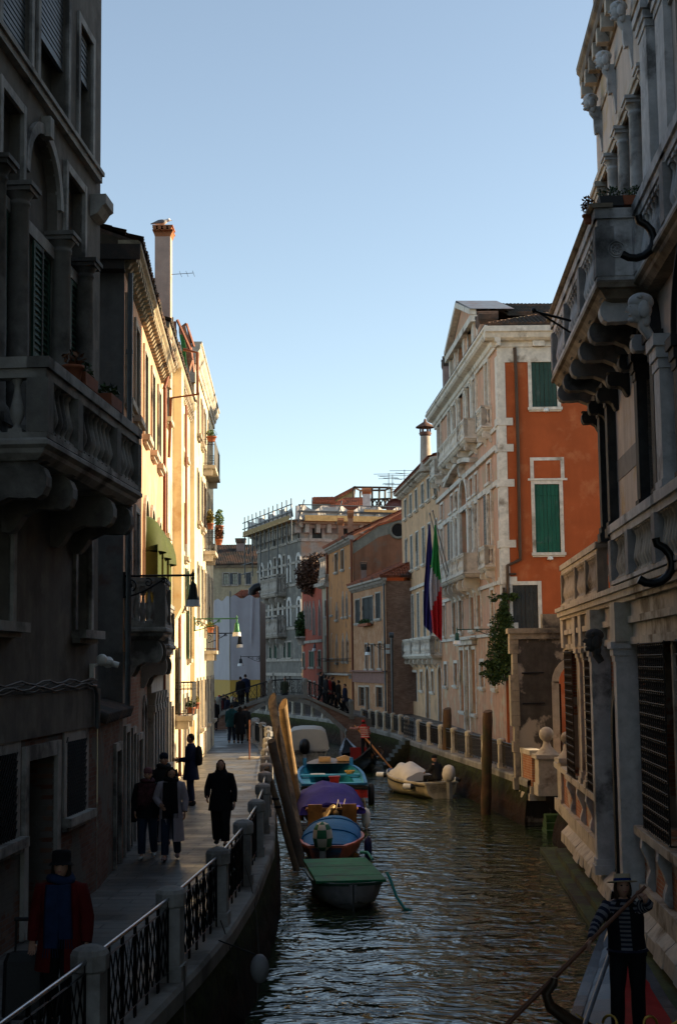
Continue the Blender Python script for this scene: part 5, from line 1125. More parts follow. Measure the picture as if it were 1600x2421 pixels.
# brick house
p = gz(905, 1686); FB = dirfr(3.22, 98.5, -.196); UB = endu(FB, 836)
tb = thing('brick_house', 'low brick house with dark shutters, tiled roof and glazed shopfront', 'building', FB.w(UB/2,-.3,G))
zb = FB.px(A4(1330,800))[1]
rb = [FB.rect(A4(1130,940), A4(1165,1105)), FB.rect(A4(1183,925), A4(1262,1090)), FB.rect(A4(1280,890), A4(1318,1070)), FB.rect(A4(1203,1265), A4(1222,1445)), FB.rect(A4(1245,1270), A4(1268,1445)), FB.rect(A4(1303,1255), A4(1325,1440))]
rs = [FB.rect(A4(1155,1580), A4(1200,1725)), FB.rect(A4(1205,1580), A4(1235,1760)), FB.rect(A4(1283,1580), A4(1333,1735))]
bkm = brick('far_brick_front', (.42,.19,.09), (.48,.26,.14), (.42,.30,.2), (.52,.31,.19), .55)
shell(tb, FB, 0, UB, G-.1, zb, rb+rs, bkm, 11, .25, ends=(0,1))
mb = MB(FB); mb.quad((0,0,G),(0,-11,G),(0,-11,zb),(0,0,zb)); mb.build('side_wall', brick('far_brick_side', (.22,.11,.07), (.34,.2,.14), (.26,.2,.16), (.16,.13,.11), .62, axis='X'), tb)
for i, h in enumerate(rb):
    if i < 3: window(tb, FB, h, ftr, fw=.1, depth=.15, shut='closed', smat=M['dshut'])
    else: window(tb, FB, h, ftr, fw=.12, depth=.2, sill=True)
for h in rs: window(tb, FB, h, mat('shop_frame', (.40,.34,.28), .7), fw=.12, depth=.2, sill=False)
mb = MB(FB); mb.box(.3,UB,-.02,.12,rs[0][3]+.35,rs[0][3]+1.1); mb.box(0,UB,-.02,.35,rs[0][3]+1.15,rs[0][3]+1.25); mb.build('shop_fascia', mat('shop_fascia', (.22,.12,.10), .8), tb)
cornice(FB, -.2, UB+.2, zb, [(-.05,0),(.15,.0),(.4,.12),(.42,.25),(-.05,.3)], ftr, tb); modillions(FB, 0, UB, zb-.3, zb+.05, 0, .3, .4, ftr, tb, .14)
A = FB.w(-.3,.45,zb+.32); B = FB.w(UB+.2,.45,zb+.32); hiptiles([B, A, FB.w(3,-7,zb+3.4), FB.w(UB-1,-7,zb+3.4)], M['tilered'], tb); hiptiles([A, FB.w(-.3,-11.5,zb+.32), FB.w(3,-11.5,zb+3.4), FB.w(3,-7,zb+3.4)], M['tilered'], tb)
plant('planter_box', 'long window box of trailing leaves under the dark shutters of the brick house', FB.w((rb[1][0]+rb[1][1])/2,.3,rb[1][2]-.35), .15, .2, M['terra'], M['leafd'], box=3.4, ang=math.atan2(FB.u.y,FB.u.x), n=420, ht=.35, size=.1)
mb = MB(FB); mb.tube([(-.1,.15,zb-.2),(-.1,.15,G)], .07, 6); mb.tube([FB.M.inverted() @ gy(*A4(1400,1190), 97.2), FB.M.inverted() @ gy(*A4(1405,1780), 97.2)], .07, 6); mb.build('drainpipe', M['pipe'], tb)
# orange house behind it, with its blind gable
O0 = FB.w(UB,0,0); FZ = dirfr(O0.x+.05, O0.y+.5, -.167); UZ = endu(FZ, 779)
tz = thing('orange_house', 'tall orange house with big blind gable wall and round window', 'building', FZ.w(UZ/2,-.3,G))
zz = FZ.px(A4(1105,490))[1]; om = mat('worn_orange_plaster', (.46,.21,.08), .88, var=.2, streak=True, stain=(.22,.12,.065), stain_amt=.35)
rz = [FZ.rect(A4(978,600), A4(998,725)), FZ.rect(A4(1025,570), A4(1045,705)), FZ.rect(A4(1097,535), A4(1107,690)), FZ.rect(A4(985,960), A4(1000,1080))+['o'], FZ.rect(A4(1032,880), A4(1045,1060))+['o'], FZ.rect(A4(1060,880), A4(1074,1055))+['o'], FZ.rect(A4(1097,895), A4(1110,1045))+['o'], FZ.rect(A4(985,1195), A4(1000,1400))+['o'], FZ.rect(A4(1032,1190), A4(1046,1390))+['o'], FZ.rect(A4(1060,1180), A4(1076,1390))+['o']]
rz = [h for h in rz if h[1]-h[0] > .2]
shell(tz, FZ, 0, UZ, G-.1, zz, rz, om, 9, .25, ends=(0,1))
for i, h in enumerate(rz): window(tz, FZ, h, ftr, fw=.1, depth=.15, shut='half' if i == 1 else ('closed' if i > 2 and i < 7 else None), smat=M['bshut'] if i > 1 else om, sstyle='plank')
side = mat('brown_gable_render', (.27,.125,.07), .9, var=.2, sc=1, streak=True, stain=(.2,.13,.09), stain_amt=.3)
gr_ = mat('grey_render_band', (.22,.21,.17), .9)
Yg = FZ.o.y+.02; Fg = facing(FZ.o.x, Yg); 
pts = [A4(1118,510), A4(1300,385), A4(1478,335)]; P = [Fg.px(q) for q in pts]; ux = P[2][0]+1.5
mb = MB(Fg); prof = [(0,G),(ux,G),(ux,P[2][1]+.3),P[2],P[1],(0,P[0][1])]
mb.add([(q[0],0,q[1]) for q in prof]+[(q[0],-.4,q[1]) for q in prof], [tuple(range(5,-1,-1)),tuple(range(6,12))]+[(i,(i+1)%6,6+(i+1)%6,6+i) for i in range(6)]); mb.build('gable_wall', side, tz)
mb = MB(Fg); up_ = [(0,P[0][1]),P[1],P[2],(ux,P[2][1]+.3)]
mb.add([(q[0],.012,q[1]-.02) for q in up_]+[(q[0],.012,q[1]-.9) for q in reversed(up_)], [tuple(range(8))]); mb.build('gable_band', gr_, tz)
c = Fg.px(A4(1445,418)); mb = MB(Fg); mb.tube([(c[0]+.62*math.cos(k*pi/10), .02, c[1]+.62*math.sin(k*pi/10)) for k in range(21)], .12, 6); o = mb.build('round_window', gr_, tz)
mb = MB(Fg); mb.add([(c[0]+.56*math.cos(k*pi/10), .02, c[1]+.56*math.sin(k*pi/10)) for k in range(20)], [tuple(range(20))]); mb.build('pane', M['dark'], o)
mb = MB(Fg); mb.add([(q[0],-.5+a,q[1]+b) for a, b in ((.7,.05),(-8,.05)) for q in up_]+[(q[0],.2 if a else -8,q[1]+.16) for a in (1,0) for q in up_], [(0,1,9,8),(1,2,10,9),(2,3,11,10),(8,9,13,12),(9,10,14,13),(10,11,15,14),(0,4,5,1)]); mb.build('gable_roof', M['tilered'], tz)
cornice(FZ, -.1, UZ+.1, zz, [(-.05,0),(.15,0),(.4,.15),(.42,.3),(-.05,.35)], ftr, tz); modillions(FZ, 0, UZ, zz-.25, zz+.05, 0, .3, .45, ftr, tz, .15)
hiptiles([FZ.w(UZ+.2,.5,zz+.36), FZ.w(-.1,.5,zz+.36), FZ.w(0,-5,zz+2.8), FZ.w(UZ-.5,-5,zz+2.8)], M['tilered'], tz)
cm = mat('orange_brick_render', (.40,.19,.11), .9, var=.25)
for q0, q1 in ((A4(998,450),A4(1043,350)), (A4(1070,430),A4(1117,295))):
    Y = FZ.w(UZ*.6,0,0).y if q0[0] < 810 else FZ.w(2,-1,0).y; a = gy(*q0, Y); b = gy(*q1, Y); chimney(tz, (a.x+b.x)/2, Y+.8, a.z-1.6, b.z-.35, (b.x-a.x)/2*.8, .5, cm, mat('terracotta_cap', (.36,.14,.06), .85))
Y = FZ.o.y-2; a = gy(*A4(1168,780), Y); b = gy(*A4(1213,640), Y); chimney(tz, (a.x+b.x)/2, Y, a.z-1, b.z-.8, (b.x-a.x)/2*.8, .5, mat('grey_brown_render', (.24,.17,.15), .9), M['tileold'])
ironbalcony(FZ, .2, UZ-.5, FZ.px(A4(1050,1480))[1], .5, 1.2, M['iron'], tz, ftr, step=.4)
mb = MB(FZ); mb.tube([(-.1,.15,zz),(-.1,.15,G)], .1, 6); mb.tube([(UZ,.15,zz),(UZ,.15,G)], .1, 6); mb.build('drainpipe', M['copper'], tz)
# cream slice with roof balustrade
C0 = FZ.w(UZ,0,0); FC = dirfr(C0.x, C0.y, -.2); UC = endu(FC, 763)
tcm = thing('narrow_house', 'narrow cream house with white roof railing between orange and red houses', 'building', FC.w(UC/2,-.3,G)); zc = FC.px(A4(930,840))[1]
rc = [FC.rect(A4(905,940), A4(918,1055)), FC.rect(A4(950,925), A4(965,1045)), FC.rect(A4(906,1195), A4(920,1370))+['round'], FC.rect(A4(952,1190), A4(967,1365))+['round']]
shell(tcm, FC, 0, UC, G-.1, zc, rc, mat('cream_far', (.40,.34,.25), .88, streak=True, stain=(.28,.24,.18), stain_amt=.4), 8, .2)
for i, h in enumerate(rc): window(tcm, FC, h, ftr, fw=.12, depth=.15, shut='closed' if i < 2 else None, smat=M['bshut'])
cornice(FC, -.2, UC+.2, zc, [(-.05,0),(.2,0),(.5,.15),(.5,.35),(-.05,.4)], ftr, tcm)
balustrade(FC, [(0,-4),(0,.2),(UC,.2),(UC,-4)], zc+.4, FC.px(A4(930,745))[1]-zc-.4, baluster_mesh('far_baluster', 2.2, .16, ftr, 6), ftr, tcm, posts=1, step=.6, rail=.2, wid=.2, pw=.3)
ironbalcony(FC, .3, UC-.3, FC.px(A4(930,1480))[1], .6, 1.3, M['iron'], tcm, mat('dark_slab', (.09,.09,.1), .8), step=.4)
# red house
D0 = FC.w(UC,0,0); FR_ = dirfr(D0.x, D0.y, -.2); UR = endu(FR_, 716)
trd = thing('red_house', 'deep red plastered house with gothic white windows and roof garden', 'building', FR_.w(UR/2,-.3,G)); zr = FR_.px(A4(880,830))[1]
rr = [FR_.rect(A4(x0,y0), A4(x1,y1))+['o'] for x0,y0,x1,y1 in ((752,960,762,1150),(772,958,782,1150),(792,955,802,1160),(816,955,830,1195),(860,945,875,1200))]
rr2 = [FR_.rect(A4(x0,y0), A4(x1,y1)) for x0,y0,x1,y1 in ((740,1330,756,1435),(788,1320,826,1432),(855,1315,876,1430),(784,1540,802,1645),(822,1545,836,1640),(858,1540,876,1650))]
redm = mat('deep_red_plaster', (.36,.075,.045), .85, var=.18, streak=True, stain=(.26,.08,.05), stain_amt=.3)
shell(trd, FR_, 0, UR, G-.1, zr, rr+rr2, redm, 9, .25)
for h in rr: window(trd, FR_, h, ftr, fw=.14, depth=.2, proud=.08, sill=False)
for i, h in enumerate(rr2): window(trd, FR_, h, ftr, fw=.12, depth=.18, shut='closed' if i < 3 else None, smat=M['gshut'])
mb = MB(FR_); mb.box(0,UR,-.02,.12,FR_.px(A4(860,1250))[1],FR_.px(A4(860,1250))[1]+.25); mb.box(0,UR,-.3,.15,zr,zr+.3); mb.build('string_course', ftr, trd)
mb = MB(); Ys = FR_.w(UR*.7,-2,0).y; P = gy(*B1(522,1090),Ys); Q = gy(*B1(585,950),Ys); mb.box(P.x,Q.x,Ys,Ys+2,zr,Q.z); mb.build('roof_shed', mat('shed_orange', (.38,.14,.06), .9), trd)
th = thing('roof_hedge', 'dense reddish brown hedge on roof terrace of red house', 'hedge', FR_.w(UR*.45,-.8,zr)); mb = MB(); rnd = random.Random(3)
for q, r_ in ((A4(805,740),1.6),(A4(840,720),1.9),(A4(880,700),1.6),(A4(920,680),1.3),(A4(955,690),1.0),(A4(800,800),1.4),(A4(850,790),1.8),(A4(765,790),.9),(A4(880,760),1.5)):
    leaves(mb, gy(*q, FR_.w(UR*.4,-1.5,0).y), r_, int(900*r_), .15, rnd, (1,.8,.9))
mb.build('foliage', leaf('russet_leaves', (.04,.02,.014), (.10,.05,.03)), th)
mb = MB()
for k in range(7): q = gy(*A4(775+k*27, 830), FR_.w(UR*.4,-1.5,0).y); mb.tube([q, q+Vector((.3*math.sin(k*2),.2*math.cos(k),2.4))], [.07,.03], 5)
mb.build('trunk', M['dwood'], th)
plant('roof_bush', 'dark bush on stone balcony shelf at corner of red and grey houses', gy(*A4(750,1270), FR_.w(UR-.5,1,0).y), .8, .8, ftr, M['leafd'], n=1500, ht=2.6, size=.2)
# grey palazzo with scaffold on its cornice
q0 = FR_.w(UR,0,0); FQ = dirfr(q0.x-.1, q0.y+.3, -.33); UQ = endu(FQ, 610)
tq = thing('grey_palazzo', 'weathered grey palazzo with white arched windows and scaffolding along its cornice', 'building', FQ.w(UQ/2,-.3,G)); zq = FQ.px(A4(725,400))[1]
gm2 = mat('weathered_grey_plaster', (.18,.17,.155), .9, var=.3, sc=1.2, streak=True, stain=(.25,.23,.2), stain_amt=.35, patch=(.36,.24,.16), patch_lo=.70)
def QR(*a): return FQ.rect(A4(a[0],a[1]), A4(a[2],a[3]))
ra = [QR(430,685,448,850)+['round'],QR(492,665,510,820)+['round'],QR(560,625,585,800)+['round'],QR(632,630,650,805)+['round'],QR(702,610,722,800)+['round'],QR(432,985,452,1155)+['round'],QR(495,970,513,1100)+['round'],QR(566,940,592,1080)+['round'],QR(633,940,652,1130)+['round'],QR(705,935,726,1130)+['round']]
rsq = [QR(424,500,440,560),QR(484,480,498,545),QR(518,470,540,535),QR(585,450,604,515),QR(632,435,648,505),QR(705,415,720,480),QR(530,630,548,800),QR(597,610,613,800),QR(532,960,552,1100),QR(602,940,618,1090),QR(430,1262,455,1370),QR(492,1258,512,1368),QR(526,1256,552,1368),QR(596,1253,616,1365),QR(628,1250,656,1362),QR(440,1500,456,1590),QR(502,1498,516,1580),QR(532,1498,548,1580),QR(606,1495,622,1580),QR(640,1495,656,1580)]
shell(tq, FQ, 0, UQ, G-.1, zq, ra+rsq, gm2, 9, .3, ends=(0,1))
for i, h in enumerate(ra): window(tq, FQ, h, mat('bright_trim', (.62,.60,.57), .8), fw=.34, depth=.25, pane=M['glassb'] if i < 5 else M['glass'], proud=.1, sill=False)
for i, h in enumerate(rsq):
    if i in (6,7,8,9): window(tq, FQ, h, ftr, fw=.15, depth=.25, sill=False, proud=.1)
    else: window(tq, FQ, h, ftr, fw=.16, depth=.2, shut='closed' if i < 6 or 10 <= i < 15 else None, smat=M['gshut'] if i >= 10 else M['dshut'])
mb = MB(FQ)
for q in (A4(720,490), A4(720,650), A4(720,815), A4(720,980), A4(720,1140), A4(720,1380)): z = FQ.px(q)[1]; mb.box(0,UQ,-.02,.1,z-.12,z+.12)
z1 = FQ.px(A4(700,1500))[1]; mb.box(0,UQ,-.02,.06,G,z1-2.4); mb.box(0,UQ,-.02,.08,z1,z1+.3)
mb.build('string_courses', ftr, tq)
cornice(FQ, -.6, UQ+.6, zq, [(-.05,0),(.2,0),(.3,.3),(.7,.4),(.7,.8),(-.05,.9)], ftr, tq); modillions(FQ, 0, UQ, zq-.5, zq+.35, 0, .6, .9, ftr, tq, .3, False)
for (a_, b_) in ((A4(490,900),A4(620,905)), (A4(490,1205),A4(622,1200))):
    ua_, z = FQ.px(a_); ub_, z_ = FQ.px(b_); u0_, u1_ = sorted((ua_,ub_)); zf = (z+z_)/2
    stonebalcony(tq, FQ, u0_, u1_, 1.0, zf, 2.0, ftr, baluster_mesh('grey_baluster', 1.6, .16, ftr, 6), 2, .9, (.15,.5,.85))
Fs = Fr(FQ.o.x, FQ.o.y, 1, .33, 1); US = 16
sw = [Fs.rect(A4(808,405), A4(880,482)), Fs.rect(A4(1040,400), A4(1075,470)), Fs.rect(A4(810,608), A4(882,700))+['round']]
mb = MB(Fs); wallp(mb, 0, US, G, zq, sw, .3); mb.build('side_wall', mat('grey_peeling_side', (.30,.28,.25), .9, var=.25, streak=True, stain=(.30,.2,.14), stain_amt=.5), tq)
for i, h in enumerate(sw): window(tq, Fs, h, ftr, fw=.3, depth=.2, shut='closed' if i < 2 else None, smat=M['dshut'], bars=False, pane=mat('pale_blind', (.30,.29,.28), .7))
cornice(Fs, 0, US, zq, [(-.05,0),(.2,0),(.3,.3),(.7,.4),(.7,.8),(-.05,.9)], ftr, tq); modillions(Fs, .5, US, zq-.5, zq+.35, 0, .6, 1.1, ftr, tq, .4, False)
mb = MB(Fs)
for q in (A4(760,490), A4(760,652)): z = Fs.px(q)[1]; mb.box(0,US,-.02,.12,z-.15,z+.15)
mb.build('string_courses', ftr, tq)
# roofs and altana above
zt2 = zq+.9; Pm = Fs.w(9,-4,0)
hiptiles([Fs.w(0,.4,zt2), Fs.w(US,.4,zt2), Fs.w(US-3,-6,zt2+1.2), Fs.w(6.5,-6,zt2+1.2)], M['tilered'], tq)
# scaffold with white sheeting
tsc = thing('scaffolding', 'metal scaffolding wrapped in white sheeting on the roof edge of grey palazzo', 'scaffolding', FQ.w(UQ/2,1,zq))
zs = zq+.6; hs_ = FQ.px(A4(712,245))[1]-zs
mb = MB(FQ); 
for i in range(12):
    u = UQ*(i-.8)/10; mb.tube([(u,1.3,zs-4.5 if i % 2 else zs-2),(u,1.3,zs+hs_+.6)], .06, 5); mb.tube([(u,-.3,zs),(u,1.4,zs)], .05, 4)
for z in (zs+.8, zs+hs_*.55, zs+hs_): mb.tube([(-1.6,1.35,z),(UQ+1,1.35,z)], .055, 5)
mb.tube([(UQ-3,1.3,zs-4),(UQ+2.2,1.3,zs-4)], .05, 4); mb.tube([(UQ-3,1.3,zs-3),(UQ+2.0,1.3,zs-3)], .05, 4)
mb.M = Fs.M; mb.flip = True
for i in range(5): mb.tube([(i*3.8-.7,1.3,zs-.3),(i*3.8,1.3,zs+hs_+.5)], .06, 5)
for z in (zs+.8, zs+hs_*.6, zs+hs_): mb.tube([(-.6,1.35,z),(US,1.35,z)], .055, 5)
mb.build('poles', M['pipe'], tsc)
wsh = mat('white_sheeting', (.48,.46,.45), .8, var=.15, sc=1.5, bmp=.5)
mb = MB(FQ); n = 60
def sheet(mb, u0, u1, w, z0, z1):
    A = []; B = []
    for i in range(n+1):
        u = u0+(u1-u0)*i/n; A.append((u, w+.12*math.sin(i*1.3), z0)); B.append((u, w+.22*math.sin(i*.9+1), z1+.35*math.sin(i*.7)*math.sin(i*.23)))
    mb.add(A+B, [(i,i+1,n+2+i,n+1+i) for i in range(n)], True)
sheet(mb, -1.5, UQ, 1.15, zs+.3, zs+hs_*.92); mb.M = Fs.M; sheet(mb, -.9, US, 1.15, zs+.1, zs+hs_*.92); mb.build('sheeting', wsh, tsc)
mb = MB(FQ); mb.box(-1,UQ+.5,.5,1.5,zs-.05,zs+.06); mb.box(-1,UQ+.5,1.4,1.46,zs+.1,zs+.5); mb.M = Fs.M; mb.flip = True; mb.box(0,US,.5,1.5,zs-.05,zs+.06); mb.box(0,US*.9,1.4,1.46,zs+.07,zs+.5); mb.box(6,US-1,1.4,1.46,zs+hs_*.62,zs+hs_*.78); mb.build('boards', mat('scaffold_boards', (.32,.22,.10), .85), tsc)
# altana (open timber terrace) and higher roofs behind
Ya = 150; tal = thing('roof_terrace', 'open timber roof terrace frame standing on roofs behind the scaffolding', 'roof terrace', gy(*A4(1250,240), Ya))
mb = MB()
def ln(a, b, Y0=Ya, Y1=Ya, r_=.11): mb.tube([gy(*A4(*a), Y0), gy(*A4(*b), Y1)], r_, 4, False)
for x, yt in ((1115,100),(1252,95),(1305,102),(1392,98)): ln((x,yt),(x,262))
for x, yt in ((1165,125),(1348,120)): ln((x,yt),(x,255), Ya+5, Ya+5)
ln((1115,100),(1392,103)); ln((1165,125),(1348,122), Ya+5, Ya+5); ln((1115,100),(1165,125), Ya, Ya+5); ln((1392,103),(1348,122), Ya, Ya+5); ln((1240,190),(1392,185)); ln((1115,190),(1190,190)); ln((1240,255),(1392,255))
for k in range(5): x = 1240+k*31; ln((x,188),(x+31,255), r_=.07); ln((x+31,188),(x,255), r_=.07)
mb.build('frame', M['dwood'], tal)
trf = thing('attic_house', 'tiled dormer and high lean-to roofs rising behind the scaffolding', 'building', gy(*A4(950,250), 148))
Yd = 147
def pr(pl, Y, d, m, nm): 
    mb = MB(); P = [gy(*A4(*q), Y) for q in pl]; n_ = len(P); mb.add(P+[p+Vector((0,d,0)) for p in P], [tuple(range(n_)), tuple(range(2*n_-1,n_-1,-1))]+[(i,(i+1)%n_,n_+(i+1)%n_,n_+i) for i in range(n_)]); mb.build(nm, m, trf)
pr([(805,275),(805,190),(830,205),(980,200),(980,275)], Yd, 4, mat('dormer_grey', (.22,.24,.24), .85), 'dormer_wall')
hiptiles([gy(*A4(812,214),Yd-1), gy(*A4(985,212),Yd-1), gy(*A4(965,188),Yd+3), gy(*A4(806,174),Yd+3)], M['tilered'], trf)
pr([(945,188),(1125,95),(1125,260),(945,260)], Yd+6, 3, mat('lean_to_yellow', (.40,.32,.16), .85), 'lean_to_wall')
a = gy(*A4(935,190),Yd+5.5); b = gy(*A4(1130,88),Yd+5.5); mb = MB(); mb.add([a, b, b+Vector((0,5,0)), a+Vector((0,5,0)), a+Vector((0,0,-.35)), b+Vector((0,0,-.35)), b+Vector((0,5,-.35)), a+Vector((0,5,-.35))], [(0,1,2,3),(7,6,5,4),(0,4,5,1),(3,2,6,7),(1,5,6,2),(0,3,7,4)]); mb.build('lean_to_roof', M['tilered'], trf)
hiptiles([gy(*A4(880,262),Yd-2), gy(*A4(1240,255),Yd-2), gy(*A4(1180,200),Yd+3), gy(*A4(1060,178),Yd+3)], M['tilered'], trf)
a = gy(*A4(1186,250), Yd-3); b = gy(*A4(1240,150), Yd-3); chimney(trf, (a.x+b.x)/2, Yd-2, a.z-1, b.z, (b.x-a.x)/2, 1, mat('white_render', (.5,.48,.46), .8), mat('terracotta_cap', (.36,.14,.06), .85))
hiptiles([gy(*A4(1395,330),135), gy(*A4(1490,330),135), gy(*A4(1490,275),141), gy(*A4(1400,270),141)], M['tilered'], trf)
for i, (x, yt, yb) in enumerate(((1375,-5,255),(1403,8,250),(1458,75,270),(1492,-30,60))):
    Y = 149; a = gy(*A4(x,yt), Y); b = gy(*A4(x,yb), Y); mb = MB(); mb.tube([a,b], .035, 4)
    for k in range(3): z = a.z-.1-k*(.9 if i % 2 else .5); mb.tube([(a.x-(1.6-.5*k),Y,z),(a.x+(1.6-.5*k)*(1 if i != 1 else 1.8),Y,z)], .025, 4)
    mb.tube([(a.x-1.0,Y-.5,a.z-.4),(a.x+1.0,Y+.5,a.z-.45)], .025, 4)
    tag(mb.build('antenna', M['iron'], None, b), ['tall television aerial left of all, above the timber roof terrace','second television aerial with long crossbar above the timber roof terrace','short television aerial between scaffolding and ochre house','television aerial nearest the ochre house roof'][i], 'antenna', 'television aerials')
c = gy(*A4(1424,258), 140); mb = MB(); mb.lathe([(.02,.0),(.5,.1),(.95,.35),(.98,.36),(.5,.14)], (0,0,0), 16); mb.v = [Matrix.Translation(c) @ (Matrix.Rotation(R(75),4,'X') @ v) for v in mb.v]; mb.tube([c, c+Vector((0,0,-1.5))], .06, 5)
tag(mb.build('satellite_dish', mat('dish_red', (.12,.05,.045), .6), None, c), 'dark reddish satellite dish on roof right of the timber terrace', 'satellite dish')
# ================= left distance: wrapped building and yellow house
Yw = 118; a = gy(*A4(205,930), Yw); b = gy(*A4(421,930), Yw); zy = gy(*A4(205,1530), Yw).z; zw = gy(*A4(205,915), Yw).z
tw_ = thing('wrapped_building', 'building under repair wrapped in pale tarpaulin above a yellow hoarding', 'building', (a.x+2, Yw+2, G))
def tarp(Fw, u1, z0, z1, m, nm, sag=.25):
    mb = MB(Fw); N_, K = 40, 12; V = []
    for j in range(K+1):
        for i in range(N_+1):
            u = u1*i/N_; z = z0+(z1-z0)*j/K; V.append((u, .1+.03*math.sin(i*.35+j*.25)*math.sin(j*.5+.3)+.12*math.exp(-((i-26-j*.4)/1.6)**2)*(j > 5), z+(.15*math.sin(i*.3) if j == K else 0)))
    mb.add(V, [(j*(N_+1)+i, j*(N_+1)+i+1, (j+1)*(N_+1)+i+1, (j+1)*(N_+1)+i) for j in range(K) for i in range(N_)], True); return mb.build(nm, m, tw_)
tar = mat('tarpaulin', (.36,.34,.37), .75, var=.12, sc=.8, bmp=.3); hoard = planks('yellow_hoarding', (.42,.26,.05), 1.2, var=.15, dirt=(.25,.16,.03))
Fw1 = facing(a.x, Yw); tarp(Fw1, b.x-a.x, zy, zw, tar, 'tarpaulin'); 
e = gy(*A4(72,960), Yw+9); Fw2 = Fr(a.x, Yw, e.x-a.x, e.y-Yw, 1); Fw2.n = Vector((Fw2.u.y, -Fw2.u.x, 0)); 
if Fw2.n.y > 0: Fw2 = Fr(a.x, Yw, e.x-a.x, e.y-Yw, -1)
Lw2 = (Vector((e.x,e.y))-Vector((a.x,Yw))).length; tarp(Fw2, Lw2, zy, zw, tar, 'tarpaulin')
for Fx, Lx in ((Fw1, b.x-a.x), (Fw2, Lw2)):
    mb = MB(Fx); mb.box(0, Lx, 0, .08, G-.1, zy); mb.build('hoarding', hoard, tw_)
    mb = MB(Fx); 
    for i in range(2): mb.tube([(Lx*i,.05,zy),(Lx*i,.05,zw+.5)], .03, 4)
    mb.build('scaffold_pole', M['pipe'], tw_)
mb = MB(); mb.box(a.x+.1, b.x, Yw+.4, Yw+9, G, zw-.3); mb.build('wall', mat('plain_wall', (.3,.28,.25), .9), tw_)
hiptiles([gy(*A4(215,915),Yw+.5), gy(*A4(425,905),Yw+.5), gy(*A4(400,870),Yw+3.5), gy(*A4(290,865),Yw+3.5)], M['tilered'], tw_)
mb = MB(); mb.tube([gy(*A4(362,905),Yw+1), gy(*A4(366,865),Yw+1), gy(*A4(390,845),Yw+1), gy(*A4(425,835),Yw+1)], .35, 8); mb.build('chute', M['iron'], tw_)
Yy = 165; a = gy(*A4(55,700), Yy); b = gy(*A4(440,700), Yy); Fy = facing(a.x-8, Yy); zy2 = gy(*A4(240,697), Yy).z
tyl = thing('distant_house', 'long distant yellow house with tiled roof and grey shutters, end of view left', 'building', (a.x+8, Yy, G))
off_ = 8
hyl = [Fy.rect(A4(150,738),A4(192,822)), Fy.rect(A4(218,738),A4(256,822)), Fy.rect(A4(318,736),A4(356,818)), Fy.rect(A4(-20,738),A4(20,820))]
shell(tyl, Fy, 0, b.x-a.x+12, G-1, zy2, hyl, mat('distant_yellow', (.42,.35,.24), .88, streak=True, stain=(.3,.27,.19), stain_amt=.3), 10, .3)
for i, h in enumerate(hyl): window(tyl, Fy, h, ftr, fw=.12, depth=.25, shut='closed' if i > 1 else 'half', smat=mat('slate_shutter', (.09,.10,.115), .8), pane=M['glassb'])
cornice(Fy, -.5, b.x-a.x+12, zy2, [(-.05,0),(.2,0),(.5,.2),(.5,.4),(-.05,.4)], ftr, tyl)
hiptiles([Fy.w(0,.8,zy2+.4), Fy.w(b.x-a.x+12,.8,zy2+.4), Fy.w(b.x-a.x+12,-6,zy2+3.2), Fy.w(8.5,-6,zy2+3.2)], M['tileold'], tyl)
a = gy(*A4(250,655), Yy+4); chimney(tyl, a.x+.5, Yy+4, a.z-1, a.z+2.2, .5, .5, mat('grey_brown_render', (.24,.17,.15), .9), M['tileold'])
# a wing beyond the bridge closing the canal bend on the left, behind the wrapped building
# ================= iron and stone railings along the quays
def stonepost(parent, x, y, z, h, s, rot, m, name='post'):
    mb = MB(); c, q = math.cos(rot), math.sin(rot); mb.M = Matrix(((c,-q,0,x),(q,c,0,y),(0,0,1,z),(0,0,0,1)))
    mb.box(-s*1.1,s*1.1,-s*1.1,s*1.1,0,h*.17); mb.box(-s*.92,s*.92,-s*.92,s*.92,h*.17,h*.78)
    mb.loft([[(k*s*math.cos(pi/8+a*pi/4)*1.1, k*s*math.sin(pi/8+a*pi/4)*1.1, zz) for a in range(8)] for k, zz in ((1.0,h*.78),(1.14,h*.80),(1.16,h*.93),(1.02,h*.97),(.55,h*1.0),(.1,h*1.01))], smooth=False)
    return mb.build(name, m, parent)
def panel(parent, a, b, z, h, kind, mi, mh):
    A = Vector((a[0],a[1],z)); B = Vector((b[0],b[1],z)); d = B-A; ln_ = d.length; mb = MB()
    T = lambda s_, zz: A+d*s_+Vector((0,0,zz))
    mb.tube([T(0,.12),T(1,.12)], .014, 4, False); mb.tube([T(0,h-.1),T(1,h-.1)], .012, 4, False)
    if kind == 'bars':
        n = max(4, int(ln_/.12))
        for i in range(n+1): mb.tube([T(i/n,.05 if i % 4 == 0 else .12),T(i/n,h)], .010, 4, False)
    else:
        n = max(2, round(ln_/.55))
        for i in range(n):
            s0, s1 = i/n, (i+1)/n; g = .13/n*1.0
            for e in (s0+g*.4, s1-g*.4): mb.tube([T(e,.0),T(e,h)], .012, 4, False)
            for (p, q) in ((s0+g,s1-g),(s1-g,s0+g)):
                mb.tube([T(p,.12),T((p+q)/2,h*.5),T(q,h-.1)] if False else [T(p,.12),T(q,h-.1)], .009, 4, False)
            mb.tube([T((s0+s1)/2,.12),T(s0+g,h*.46),T((s0+s1)/2,h-.1),T(s1-g,h*.46),T((s0+s1)/2,.12)], .009, 4, False)
    o = mb.build('railing_panel', mi, parent)
    mb = MB(); mb.tube([T(-.01,h),T(1.01,h)], .022, 8); mb.build('handrail', mh, o)
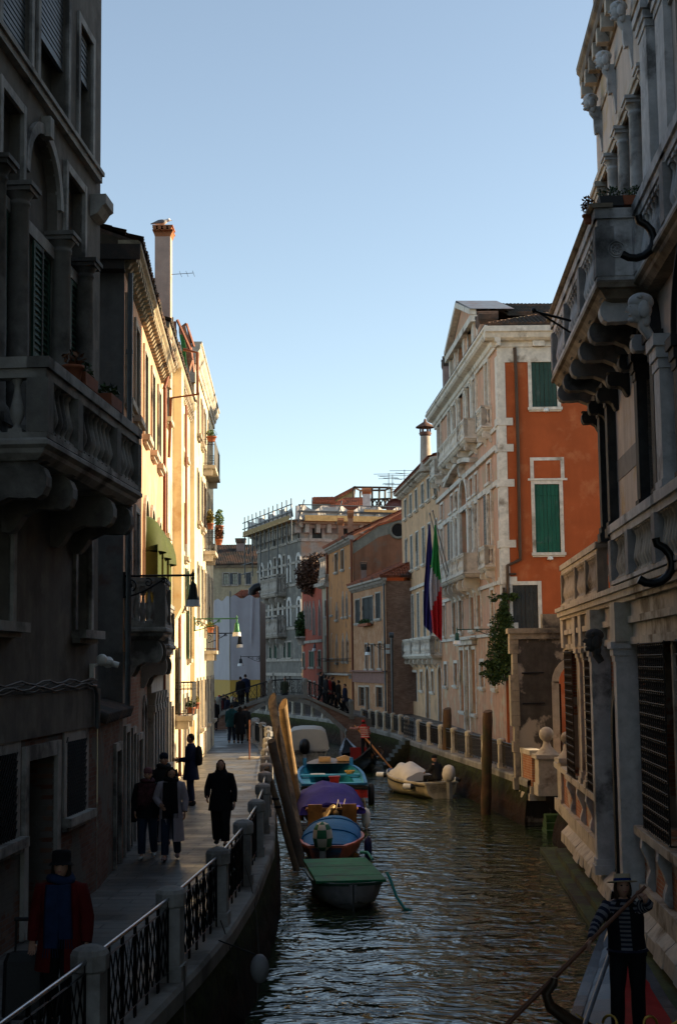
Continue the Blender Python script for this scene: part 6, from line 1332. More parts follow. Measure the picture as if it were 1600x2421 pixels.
PL = [(-2.75,9.3),(-2.31,13.2),(-1.98,16.6),(-1.73,20.0),(-1.62,23.5),(-1.61,27.0),(-1.69,30.6),(-1.82,33.9),(-1.94,36.8),(-2.08,39.7),(-2.26,43.2),(-2.40,46.5),(-2.56,49.7),(-2.78,54.6),(-3.0,58.6),(-3.45,62.6),(-3.95,65.3)]
pst = mat('quay_post_stone', (.30,.29,.275), .8, var=.25, sc=6, stain=(.14,.13,.12), stain_amt=.45, bmp=.5)
tf = thing('quay_railing', 'stone posts with black iron lattice railing along the left quay', 'railing', (PL[3][0],PL[3][1],G))
for i, p in enumerate(PL):
    q = PL[min(i+1,len(PL)-1)]; o_ = PL[max(i-1,0)]; rot = math.atan2(q[1]-o_[1], q[0]-o_[0]); stonepost(tf, p[0], p[1], G, 1.05, .14, rot, pst)
    if i < len(PL)-1: d = (Vector(q)-Vector(p)).normalized()*.13; panel(tf, Vector(p)+d, Vector(q)-d, G, .93, 'lattice' if i < 7 else 'bars', M['iron'], M['steel'])
for k in range(4):   # far landing, railing turning towards the bridge
    p = (-4.0-.55*k, 66.6+2.2*k); q = (-4.0-.55*(k+1), 66.6+2.2*(k+1)); stonepost(tf, p[0], p[1], G, 1.1, .16, 1.8, pst)
    if k < 3: panel(tf, (p[0]-.05,p[1]+.2), (q[0]+.05,q[1]-.2), G, .93, 'bars', M['iron'], M['steel'])
def along(pl, step, s0, s1):
    out = []; acc = 0; nxt = s0
    for a, b in zip(pl, pl[1:]):
        A = Vector(a); B = Vector(b); l_ = (B-A).length
        while nxt <= acc+l_ and nxt <= s1: t = (nxt-acc)/l_; P = A.lerp(B, t); out.append((P.x, P.y, math.atan2(B.y-A.y, B.x-A.x))); nxt += step
        acc += l_
    return out
pw2 = mat('right_post_stone', (.42,.38,.31), .8, var=.2, sc=6, stain=(.2,.17,.12), stain_amt=.35)
RI = offs(RE, .22)
def rail_run(label, s0, s1, step, hs=1.0):
    P = along(RI, step, s0, s1); t = thing('quay_railing', label, 'railing', (P[0][0],P[0][1],G))
    for i, p in enumerate(P):
        stonepost(t, p[0], p[1], G, hs, .12, p[2], pw2)
        if i < len(P)-1: q = P[i+1]; d = (Vector(q[:2])-Vector(p[:2])).normalized()*.12; panel(t, Vector(p[:2])+d, Vector(q[:2])-d, G, hs*.88, 'bars', M['iron'], M['iron'])
rail_run('pale stone posts with black barred railing on the right quay before the pink palace', 2.2, 21.9, 2.8)
rail_run('pale stone posts and dark bars on the right quay before ochre house', 26.2, 39.5, 2.2)
rail_run('distant quay railing seen through and beyond the bridge arch', 43.5, 92, 2.6)
# landing with gate and water steps between the two right runs
t = thing('water_stairs', 'dark mossy stone stairs going down to the canal on the right quay', 'steps', (2.9,67.5,.5)); mb = MB()
for i in range(7): z = G-.02-i*.2; mb.box(2.95-.16*i, 3.9, 66.2+.2*i, 69.6, z-.2, z)
mb.build('steps', mat('wet_step_stone', (.022,.024,.012), .6, var=.5, sc=5), t)
panel(t, (3.35,65.6), (3.0,68.6), G, 1.0, 'lattice', M['iron'], M['iron'])
# ================= bridge
FBd = Fr(-6.3, 79.2, 7.3, .5, 1); tb_ = thing('arched_bridge', 'arched stone and brick footbridge with iron lattice parapet crossing the canal', 'bridge', FBd.w(4,-1,1.4))
dk = [FBd.px(B2(*q)) for q in ((70,560),(300,478),(470,425),(600,383),(790,368),(985,372),(1100,425),(1240,485),(1440,575))]
ax = [FBd.px(B2(*q)) for q in ((330,640),(390,572),(450,522),(560,468),(680,436),(790,427),(900,436),(1010,470),(1110,528),(1210,612),(1300,690),(1370,760))]
dk = [(u, z) for u, z in dk]; u0, u1 = dk[0][0]-.4, dk[-1][0]+.8
def lerpz(pl, u):
    if u <= pl[0][0]: return pl[0][1]
    for a, b in zip(pl, pl[1:]):
        if u <= b[0]: return a[1]+(b[1]-a[1])*(u-a[0])/(b[0]-a[0]+1e-9)
    return pl[-1][1]
DW = 2.7; br_m = brick('bridge_brick', (.17,.08,.055), (.24,.13,.09), (.2,.17,.14), axis='X'); br_s = mat('bridge_stone', (.19,.18,.165), .8, var=.25, sc=4, stain=(.15,.14,.12), stain_amt=.5)
mb = MB(FBd); us = sorted({u0, u1, *[u0+(u1-u0)*i/60 for i in range(61)]}); 
for a, b in zip(us, us[1:]):
    def bot(u): return lerpz(ax, u)+.18 if ax[0][0] < u < ax[-1][0] else -.3
    for w_ in (0, -DW):
        mb.quad((a,w_,bot(a)),(b,w_,bot(b)),(b,w_,lerpz(dk,b)-.1),(a,w_,lerpz(dk,a)-.1))
    mb.quad((a,0,bot(a)),(b,0,bot(b)),(b,-DW,bot(b)),(a,-DW,bot(a)))
mb.build('spandrel', br_m, tb_)
mb = MB(FBd)
for a, b in zip(ax, ax[1:]):
    N_ = Vector((-(b[1]-a[1]), b[0]-a[0])).normalized()*.24
    P = [(a[0],a[1]),(b[0],b[1]),(b[0]+N_.x,b[1]+N_.y),(a[0]+N_.x,a[1]+N_.y)]
    mb.prism(P, 1, .06, -.25)
mb.build('arch_ring', br_s, tb_)
mb = MB(FBd)
for a, b in zip(dk, dk[1:]):
    for w0, w1 in ((.09,-.3),(-DW+.3,-DW-.09)): mb.prism([(a[0],a[1]-.14),(b[0],b[1]-.14),(b[0],b[1]+.03),(a[0],a[1]+.03)], 1, w0, w1)
    mb.quad((a[0],-.3,a[1]-.05),(b[0],-.3,b[1]-.05),(b[0],-DW+.3,b[1]-.05),(a[0],-DW+.3,a[1]-.05))
mb.build('deck', br_s, tb_)
pk_ = [FBd.px(B2(605,380))[0], FBd.px(B2(967,368))[0]]; ends = [dk[0][0], dk[-1][0]]
for w_ in (-.1, -DW+.1):
    for u in pk_:
        P = FBd.w(u, w_, lerpz(dk,u)); stonepost(tb_, P.x, P.y, P.z, .98, .13, math.atan2(FBd.u.y,FBd.u.x), br_s)
    for u in ends:
        P = FBd.w(u, w_, lerpz(dk,u)); stonepost(tb_, P.x, P.y, P.z-.2, 1.1, .13, math.atan2(FBd.u.y,FBd.u.x), br_s)
    seg = [ends[0]]+[d[0] for d in dk[1:-1] if ends[0] < d[0] < pk_[0]-.3]+[pk_[0], (pk_[0]+pk_[1])/2, pk_[1]]+[d[0] for d in dk[1:-1] if pk_[1]+.3 < d[0]]+[ends[1]]
    mb = MB(FBd); Z = lambda u: lerpz(dk, u)+.03
    for a, b in zip(seg, seg[1:]):
        mb.tube([(a,w_,Z(a)+.86),(b,w_,Z(b)+.86)], .022, 5); mb.tube([(a,w_,Z(a)+.1),(b,w_,Z(b)+.1)], .014, 4)
        n = max(2, int((b-a)/.32))
        for i in range(n):
            p, q = a+(b-a)*i/n, a+(b-a)*(i+1)/n; m_ = (p+q)/2
            mb.tube([(p,w_,Z(p)),(p,w_,Z(p)+.86)], .013, 4, False); mb.tube([(p,w_,Z(p)+.1),(q,w_,Z(q)+.84)], .008, 3, False); mb.tube([(q,w_,Z(q)+.1),(p,w_,Z(p)+.84)], .008, 3, False)
            mb.tube([(m_,w_,Z(m_)+.1),(p,w_,Z(p)+.48),(m_,w_,Z(m_)+.84),(q,w_,Z(q)+.48),(m_,w_,Z(m_)+.1)], .008, 3, False)
    mb.build('parapet', M['iron'], tb_)
# approach ramps so the deck meets the quays
for (a, za, b, zb_) in ((dk[0][0]-3.2, G, dk[0][0], dk[0][1]), (dk[-1][0]+3.0, G, dk[-1][0], dk[-1][1])):
    mb = MB(FBd)
    for i in range(7):
        p = a+(b-a)*i/7; q = a+(b-a)*(i+1)/7; z = za+(zb_-za)*(i+1)/7; mb.box(min(p,q),max(p,q),-.05,-DW,G-1.2,z)
    mb.build('steps', mat('worn_step_stone', (.13,.12,.105), .85), tb_)
# ================= wall lamps
def wall_lamp(label, fr, u, z, length, h, mi, lit=False, black=None):
    """scrolled iron bracket standing out from a wall with a bell lamp hanging at its end"""
    t = thing('wall_lamp', label, 'street lamp', fr.w(u,0,z)); mb = MB(fr); L_ = length
    mb.tube([(u,0,z),(u,L_+.03,z)], .022, 6); mb.tube([(u,.02,z-.42),(u,.02,z+.08)], .03, 5)
    def spiral(cw, cz, r0, turns, d0, dirn=1): return [(u, cw+r0*(1-k/22)*math.cos(d0+dirn*k*turns*2*pi/22), cz+r0*(1-k/22)*math.sin(d0+dirn*k*turns*2*pi/22)) for k in range(20)]
    mb.tube([(u,.03,z-.40)]+[(u,.03+.65*L_*.9*s_, z-.40+.36*s_**1.6) for s_ in (.15,.3,.45,.6,.75,.9,1.0)], .018, 5)
    mb.tube(spiral(.14,z-.17,.13,1.6,-1.2), .015, 4); mb.tube(spiral(.36*L_,z-.13,.09,1.5,2.0,-1), .013, 4); mb.tube(spiral(.58*L_,z-.09,.07,1.5,-.5), .012, 4)
    mb.build('bracket', mi, t)
    P = fr.w(u, L_, z); mb = MB(); mb.M = Matrix.Translation(P)
    mb.lathe([(.006,.12),(.02,.06),(.035,.03),(.015,0),(.02,-.03),(.035,-.05),(.02,-.10),(.03,-.14),(h*.14,-.18),(h*.15,-.24),(h*.19,-.42*h/.5),(h*.26,-.40-h*.15)], n=16); mb.build('lamp_hood', mi, t)
    mb = MB(); mb.M = Matrix.Translation(P); z0 = -.40-h*.15; mb.lathe([(h*.255,z0+.005),(h*.30,z0-h*.26),(h*.31,z0-h*.28),(h*.01,z0-h*.25)], n=16); mb.build('lamp_glass', mat('opal_glass', (.55,.55,.55), .25, var=.05, bmp=0, spec=.6), t); return t
Fl = facing(-4.25, 26.8)
t = wall_lamp('big black scrolled wall lamp nearest the viewer beside stone balcony', Fr(-4.12,26.85,0,1,1), 0, gy(375,1361,26.85).z, gy(457,1361,26.85).x+4.12, .46, M['iron'])
t = wall_lamp('green wall lamp on long green bracket in the sun, left bank', Fr(-5.05,49.0,0,1,1), 0, gy(500,1463,49).z, gy(560,1463,49).x+5.05, .5, M['green_iron'])
t = wall_lamp('dark wall lamp just behind the green one on the left houses', Fr(-5.7,60,0,1,1), 0, gy(540,1497,60).z, gy(567,1497,60).x+5.7, .5, M['iron'])
q = gy(614,1552,112); t = wall_lamp('distant dark wall lamp in front of the wrapped building', Fr(q.x,112,0,1,-1), 0, q.z, q.x-gy(569,1552,112).x, .8, M['iron'])
t = wall_lamp('green wall lamp reaching out from the ivy on pink palace', Fr(FO.o.x,FO.o.y-.1,0,1,-1), 0, gy(1120,1488,FO.o.y).z, FO.o.x-gy(1079,1488,FO.o.y).x, .6, mat('dark_green_iron', (.02,.06,.04), .4, .4))
q = gy(909,1523,98.3); t = wall_lamp('black wall lamp at corner of the brick house', Fr(q.x,98.3,0,1,-1), 0, q.z, q.x-gy(870,1523,98.3).x, .8, M['iron'])
q = FR_.w(UR*.35,.6,0); Pq = gy(744,1535,q.y); t = wall_lamp('small pale wall lamp catching light before the red house', Fr(Pq.x+.9,q.y,0,1,-1), 0, Pq.z+.6, .9, .8, M['pipe'])
# lamp-post and signs on the far right quay
t = thing('lamp_post', 'grey post with round drum lamp beside the brick side wall', 'street lamp', gz(925,1740)); P = gy(925,1505,90); mb = MB(); mb.tube([Vector((P.x,90,G)),P], .06, 6); mb.build('pole', M['pipe'], t); mb = MB(); mb.tube([P+Vector((-.15,0,.1)),P+Vector((.15,0,.1))], .17, 10); mb.build('lamp_head', M['pipe'], t)
for k, q in enumerate((B1(1357,1655), B1(1357,1710))):
    P = gy(*q, 97.5); mb = MB(); mb.box(P.x-.15,P.x+.15,97.35,97.42,P.z-.13,P.z+.13)
    tag(mb.build('wall_sign', mat('pale_sign', (.42,.42,.40), .6), None, P), ['upper pale square sign on the brick side wall','lower pale square sign on the brick side wall'][k], 'sign')
# rusty pole on the left pavement and inspection slab
P = gz(590,1795); mb = MB(); mb.tube([P, gy(590,1702,P.y)], .028, 6); tag(mb.build('pole', mat('rust_pole', (.12,.04,.02), .8), None, P), 'thin rusty pole standing on left pavement near the golden posts', 'pole')
mb = MB(); P = gz(592,1792); mb.box(P.x-.45,P.x+.35,P.y-.6,P.y+.6,G-.01,G+.02); tag(mb.build('step_slab', M['istwarm'], None, P), 'pale stone slab at foot of the rusty pole', 'slab')
# ================= mooring piles
def pile(label, base, top, r0, r1, m, bands=(), seed=1, point=.35, group=None):
    t = thing('mooring_pile', label, 'mooring post', base, group); rnd = random.Random(seed); A = Vector(base); B = Vector(top); mb = MB(); n = 14; rings = []
    for i in range(n+1):
        f = i/n; c = A.lerp(B, f); r_ = (r0+(r1-r0)*f)*(1+.04*math.sin(f*19+seed))
        if i == n: r_ *= .93
        rings.append([(c.x+r_*(1+.10*math.sin(3*a+seed)+.05*math.sin(7*a+i*1.3))*math.cos(a), c.y+r_*math.sin(a), c.z+(point*(.5+.5*math.cos(a-1)) if i == n else 0)) for a in [2*pi*k/12 for k in range(12)]])
    mb.loft(rings); mb.build('trunk', m, t)
    for f in bands: c = A.lerp(B, f); r_ = r0+(r1-r0)*f+.012; mb = MB(); mb.lathe([(r_,-.03),(r_+.01,0),(r_,.03)], tuple(c), 12); mb.build('iron_band', M['iron'], t)
wdm = mat('weathered_pile', (.17,.125,.08), .85, var=.6, sc=5, streak=True, stain=(.05,.038,.028), stain_amt=.5, bmp=.9); wdd = mat('dark_pile', (.055,.042,.03), .85, var=.6, sc=3, streak=True, bmp=.9)
def pw(q, Y): return gy(*q, Y)
gl = 'leaning timber piles beside the left quay'
pile('tall leaning grey pile with sunlit slanted top, left of the pair', pw(A7(600,1620),37.2), pw(A7(325,262),40.6), .125, .115, wdm, seed=2, group=gl)
pile('leaning golden pile with sunlit pointed top, right of the pair', pw(A7(585,1330),44.8), pw(A7(430,305),44.0), .15, .14, mat('golden_pile', (.26,.165,.075), .85, var=.5, sc=3, streak=True, bmp=.9), seed=5, group=gl)
pile('darkest leaning pile, shorter, with blunt top beside the posts', pw(A7(600,1760),34.2), pw(A7(320,615),35.3), .125, .11, wdd, seed=7, point=.12, group=gl)
pile('thin leaning pile with iron bands, lowest of the leaning group', pw(A7(555,1800),33.6), pw(A7(278,850),34.2), .08, .07, mat('brown_pile', (.10,.065,.035), .85, var=.5, streak=True, bmp=.9), (.62,.70,.93), seed=9, point=.05, group=gl)
pile('split narrow pile wedged behind the dark one', pw(A7(560,1500),36), pw(A7(385,560),36.6), .06, .04, wdm, seed=11, point=.3, group=gl)
dp = mat('brown_canal_pile', (.10,.055,.028), .8, var=.4, streak=True, stain=(.05,.045,.02), stain_amt=.5, bmp=.9)
Pa = gz(1146,1925,0); Pb = gz(1055,1855,0)
pile('upright brown pile nearest the ball pier, right bank', (Pa.x,Pa.y,-.5), gy(1152,1685,Pa.y), .17, .16, dp, seed=3, point=.1, group='upright piles by the right quay')
pile('upright brown pile farther along, before the pink palace', (Pb.x,Pb.y,-.5), gy(1057,1678,Pb.y), .19, .17, dp, seed=4, point=.1, group='upright piles by the right quay')
for x, y, Y, lab in ((858,1720,Pa.y,'a'),(1052,1700,Pb.y,'b')): pass
# hanging buoy, lines on near quay
P = gy(614,2290,18.3); t = thing('fender', 'grey round buoy hanging against the near quay wall', 'fender', P); mb = MB(); mb.ball(tuple(P), .12, 12, 9, (1,1,1.5)); mb.build('body', mat('grey_rubber', (.22,.22,.23), .5), t); mb = MB(); mb.tube([P+Vector((0,0,.15)), (-1.62,18.8,G+.02)], .01, 4); mb.build('line', M['iron'], t)
for k, (a, b, c) in enumerate((((-1.75,15.9,G+.3),(-1.68,15.5,.9),(-1.72,15.2,.05)),((-1.63,19.2,G+.2),(-1.42,19.6,.9),(-1.35,20.0,.02)),((-1.55,22.9,G+.4),(-1.25,22.5,1.1),(-1.3,21.6,.02)))):
    mb = MB(); A_, B_, C_ = map(Vector, (a,b,c)); mb.tube([(A_*(1-t_)**2+B_*2*t_*(1-t_)+C_*t_*t_) for t_ in [i/10 for i in range(11)]], .011, 4); tag(mb.build('mooring_line', mat('dark_rope', (.06,.05,.04), .9), None, A_), ['mooring line hanging over quay edge nearest the viewer','mooring line hanging over quay edge, second from viewer','mooring line hanging over quay edge, third from viewer'][k], 'rope')
# ================= boats. local frame: x across, y forward (bow), z up; water at z=0
class BX:
    def __init__(s, x, y, ang): c, q = math.cos(ang), math.sin(ang); s.M = Matrix(((c,-q,0,x),(q,c,0,y),(0,0,1,0),(0,0,0,1)))
    def mb(s, k=0): m = MB(); m.M = s.M; return m
    def __call__(s, *p): return s.M @ Vector(p)
def hullsec(b, zk, zs, flare=.75, n=6):
    """half section from gunwale down to keel"""
    out = []
    for i in range(n+1):
        t = i/n; out.append((b*(1-(1-flare)*t)*(1-max(0,t-.55)**2*4.6*.95), zs+(zk-zs)*(t**1.1)))
    return out
def hull(bx, secs, m_out, m_in, t, band=None, thick=.05, floor=.12):
    """secs: list of (y, halfbeam, keel z, sheer z)"""
    rings = []
    for y, b, zk, zs in secs:
        h = hullsec(b, zk, zs); rings.append([(p[0], y, p[1]) for p in h]+[(-p[0], y, p[1]) for p in reversed(h[:-1])])
    mb = bx.mb(); mb.loft(rings, closed=False, caps=False)
    mb.add(rings[0], [tuple(range(len(rings[0])))]); mb.add(rings[-1], [tuple(range(len(rings[-1])))])
    mb.build('hull', m_out, t)
    ri = []
    for y, b, zk, zs in secs:
        bi = max(.02, b-thick); zf = max(zk+.06, floor); ri.append([(bi, y, zs), (bi*.85, y, (zs+zf)/2), (bi*.7, y, zf), (-bi*.7, y, zf), (-bi*.85, y, (zs+zf)/2), (-bi, y, zs)])
    mb = bx.mb(); mb.loft(ri, closed=False, caps=False, smooth=False); mb.add(ri[0], [tuple(range(6))]); mb.add(ri[-1], [tuple(range(6))]); mb.build('inner_hull', m_in, t)
    mb = bx.mb()
    for s_ in (1, -1):
        for (a, b) in zip(secs, secs[1:]):
            P = [(s_*(a[1]+.03), a[0], a[3]-.03), (s_*(b[1]+.03), b[0], b[3]-.03), (s_*(b[1]+.03), b[0], b[3]+.03), (s_*(a[1]+.03), a[0], a[3]+.03)]; Q = [(s_*max(0,a[1]-thick-.03), a[0], a[3]-.03), (s_*max(0,b[1]-thick-.03), b[0], b[3]-.03), (s_*max(0,b[1]-thick-.03), b[0], b[3]+.03), (s_*max(0,a[1]-thick-.03), a[0], a[3]+.03)]
            mb.add(P+Q, [(0,1,2,3),(7,6,5,4),(3,2,6,7),(0,4,5,1)])
    a = secs[0]; mb.box(-a[1]-.03, a[1]+.03, a[0]-.02, a[0]+.05, a[3]-.03, a[3]+.032)
    mb.build('gunwale', band or m_out, t)
def secs_of(L_, B, zs0, zsb, n=10, stern=.75, bow=.03, power=2.2, rake=.15, z0=-.12):
    out = []
    for i in range(n+1):
        f = i/n; w = stern+(1-stern)*min(1, f/.4)**.8 if f < .4 else 1-((f-.4)/.6)**power*(1-bow)
        out.append((-L_/2+L_*f, B/2*w, z0+(.22*((f-.7)/.3)**2 if f > .7 else 0), zs0+(zsb-zs0)*f**2+.06*(1-f)**2))
    return out
def rope(label, pts, r_=.012, m=None, cat='rope', name='rope'):
    mb = MB(); mb.tube(pts, r_, 4); return tag(mb.build(name, m or mat('pale_rope', (.35,.3,.22), .9), None, pts[0]), label, cat)
def fender(label, p, r_=.1, h=.45, m=None):
    t = thing('fender', label, 'fender', p); mb = MB(); mb.lathe([(.01,-h/2),(r_*.75,-h*.42),(r_,-h*.2),(r_,h*.25),(r_*.7,h*.42),(.02,h*.5)], tuple(p), 12); mb.build('body', m or M['white'], t); mb = MB(); mb.tube([Vector(p)+Vector((0,0,h*.48)), Vector(p)+Vector((-.05,.05,h*.5+.3))], .01, 4); mb.build('line', mat('pale_rope', (.35,.3,.22), .9), t); return t
def outboard(bx, x, y, z, cover, t, name='outboard_motor', s=1.0, cm2=None, tilt=0):
    mb = bx.mb(); mb.loft([[(x+a*s*math.cos(k*pi/6), y+dy*s+b*s*math.sin(k*pi/6), z+zz*s) for k in range(12)] for a,b,dy,zz in ((.08,.10,.0,.0),(.17,.22,-.02,.08),(.20,.26,-.03,.25),(.18,.25,-.05,.42),(.12,.18,-.06,.52),(.03,.05,-.06,.56))])
    if cm2:
        for i in range(len(mb.mi)): mb.mi[i] = ((i//12)+(i % 12)//2) % 2 if i < 60 else 0
    o = mb.build(name, [cover, cm2] if cm2 else cover, t); mb = bx.mb(); mb.box(x-.06*s,x+.06*s,y-.16*s,y+.04*s,z-.75*s,z); mb.box(x-.05*s,x+.05*s,y-.3*s,y+.12*s,z-.62*s,z-.58*s); mb.build('leg', mat('motor_leg', (.25,.25,.25), .4, .3), o); return o
wp = lambda n, c, r_=.45: mat(n, c, r_, var=.3, sc=3, stain=tuple(x*.35 for x in c), stain_amt=.45, streak=True, bmp=.25, spec=.35)
# --- boat 1: grey hull, green plank cover, bow to the viewer
b0 = gz(*A7(950,2110), 0); B1x = BX(gz(*A7(985,1990),0).x, b0.y+1.1, pi+.10)
t = thing('rowing_boat', 'grey boat with flat green plank cover and turquoise rope, nearest the viewer', 'boat', B1x(0,0,0))
sg = [(-1.9,.62,-.1,.44),(-1.2,.70,-.12,.44),(-.4,.74,-.12,.45),(.4,.74,-.12,.46),(1.1,.72,-.1,.48),(1.6,.62,-.06,.50),(1.85,.42,.0,.52),(2.0,.05,.1,.53)]
hull(B1x, sg, wp('pale_grey_hull', (.25,.24,.25)), wp('dark_inner', (.04,.04,.04)), t, wp('dark_green_rail', (.02,.06,.04)))
mb = B1x.mb()
for i in range(5): mb.box(-.72, .72, -1.9+i*.72, -1.9+(i+1)*.72-.02, .49+.01*(i % 2)+.008*i, .54+.01*(i % 2)+.008*i)
mb.build('plank_cover', mat('green_paint', (.002,.17,.065), .7, var=.45, sc=2, bmp=.5, stain=(.02,.09,.05), stain_amt=.5), t)
mb = B1x.mb(); mb.box(-.02,.02,1.98,2.03,-.1,.55); mb.build('stem', wp('dark_inner', (.04,.04,.04)), t)
tur = mat('turquoise_rope', (.03,.28,.25), .7); P = B1x(-.74,1.2,.62)
rope('thick turquoise rope hanging from the grey boat into the water', [B1x(-.78,1.35,.66), B1x(-.84,1.5,.5), B1x(-.92,1.7,.22), B1x(-1.05,1.9,.02), B1x(-1.2,2.0,-.03)], .035, tur)
rope('turquoise rope piece tied at far corner of the grey boat', [B1x(-.6,-1.9,.66), B1x(-.72,-1.5,.70), B1x(-.78,-1.1,.6)], .035, tur)
# --- boat 2: orange rim, blue hooped cover, outboard in chequered cover
q = gz(*A7(900,1740), 0); B2x = BX(gz(*A7(885,1650),0).x, q.y+2.3, -.06)
t = thing('motor_boat', 'small boat with orange rim and bright blue hooped canvas cover', 'boat', B2x(0,0,0))
s2 = secs_of(4.4, 1.66, .38, .52, stern=.62); 
s2[0] = (s2[0][0], .45, -.05, .42); hull(B2x, s2, wp('orange_hull', (.36,.09,.05)), wp('inner_blue', (.02,.12,.25)), t, wp('orange_rim', (.50,.12,.06)))
blu = mat('blue_canvas', (.002,.11,.30), .7, var=.3, sc=1.2, bmp=.8); mb = B2x.mb(); rings = []
for i in range(9):
    f = i/8; y = -1.95+f*3.9; b = [s_[1] for s_ in s2][min(10, int(round((y+2.2)/4.4*10)))]*.94; h = .36*math.sin(min(1, .04+f*1.9)*pi/2)*(1 if f < .75 else 1-(f-.75)*1.6)
    rings.append([(b*math.cos(pi*k/12), y, .42+.08*f+h*math.sin(pi*k/12)+(.025 if i % 3 == 0 else 0)*math.sin(pi*k/12)) for k in range(13)])
mb.loft(rings, closed=False, caps=False); mb.add(rings[0], [tuple(range(13))])
for i in (2,5): mb.tube([(p[0]*1.01, p[1], p[2]+.012) for p in rings[i]], .022, 5)
mb.build('canvas_cover', blu, t)
g2 = mat('green_check', (.015,.14,.07), .7); w2 = mat('white_check', (.50,.50,.44), .7)
o = outboard(B2x, -.08, -2.35, .36, g2, None, s=1.25, cm2=w2); tag(o, 'outboard motor under a green and white chequered cover', 'outboard motor')
fender('dark blue long fender hanging beside blue covered boat', B2x(.98,-.9,.22), .10, .62, mat('navy_fender', (.01,.015,.07), .4))
# --- boat 3: violet-blue tarpaulin over wooden hull
q = gz(*A7(900,1440), 0); B3x = BX(gz(*A7(850,1400),0).x, q.y+2.4, .05)
t = thing('motor_boat', 'wooden boat with ochre transom under a draped violet blue tarpaulin', 'boat', B3x(0,0,0))
s3 = secs_of(4.8, 1.85, .62, .8, stern=.78); hull(B3x, s3, wp('ochre_hull', (.24,.10,.025)), wp('dark_inner', (.04,.04,.04)), t, wp('ochre_rim', (.34,.16,.04)))
mb = B3x.mb(); mb.box(-.72,-.30,-2.5,-2.42,-.05,.82); mb.box(.30,.72,-2.5,-2.42,-.05,.82); mb.box(-.30,.30,-2.49,-2.43,-.05,.42); mb.build('transom', wp('ochre_transom', (.36,.16,.03)), t)
vio = mat('violet_tarpaulin', (.02,.014,.18), .75, var=.35, sc=1.2, bmp=1.0); mb = B3x.mb(); rings = []; rnd = random.Random(6)
for i in range(15):
    f = i/14; y = -2.15+f*4.0; h = .66*math.sin(min(1, .25+f*1.4)*pi/2)*(1 if f < .6 else 1-(f-.6)*1.3)
    rings.append([((1.0+.05*math.sin(i*1.9+k))*math.cos(pi*k/18), y+.05*math.sin(k*1.3), .56+h*math.sin(pi*k/18)**.8+.03*math.sin(i*1.4+k*.9)+.022*math.sin(i*3.1-k*1.7)*math.sin(pi*k/18)-.06*abs(math.cos(pi*k/18))**8+(.05 if i in (4,8) else 0)*math.sin(pi*k/18)) for k in range(19)])
mb.loft(rings, closed=False, caps=False); mb.add(rings[0], [tuple(range(19))]); mb.add(rings[-1], [tuple(range(19))]); mb.build('tarpaulin', vio, t)
mb = B3x.mb(); mb.tube([(.05,-2.3,.75),(-.1,-2.5,.62),(-.25,-2.62,.45)], [.07,.09,.05], 8); mb.ball((-.2,-2.5,.5), .12, 8, 6); mb.ball((.1,-2.45,.55), .1, 8, 6); mb.build('engine', mat('dull_brass', (.30,.19,.07), .5, .3), t)
rope('pair of pale mooring ropes at the stern of violet covered boat', [B3x(.1,-2.45,.6), B3x(.18,-2.4,.95), B3x(.30,-2.3,.62), B3x(.4,-2.2,.95)])
fender('white cylindrical fender at side of violet covered boat', B3x(1.05,-1.7,.32), .13, .62)
# --- boat 4: large open blue boat
q = gz(*A7(850,1190), 0); B4x = BX(gz(*A7(862,1150),0).x, q.y+4.0, .045)
t = thing('work_boat', 'big open blue wooden work boat with turquoise benches and red striped stern', 'boat', B4x(0,0,0))
s4 = secs_of(8.2, 2.5, .68, 1.12, stern=.9, power=3.0); bl4 = wp('boat_blue', (.008,.11,.30)); hull(B4x, s4, bl4, wp('turquoise_inner', (.02,.24,.34)), t, wp('light_blue_rim', (.02,.18,.42)), floor=.22)
mb = B4x.mb(); mb.box(-1.16,-.12,-4.18,-4.10,.25,.54); mb.box(.12,1.16,-4.18,-4.10,.25,.54); mb.build('red_stripe', wp('boat_red', (.38,.02,.015)), t)
mb = B4x.mb(); mb.prism([(-1.2,.54),(0,.64),(1.2,.54),(1.2,.66),(0,.78),(-1.2,.66)], 1, -4.22, -4.0); mb.build('stern_rail', wp('black_paint', (.012,.012,.012)), t)
mb = B4x.mb(); mb.box(-.16,.16,-4.1,-3.85,.6,.98); mb.box(-.2,.2,-4.12,-3.83,.96,1.01); mb.build('towing_post', wp('boat_red', (.38,.02,.015)), t)
mb = B4x.mb(); 
for y, w_ in ((-2.9,.5),(-.2,.55)): mb.box(-1.12,1.12,y,y+w_,.60 if y < -1 else .70,.66 if y < -1 else .76)
mb.box(-1.1,-.8,-3.9,2.0,.58,.64); mb.box(.8,1.1,-3.9,2.0,.58,.64); mb.box(-.6,-.05,-3.8,-2.95,.42,.48); mb.box(.25,.78,-3.8,-2.95,.42,.48); mb.build('bench', wp('turquoise_bench', (.02,.28,.42)), t)
mb = B4x.mb(); mb.add([(-.98,2.2,1.02),(.98,2.2,1.02),(.55,3.4,1.1),(0,4.0,1.17),(-.55,3.4,1.1)], [(0,1,2,3,4)]); mb.build('foredeck', wp('worn_deck', (.22,.17,.12)), t)
for x in (-.92,.92): mb = B4x.mb(); mb.box(x-.07,x+.07,2.1,2.25,.95,1.25); mb.build('bitt', wp('light_blue_rim', (.02,.18,.42)), t)
mb = B4x.mb(); mb.box(-.75,-.2,-.1,.3,.765,.79); tag(mb.build('paper_sheet', M['white'], None, B4x(-.5,0,.77)), 'white sheet lying on the turquoise bench of work boat', 'sheet')
wdl = mat('fresh_wood', (.42,.26,.12), .8)
